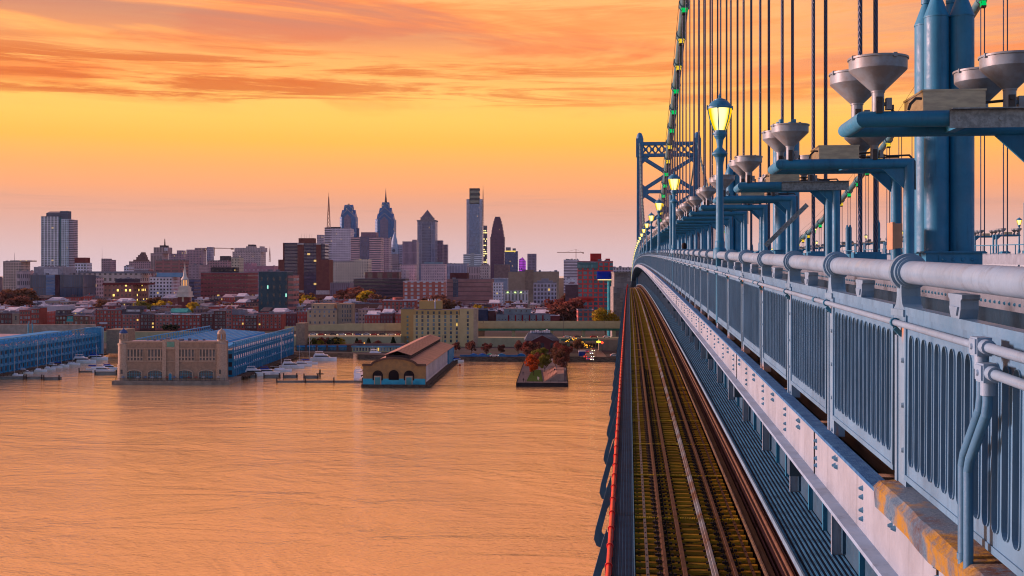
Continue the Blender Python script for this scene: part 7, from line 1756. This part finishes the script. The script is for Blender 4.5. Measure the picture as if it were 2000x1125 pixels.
mb = MB(); xm = WW / 2 + 0.2; mb.poly_y([(7.4, 12.8), (xm, 14.6), (WW - 7.0, 12.8), (WW - 7.0, 12.95), (xm, 14.8), (7.4, 12.95)], 8, WLn); mb.build('upper_roof', M_PINKR, wr)
mb = MB()
for i in range(26): mb.bar((WW - 7.2, 12 + i * 4.6, 13.0), (xm, 12 + i * 4.6, 14.85), 0.12, 0.08)
mb.build('roof_ribs', plain('roof_rib', (0.25, 0.13, 0.12)), wr)
# fender buoys beside the warehouse
by = MB(); by.lathe([(0, -0.3), (0.8, -0.1), (0.8, 0.5), (0, 0.8)], 10); by_me = by.mesh('buoy', plain('red_buoy', (0.4, 0.03, 0.03)))
for i, (px, py) in enumerate([(840, 743), (843, 741), (850, 736), (856, 733), (860, 731), (868, 725), (875, 720), (884, 713), (898, 714)]):
    D = EZ * FPX / (py - HORIZON); o = link(by_me, 'buoy', None, False, W(px, D, 0.1)); o.scale = (0.8, 0.8, 0.8); tag(o, f'small red mooring buoy beside the warehouse pier, {ordinal(i + 1)} from the river end', 'buoy', 'red buoys beside the warehouse pier')
# --- park pier
DR = 473; pk = thing('park_pier', 'tapering park pier with lawn, wooden steps and autumn trees', 'pier', W(1008, DR, 0), PSI - 0.04)
RW = 102 / FPX * DR; RL = 132
mb = MB(); mb.box(0, 0, -0.6, RW, RL, 1.7); mb.build('sea_wall', plain('black_sea_wall', (0.025, 0.025, 0.035)), pk)
mb = MB(); mb.box(0.3, 0.3, 1.7, RW - 0.3, RL, 1.74); mb.build('paving', basic('grey_paving', (0.20, 0.18, 0.19), (0.15, 0.13, 0.14), rough=0.9, scale=0.6), pk)
mb = MB(); mb.poly_z([(4.2, 5), (11.2, 4.5), (9.5, 60), (5.5, 60)], 1.74, 1.95); o = mb.build('lawn', basic('lawn_grass', (0.05, 0.12, 0.015), (0.03, 0.08, 0.012), rough=1.0, scale=1.2, bump=0.4), pk)
mb = MB()
for i in range(9): mb.poly_z([(11.9 + i * 0.62, 5 + i * 1.1), (12.6 + i * 0.62, 5 + i * 1.1), (11.4 + i * 0.62, 48), (10.7 + i * 0.62, 48)], 1.74, 2.0 + i * 0.36)
mb.build('wooden_steps', basic('timber_steps', (0.42, 0.25, 0.19), (0.30, 0.17, 0.13), rough=0.8, scale=1.5), pk)
mb = MB(); mb.poly_y([(12.4, 1.74), (20.2, 1.74), (20.2, 5.2), (17.6, 5.0)], 5.2, 6.0); mb.box(17.3, 6.0, 1.74, 20.2, 60, 4.9, 0, 1); mb.build('raised_walk', [plain('pale_board', (0.30, 0.24, 0.22)), plain('timber_deck', (0.34, 0.21, 0.17))], pk)
mb = MB()
for i in range(34): mb.box(RW - 0.5, i * 3.8 + 0.5, 1.7, RW - 0.4, i * 3.8 + 0.6, 2.8); mb.box(0.3, i * 3.8 + 0.5, 1.7, 0.4, i * 3.8 + 0.6, 2.8)
for i in range(7): mb.box(0.4 + i * 3.5, 0.35, 1.7, 0.5 + i * 3.5, 0.45, 2.8)
mb.box(0.3, 0.3, 2.75, RW - 0.3, 0.4, 2.85); mb.box(RW - 0.5, 0.3, 2.75, RW - 0.4, RL, 2.85); mb.box(0.3, 0.3, 2.75, 0.4, RL, 2.85); mb.build('railing', M_BLACK, pk)
def on_pier(x, y): return pk.location + Matrix.Rotation(PSI - 0.04, 3, 'Z') @ Vector((x, y, 1.7))
def ptree(x, y, h, mt, k, lab, wf=0.9):
    key = (k, True, mt.name)
    if key not in TM: TM[key] = CR[k].mesh('crown', mt)
    h *= 0.78
    t = thing('tree', lab, 'tree', on_pier(x, y), x * 3.1, 'trees planted on the park pier')
    for me, nm in ((TM[key], 'crown'), (TRK, 'trunk')):
        o = link(me, nm, t); o.scale = (h * wf, h * wf, h)
ptree(6.8, 30, 9.5, L_ORANGE, 0, 'bright orange tree at the end of the pier lawn', 1.0); ptree(5.6, 46, 11, L_ORANGE, 1, 'tall orange tree behind the bright one on the park pier'); ptree(8.2, 58, 11, L_MAROON, 2, 'deep red tree behind the orange trees on the park pier')
ptree(11.6, 44, 11, L_GREEN, 1, 'olive green willow in the middle of the park pier', 0.9); ptree(9.8, 78, 12, L_GREEN, 2, 'yellowish green tree towards the shore end of the park pier', 1.2); ptree(17.8, 52, 13, L_BROWN, 0, 'tall rusty brown tree on the raised side of the park pier', 0.75)
ptree(19.6, 40, 10, L_RUSSET, 2, 'slim russet tree over the right railing of the park pier', 0.7); ptree(19.4, 66, 12, L_RUSSET, 1, 'big russet tree near the raised walk of the park pier'); ptree(16.5, 84, 12, L_BROWN, 2, 'brown tree filling the back of the park pier'); ptree(4.8, 82, 12, L_RUSSET, 0, 'wide russet tree on the left back of the park pier', 1.1); ptree(20.0, 96, 12, L_MAROON, 1, 'maroon tree at the right back of the park pier')
PP = [((3.0, 2.0), 'dark'), ((9.0, 9.0), 'white'), ((9.4, 6.0), 'pale'), ((16.0, 28.0), 'navy'), ((16.8, 24.0), 'black'), ((1.9, 34.0), 'grey')]
for i, ((x, y), c) in enumerate(PP):
    cm = plain('clothes_' + c, {'dark': (0.03, 0.03, 0.04), 'white': (0.6, 0.58, 0.55), 'pale': (0.45, 0.4, 0.38), 'navy': (0.02, 0.03, 0.08), 'black': (0.01, 0.01, 0.012), 'grey': (0.15, 0.15, 0.16)}[c])
    p = on_pier(x, y); p.z += 0.02 + (1.9 if x > 12 else 0.22 if x > 4.2 else 0.0)
    o = skin_person('person', J, E, R, cm, None, p, i * 1.3, 1)
    tag(o, f'tiny person in {c} clothes on the park pier', 'person', 'people on the park pier'); MB().lathe([(0, 1.84), (0.09, 1.8), (0.115, 1.7), (0.08, 1.57)], 8).build('hair', M_HAIR, o)

# ------------------------------------------------------------------ marina
M_HULL = plain('white_hull', (0.85, 0.85, 0.88), (0.72, 0.72, 0.78), 0.4); M_TARP = plain('blue_tarp', (0.02, 0.07, 0.42)); M_MAST = plain('mast_alloy', (0.50, 0.46, 0.46), rough=0.4); M_TEAK = plain('boat_deck', (0.5, 0.44, 0.38))
def hull(L, Wd, H):
    secs = [(-0.5, 0.72, 0.95), (-0.25, 0.95, 0.92), (0.05, 1.0, 0.95), (0.3, 0.72, 1.02), (0.44, 0.32, 1.1), (0.5, 0.04, 1.16)]
    mb = MB(); prev = None
    for x, w_, h_ in secs:
        w = Wd / 2 * w_; h = H * h_; ring = [(x * L, -w, h), (x * L, -w * 0.75, -0.2), (x * L, w * 0.75, -0.2), (x * L, w, h)]
        if prev: mb.loft(prev, ring, 0, False)
        else: mb.face(ring)
        prev = ring
    return mb
def sail(tarp):
    t = thing('sailboat', 'x', 'sailboat'); hull(9, 2.8, 0.9).build('hull', M_HULL, t)
    mb = MB(); mb.poly_x([(-0.9, 0.85), (0.9, 0.85), (0.6, 1.4), (-0.6, 1.4)], -1.8, 1.8); mb.build('cabin', M_HULL, t)
    mb = MB(); mb.tube((0.6, 0, 0.9), (0.6, 0, 13.0), 0.13, 8, 0.08); mb.tube((0.6, 0, 2.0), (-3.4, 0, 2.0), 0.09, 6); mb.bar((0.6, -0.9, 8), (0.6, 0.9, 8), 0.06, 0.06); mb.tube((0.6, 0, 12.8), (4.4, 0, 1.0), 0.03, 4); mb.build('mast', M_MAST, t)
    if tarp: mb = MB(); mb.poly_x([(-0.3, 1.8), (0.3, 1.8), (0.1, 2.4), (-0.1, 2.4)], -3.4, 0.4); mb.build('sail_cover', M_TARP, t)
    return t
def yacht(tarp=False):
    t = thing('motor_yacht', 'x', 'motor yacht'); hull(13, 4.0, 1.5).build('hull', M_HULL, t)
    mb = MB(); mb.poly_y([(-5, 1.4), (3.4, 1.4), (1.6, 2.9), (-4.6, 2.9)], -1.6, 1.6); c = mb.build('cabin', M_HULL, t); mb = MB(); mb.poly_y([(-4.2, 1.9), (2.9, 1.9), (2.0, 2.55), (-4.0, 2.55)], -1.63, 1.63); mb.build('window', G_DK, c)
    mb = MB(); mb.poly_y([(-4.4, 2.9), (0.6, 2.9), (-0.2, 3.6), (-4.2, 3.6)], -1.3, 1.3); mb.box(-4.0, -1.3, 4.4, -0.4, 1.3, 4.5); [mb.box(x, y, 3.6, x + 0.08, y + 0.08, 4.4) for x in (-3.9, -0.6) for y in (-1.2, 1.1)]; mb.build('flybridge', M_TARP if tarp else M_HULL, t)
    mb = MB(); mb.tube((-3, 0, 4.4), (-3, 0, 6.6), 0.05, 5); mb.build('aerial', M_MAST, t)
    return t
protos = {'s': sail(False), 'st': sail(True), 'y': yacht(), 'yt': yacht(True)}
used = set()
BO = [  # kind, px, waterline y, yaw, scale, label
 ('s', 26, 735, 0.15, 1.0, 'white sailboat nearest the left edge, off the end of the blue flats'), ('y', 50, 730, 0.1, 0.55, 'small white motor yacht second from the left edge'), ('s', 70, 726, 0.2, 1.15, 'white sailboat with a tall mast below the blue flats'),
 ('s', 88, 722, 0.2, 1.1, 'white sailboat with the tallest mast left of the headhouse'), ('y', 106, 719, 0.2, 0.6, 'small motor yacht between the tall-masted sailboats and the big yacht'), ('st', 118, 716, 0.15, 0.95, 'sailboat with blue sail cover, mid-row beside the blue flats'),
 ('s', 140, 713, 0.15, 0.95, 'white sailboat just left of the large sleek yacht'), ('y', 163, 709, 0.1, 1.0, 'large sleek white yacht beside the blue flats'), ('yt', 190, 703, 0.05, 0.9, 'white cabin cruiser with a blue top near the basin corner'), ('s', 201, 701, 1.2, 0.9, 'sailboat moored deep in the left basin'),
 ('st', 186, 722, 0.1, 0.95, 'sailboat with a blue cover on the short dock left of the headhouse'), ('yt', 215, 722, 0.2, 0.75, 'small cruiser with bright blue cover against the headhouse'), ('y', 203, 727, 0.0, 0.8, 'white motorboat in front of the blue-covered boats left of the headhouse'),
 ('y', 500, 734, 0.15, 1.0, 'white cabin cruiser at the river end of the middle marina'), ('yt', 524, 731, 0.1, 0.85, 'cruiser with blue canopy in the middle marina'), ('s', 546, 726, 0.25, 1.3, 'sailboat with the tallest mast in the middle marina'),
 ('y', 570, 719, 0.15, 0.95, 'white yacht right of the tallest mast in the middle marina'), ('y', 592, 715, 0.1, 0.7, 'small white motorboat in the middle marina row'), ('st', 602, 711, 0.1, 1.1, 'tall-masted sailboat with a blue cover before the glazed bays'),
 ('s', 583, 712, 0.15, 0.8, 'shorter-masted sailboat beside the blue side of the headhouse pier'), ('y', 632, 704, 0.0, 1.1, 'large white motor yacht in front of the glazed bays'), ('y', 738, 698, 0.1, 1.0, 'white yacht moored behind the warehouse front'), ('y', 702, 742, 1.5, 0.95, 'white motor yacht moored against the left side of the warehouse, river end'),
 ('y', 701, 733, 1.5, 0.9, 'white motor yacht behind the first one against the warehouse left side'), ('yt', 894, 708, 0.8, 0.7, 'small dark-blue covered boat at the shore end of the warehouse')]
for i, (k, px, py, yaw, sc, lab) in enumerate(BO):
    D = EZ * FPX / (py - HORIZON); o = protos[k] if k not in used else copy_tree(protos[k]); used.add(k)
    o.location = W(px, D, 0); o.rotation_euler = (0, 0, PSI + yaw); o.scale = (sc, sc, sc); o['label'] = lab; o['group'] = 'boats moored at the piers'
DK = [(-20, 47, 741, 'grey floating dock at the left edge', 1.1), (52, 82, 741, 'grey floating dock section, middle of the three at left', 1.0), (86, 116, 742, 'grey floating dock section nearest the orange water at left', 1.0), (186, 228, 732, 'dark floating dock against the left side of the headhouse', 1.2), (155, 230, 727, 'thin low jetty left of the headhouse', 0.4),
      (476, 500, 738, 'pale floating dock section beside the headhouse pier', 1.1), (516, 546, 738, 'pale floating dock section in the middle of the marina row', 1.1), (554, 580, 738, 'grey floating dock section left of the far right dock', 1.0), (594, 621, 739, 'grey floating dock section at the right end of the row', 1.0), (541, 708, 747, 'long low pontoon reaching to the warehouse', 0.5)]
for a, c, py, lab, hh in DK:
    D = EZ * FPX / (py - HORIZON); wd = (c - a) / FPX * D
    mb = MB(); mb.box(0, 0, -0.3, wd, 2.6, hh); mb.box(-0.1, -0.1, hh, wd + 0.1, 2.7, hh + 0.15); nP = max(2, int(wd / 12) + 1)
    t = mb.build('floating_dock', plain('dock_grey', (0.22, 0.23, 0.22), (0.14, 0.14, 0.14)), None, loc=W(a, D, 0), rz=PSI); tag(t, lab, 'dock')
    mp_ = MB(); [mp_.tube((wd * i / (nP - 1), -0.35, -1), (wd * i / (nP - 1), -0.35, 2.2), 0.3, 8) for i in range(nP)]; mp_.build('mooring_piles', M_PILE, t)
t = thing('mooring_cross', 'dark crossed timber mooring post at the end of the dock row', 'mooring post', W(625, 515, 0), PSI); mb = MB(); mb.tube((0, 0, -1), (0, 0, 3.6), 0.35, 8); mb.bar((-1.6, 0, 1.6), (1.6, 0, 1.6), 0.4, 0.5); mb.build('timber', M_PILE, t)

# ------------------------------------------------------------------ the air between camera and city
mb = MB(); mb.box(-3200, -120, -3, 3400, 4200, 420)
hz = mb.build('haze', newmat('haze_air')[0], None); hz['kind'] = 'stuff'
ht = NT(hz.data.materials[0].node_tree)
pv = ht.node('ShaderNodeVolumePrincipled'); pv.inputs['Color'].default_value = (0.92, 0.86, 0.95, 1); pv.inputs['Density'].default_value = 0.000009; pv.inputs['Anisotropy'].default_value = 0.2
ho = ht.node('ShaderNodeOutputMaterial'); ht.l.new(pv.outputs[0], ho.inputs['Volume'])
scene.cycles.volume_bounces = 0
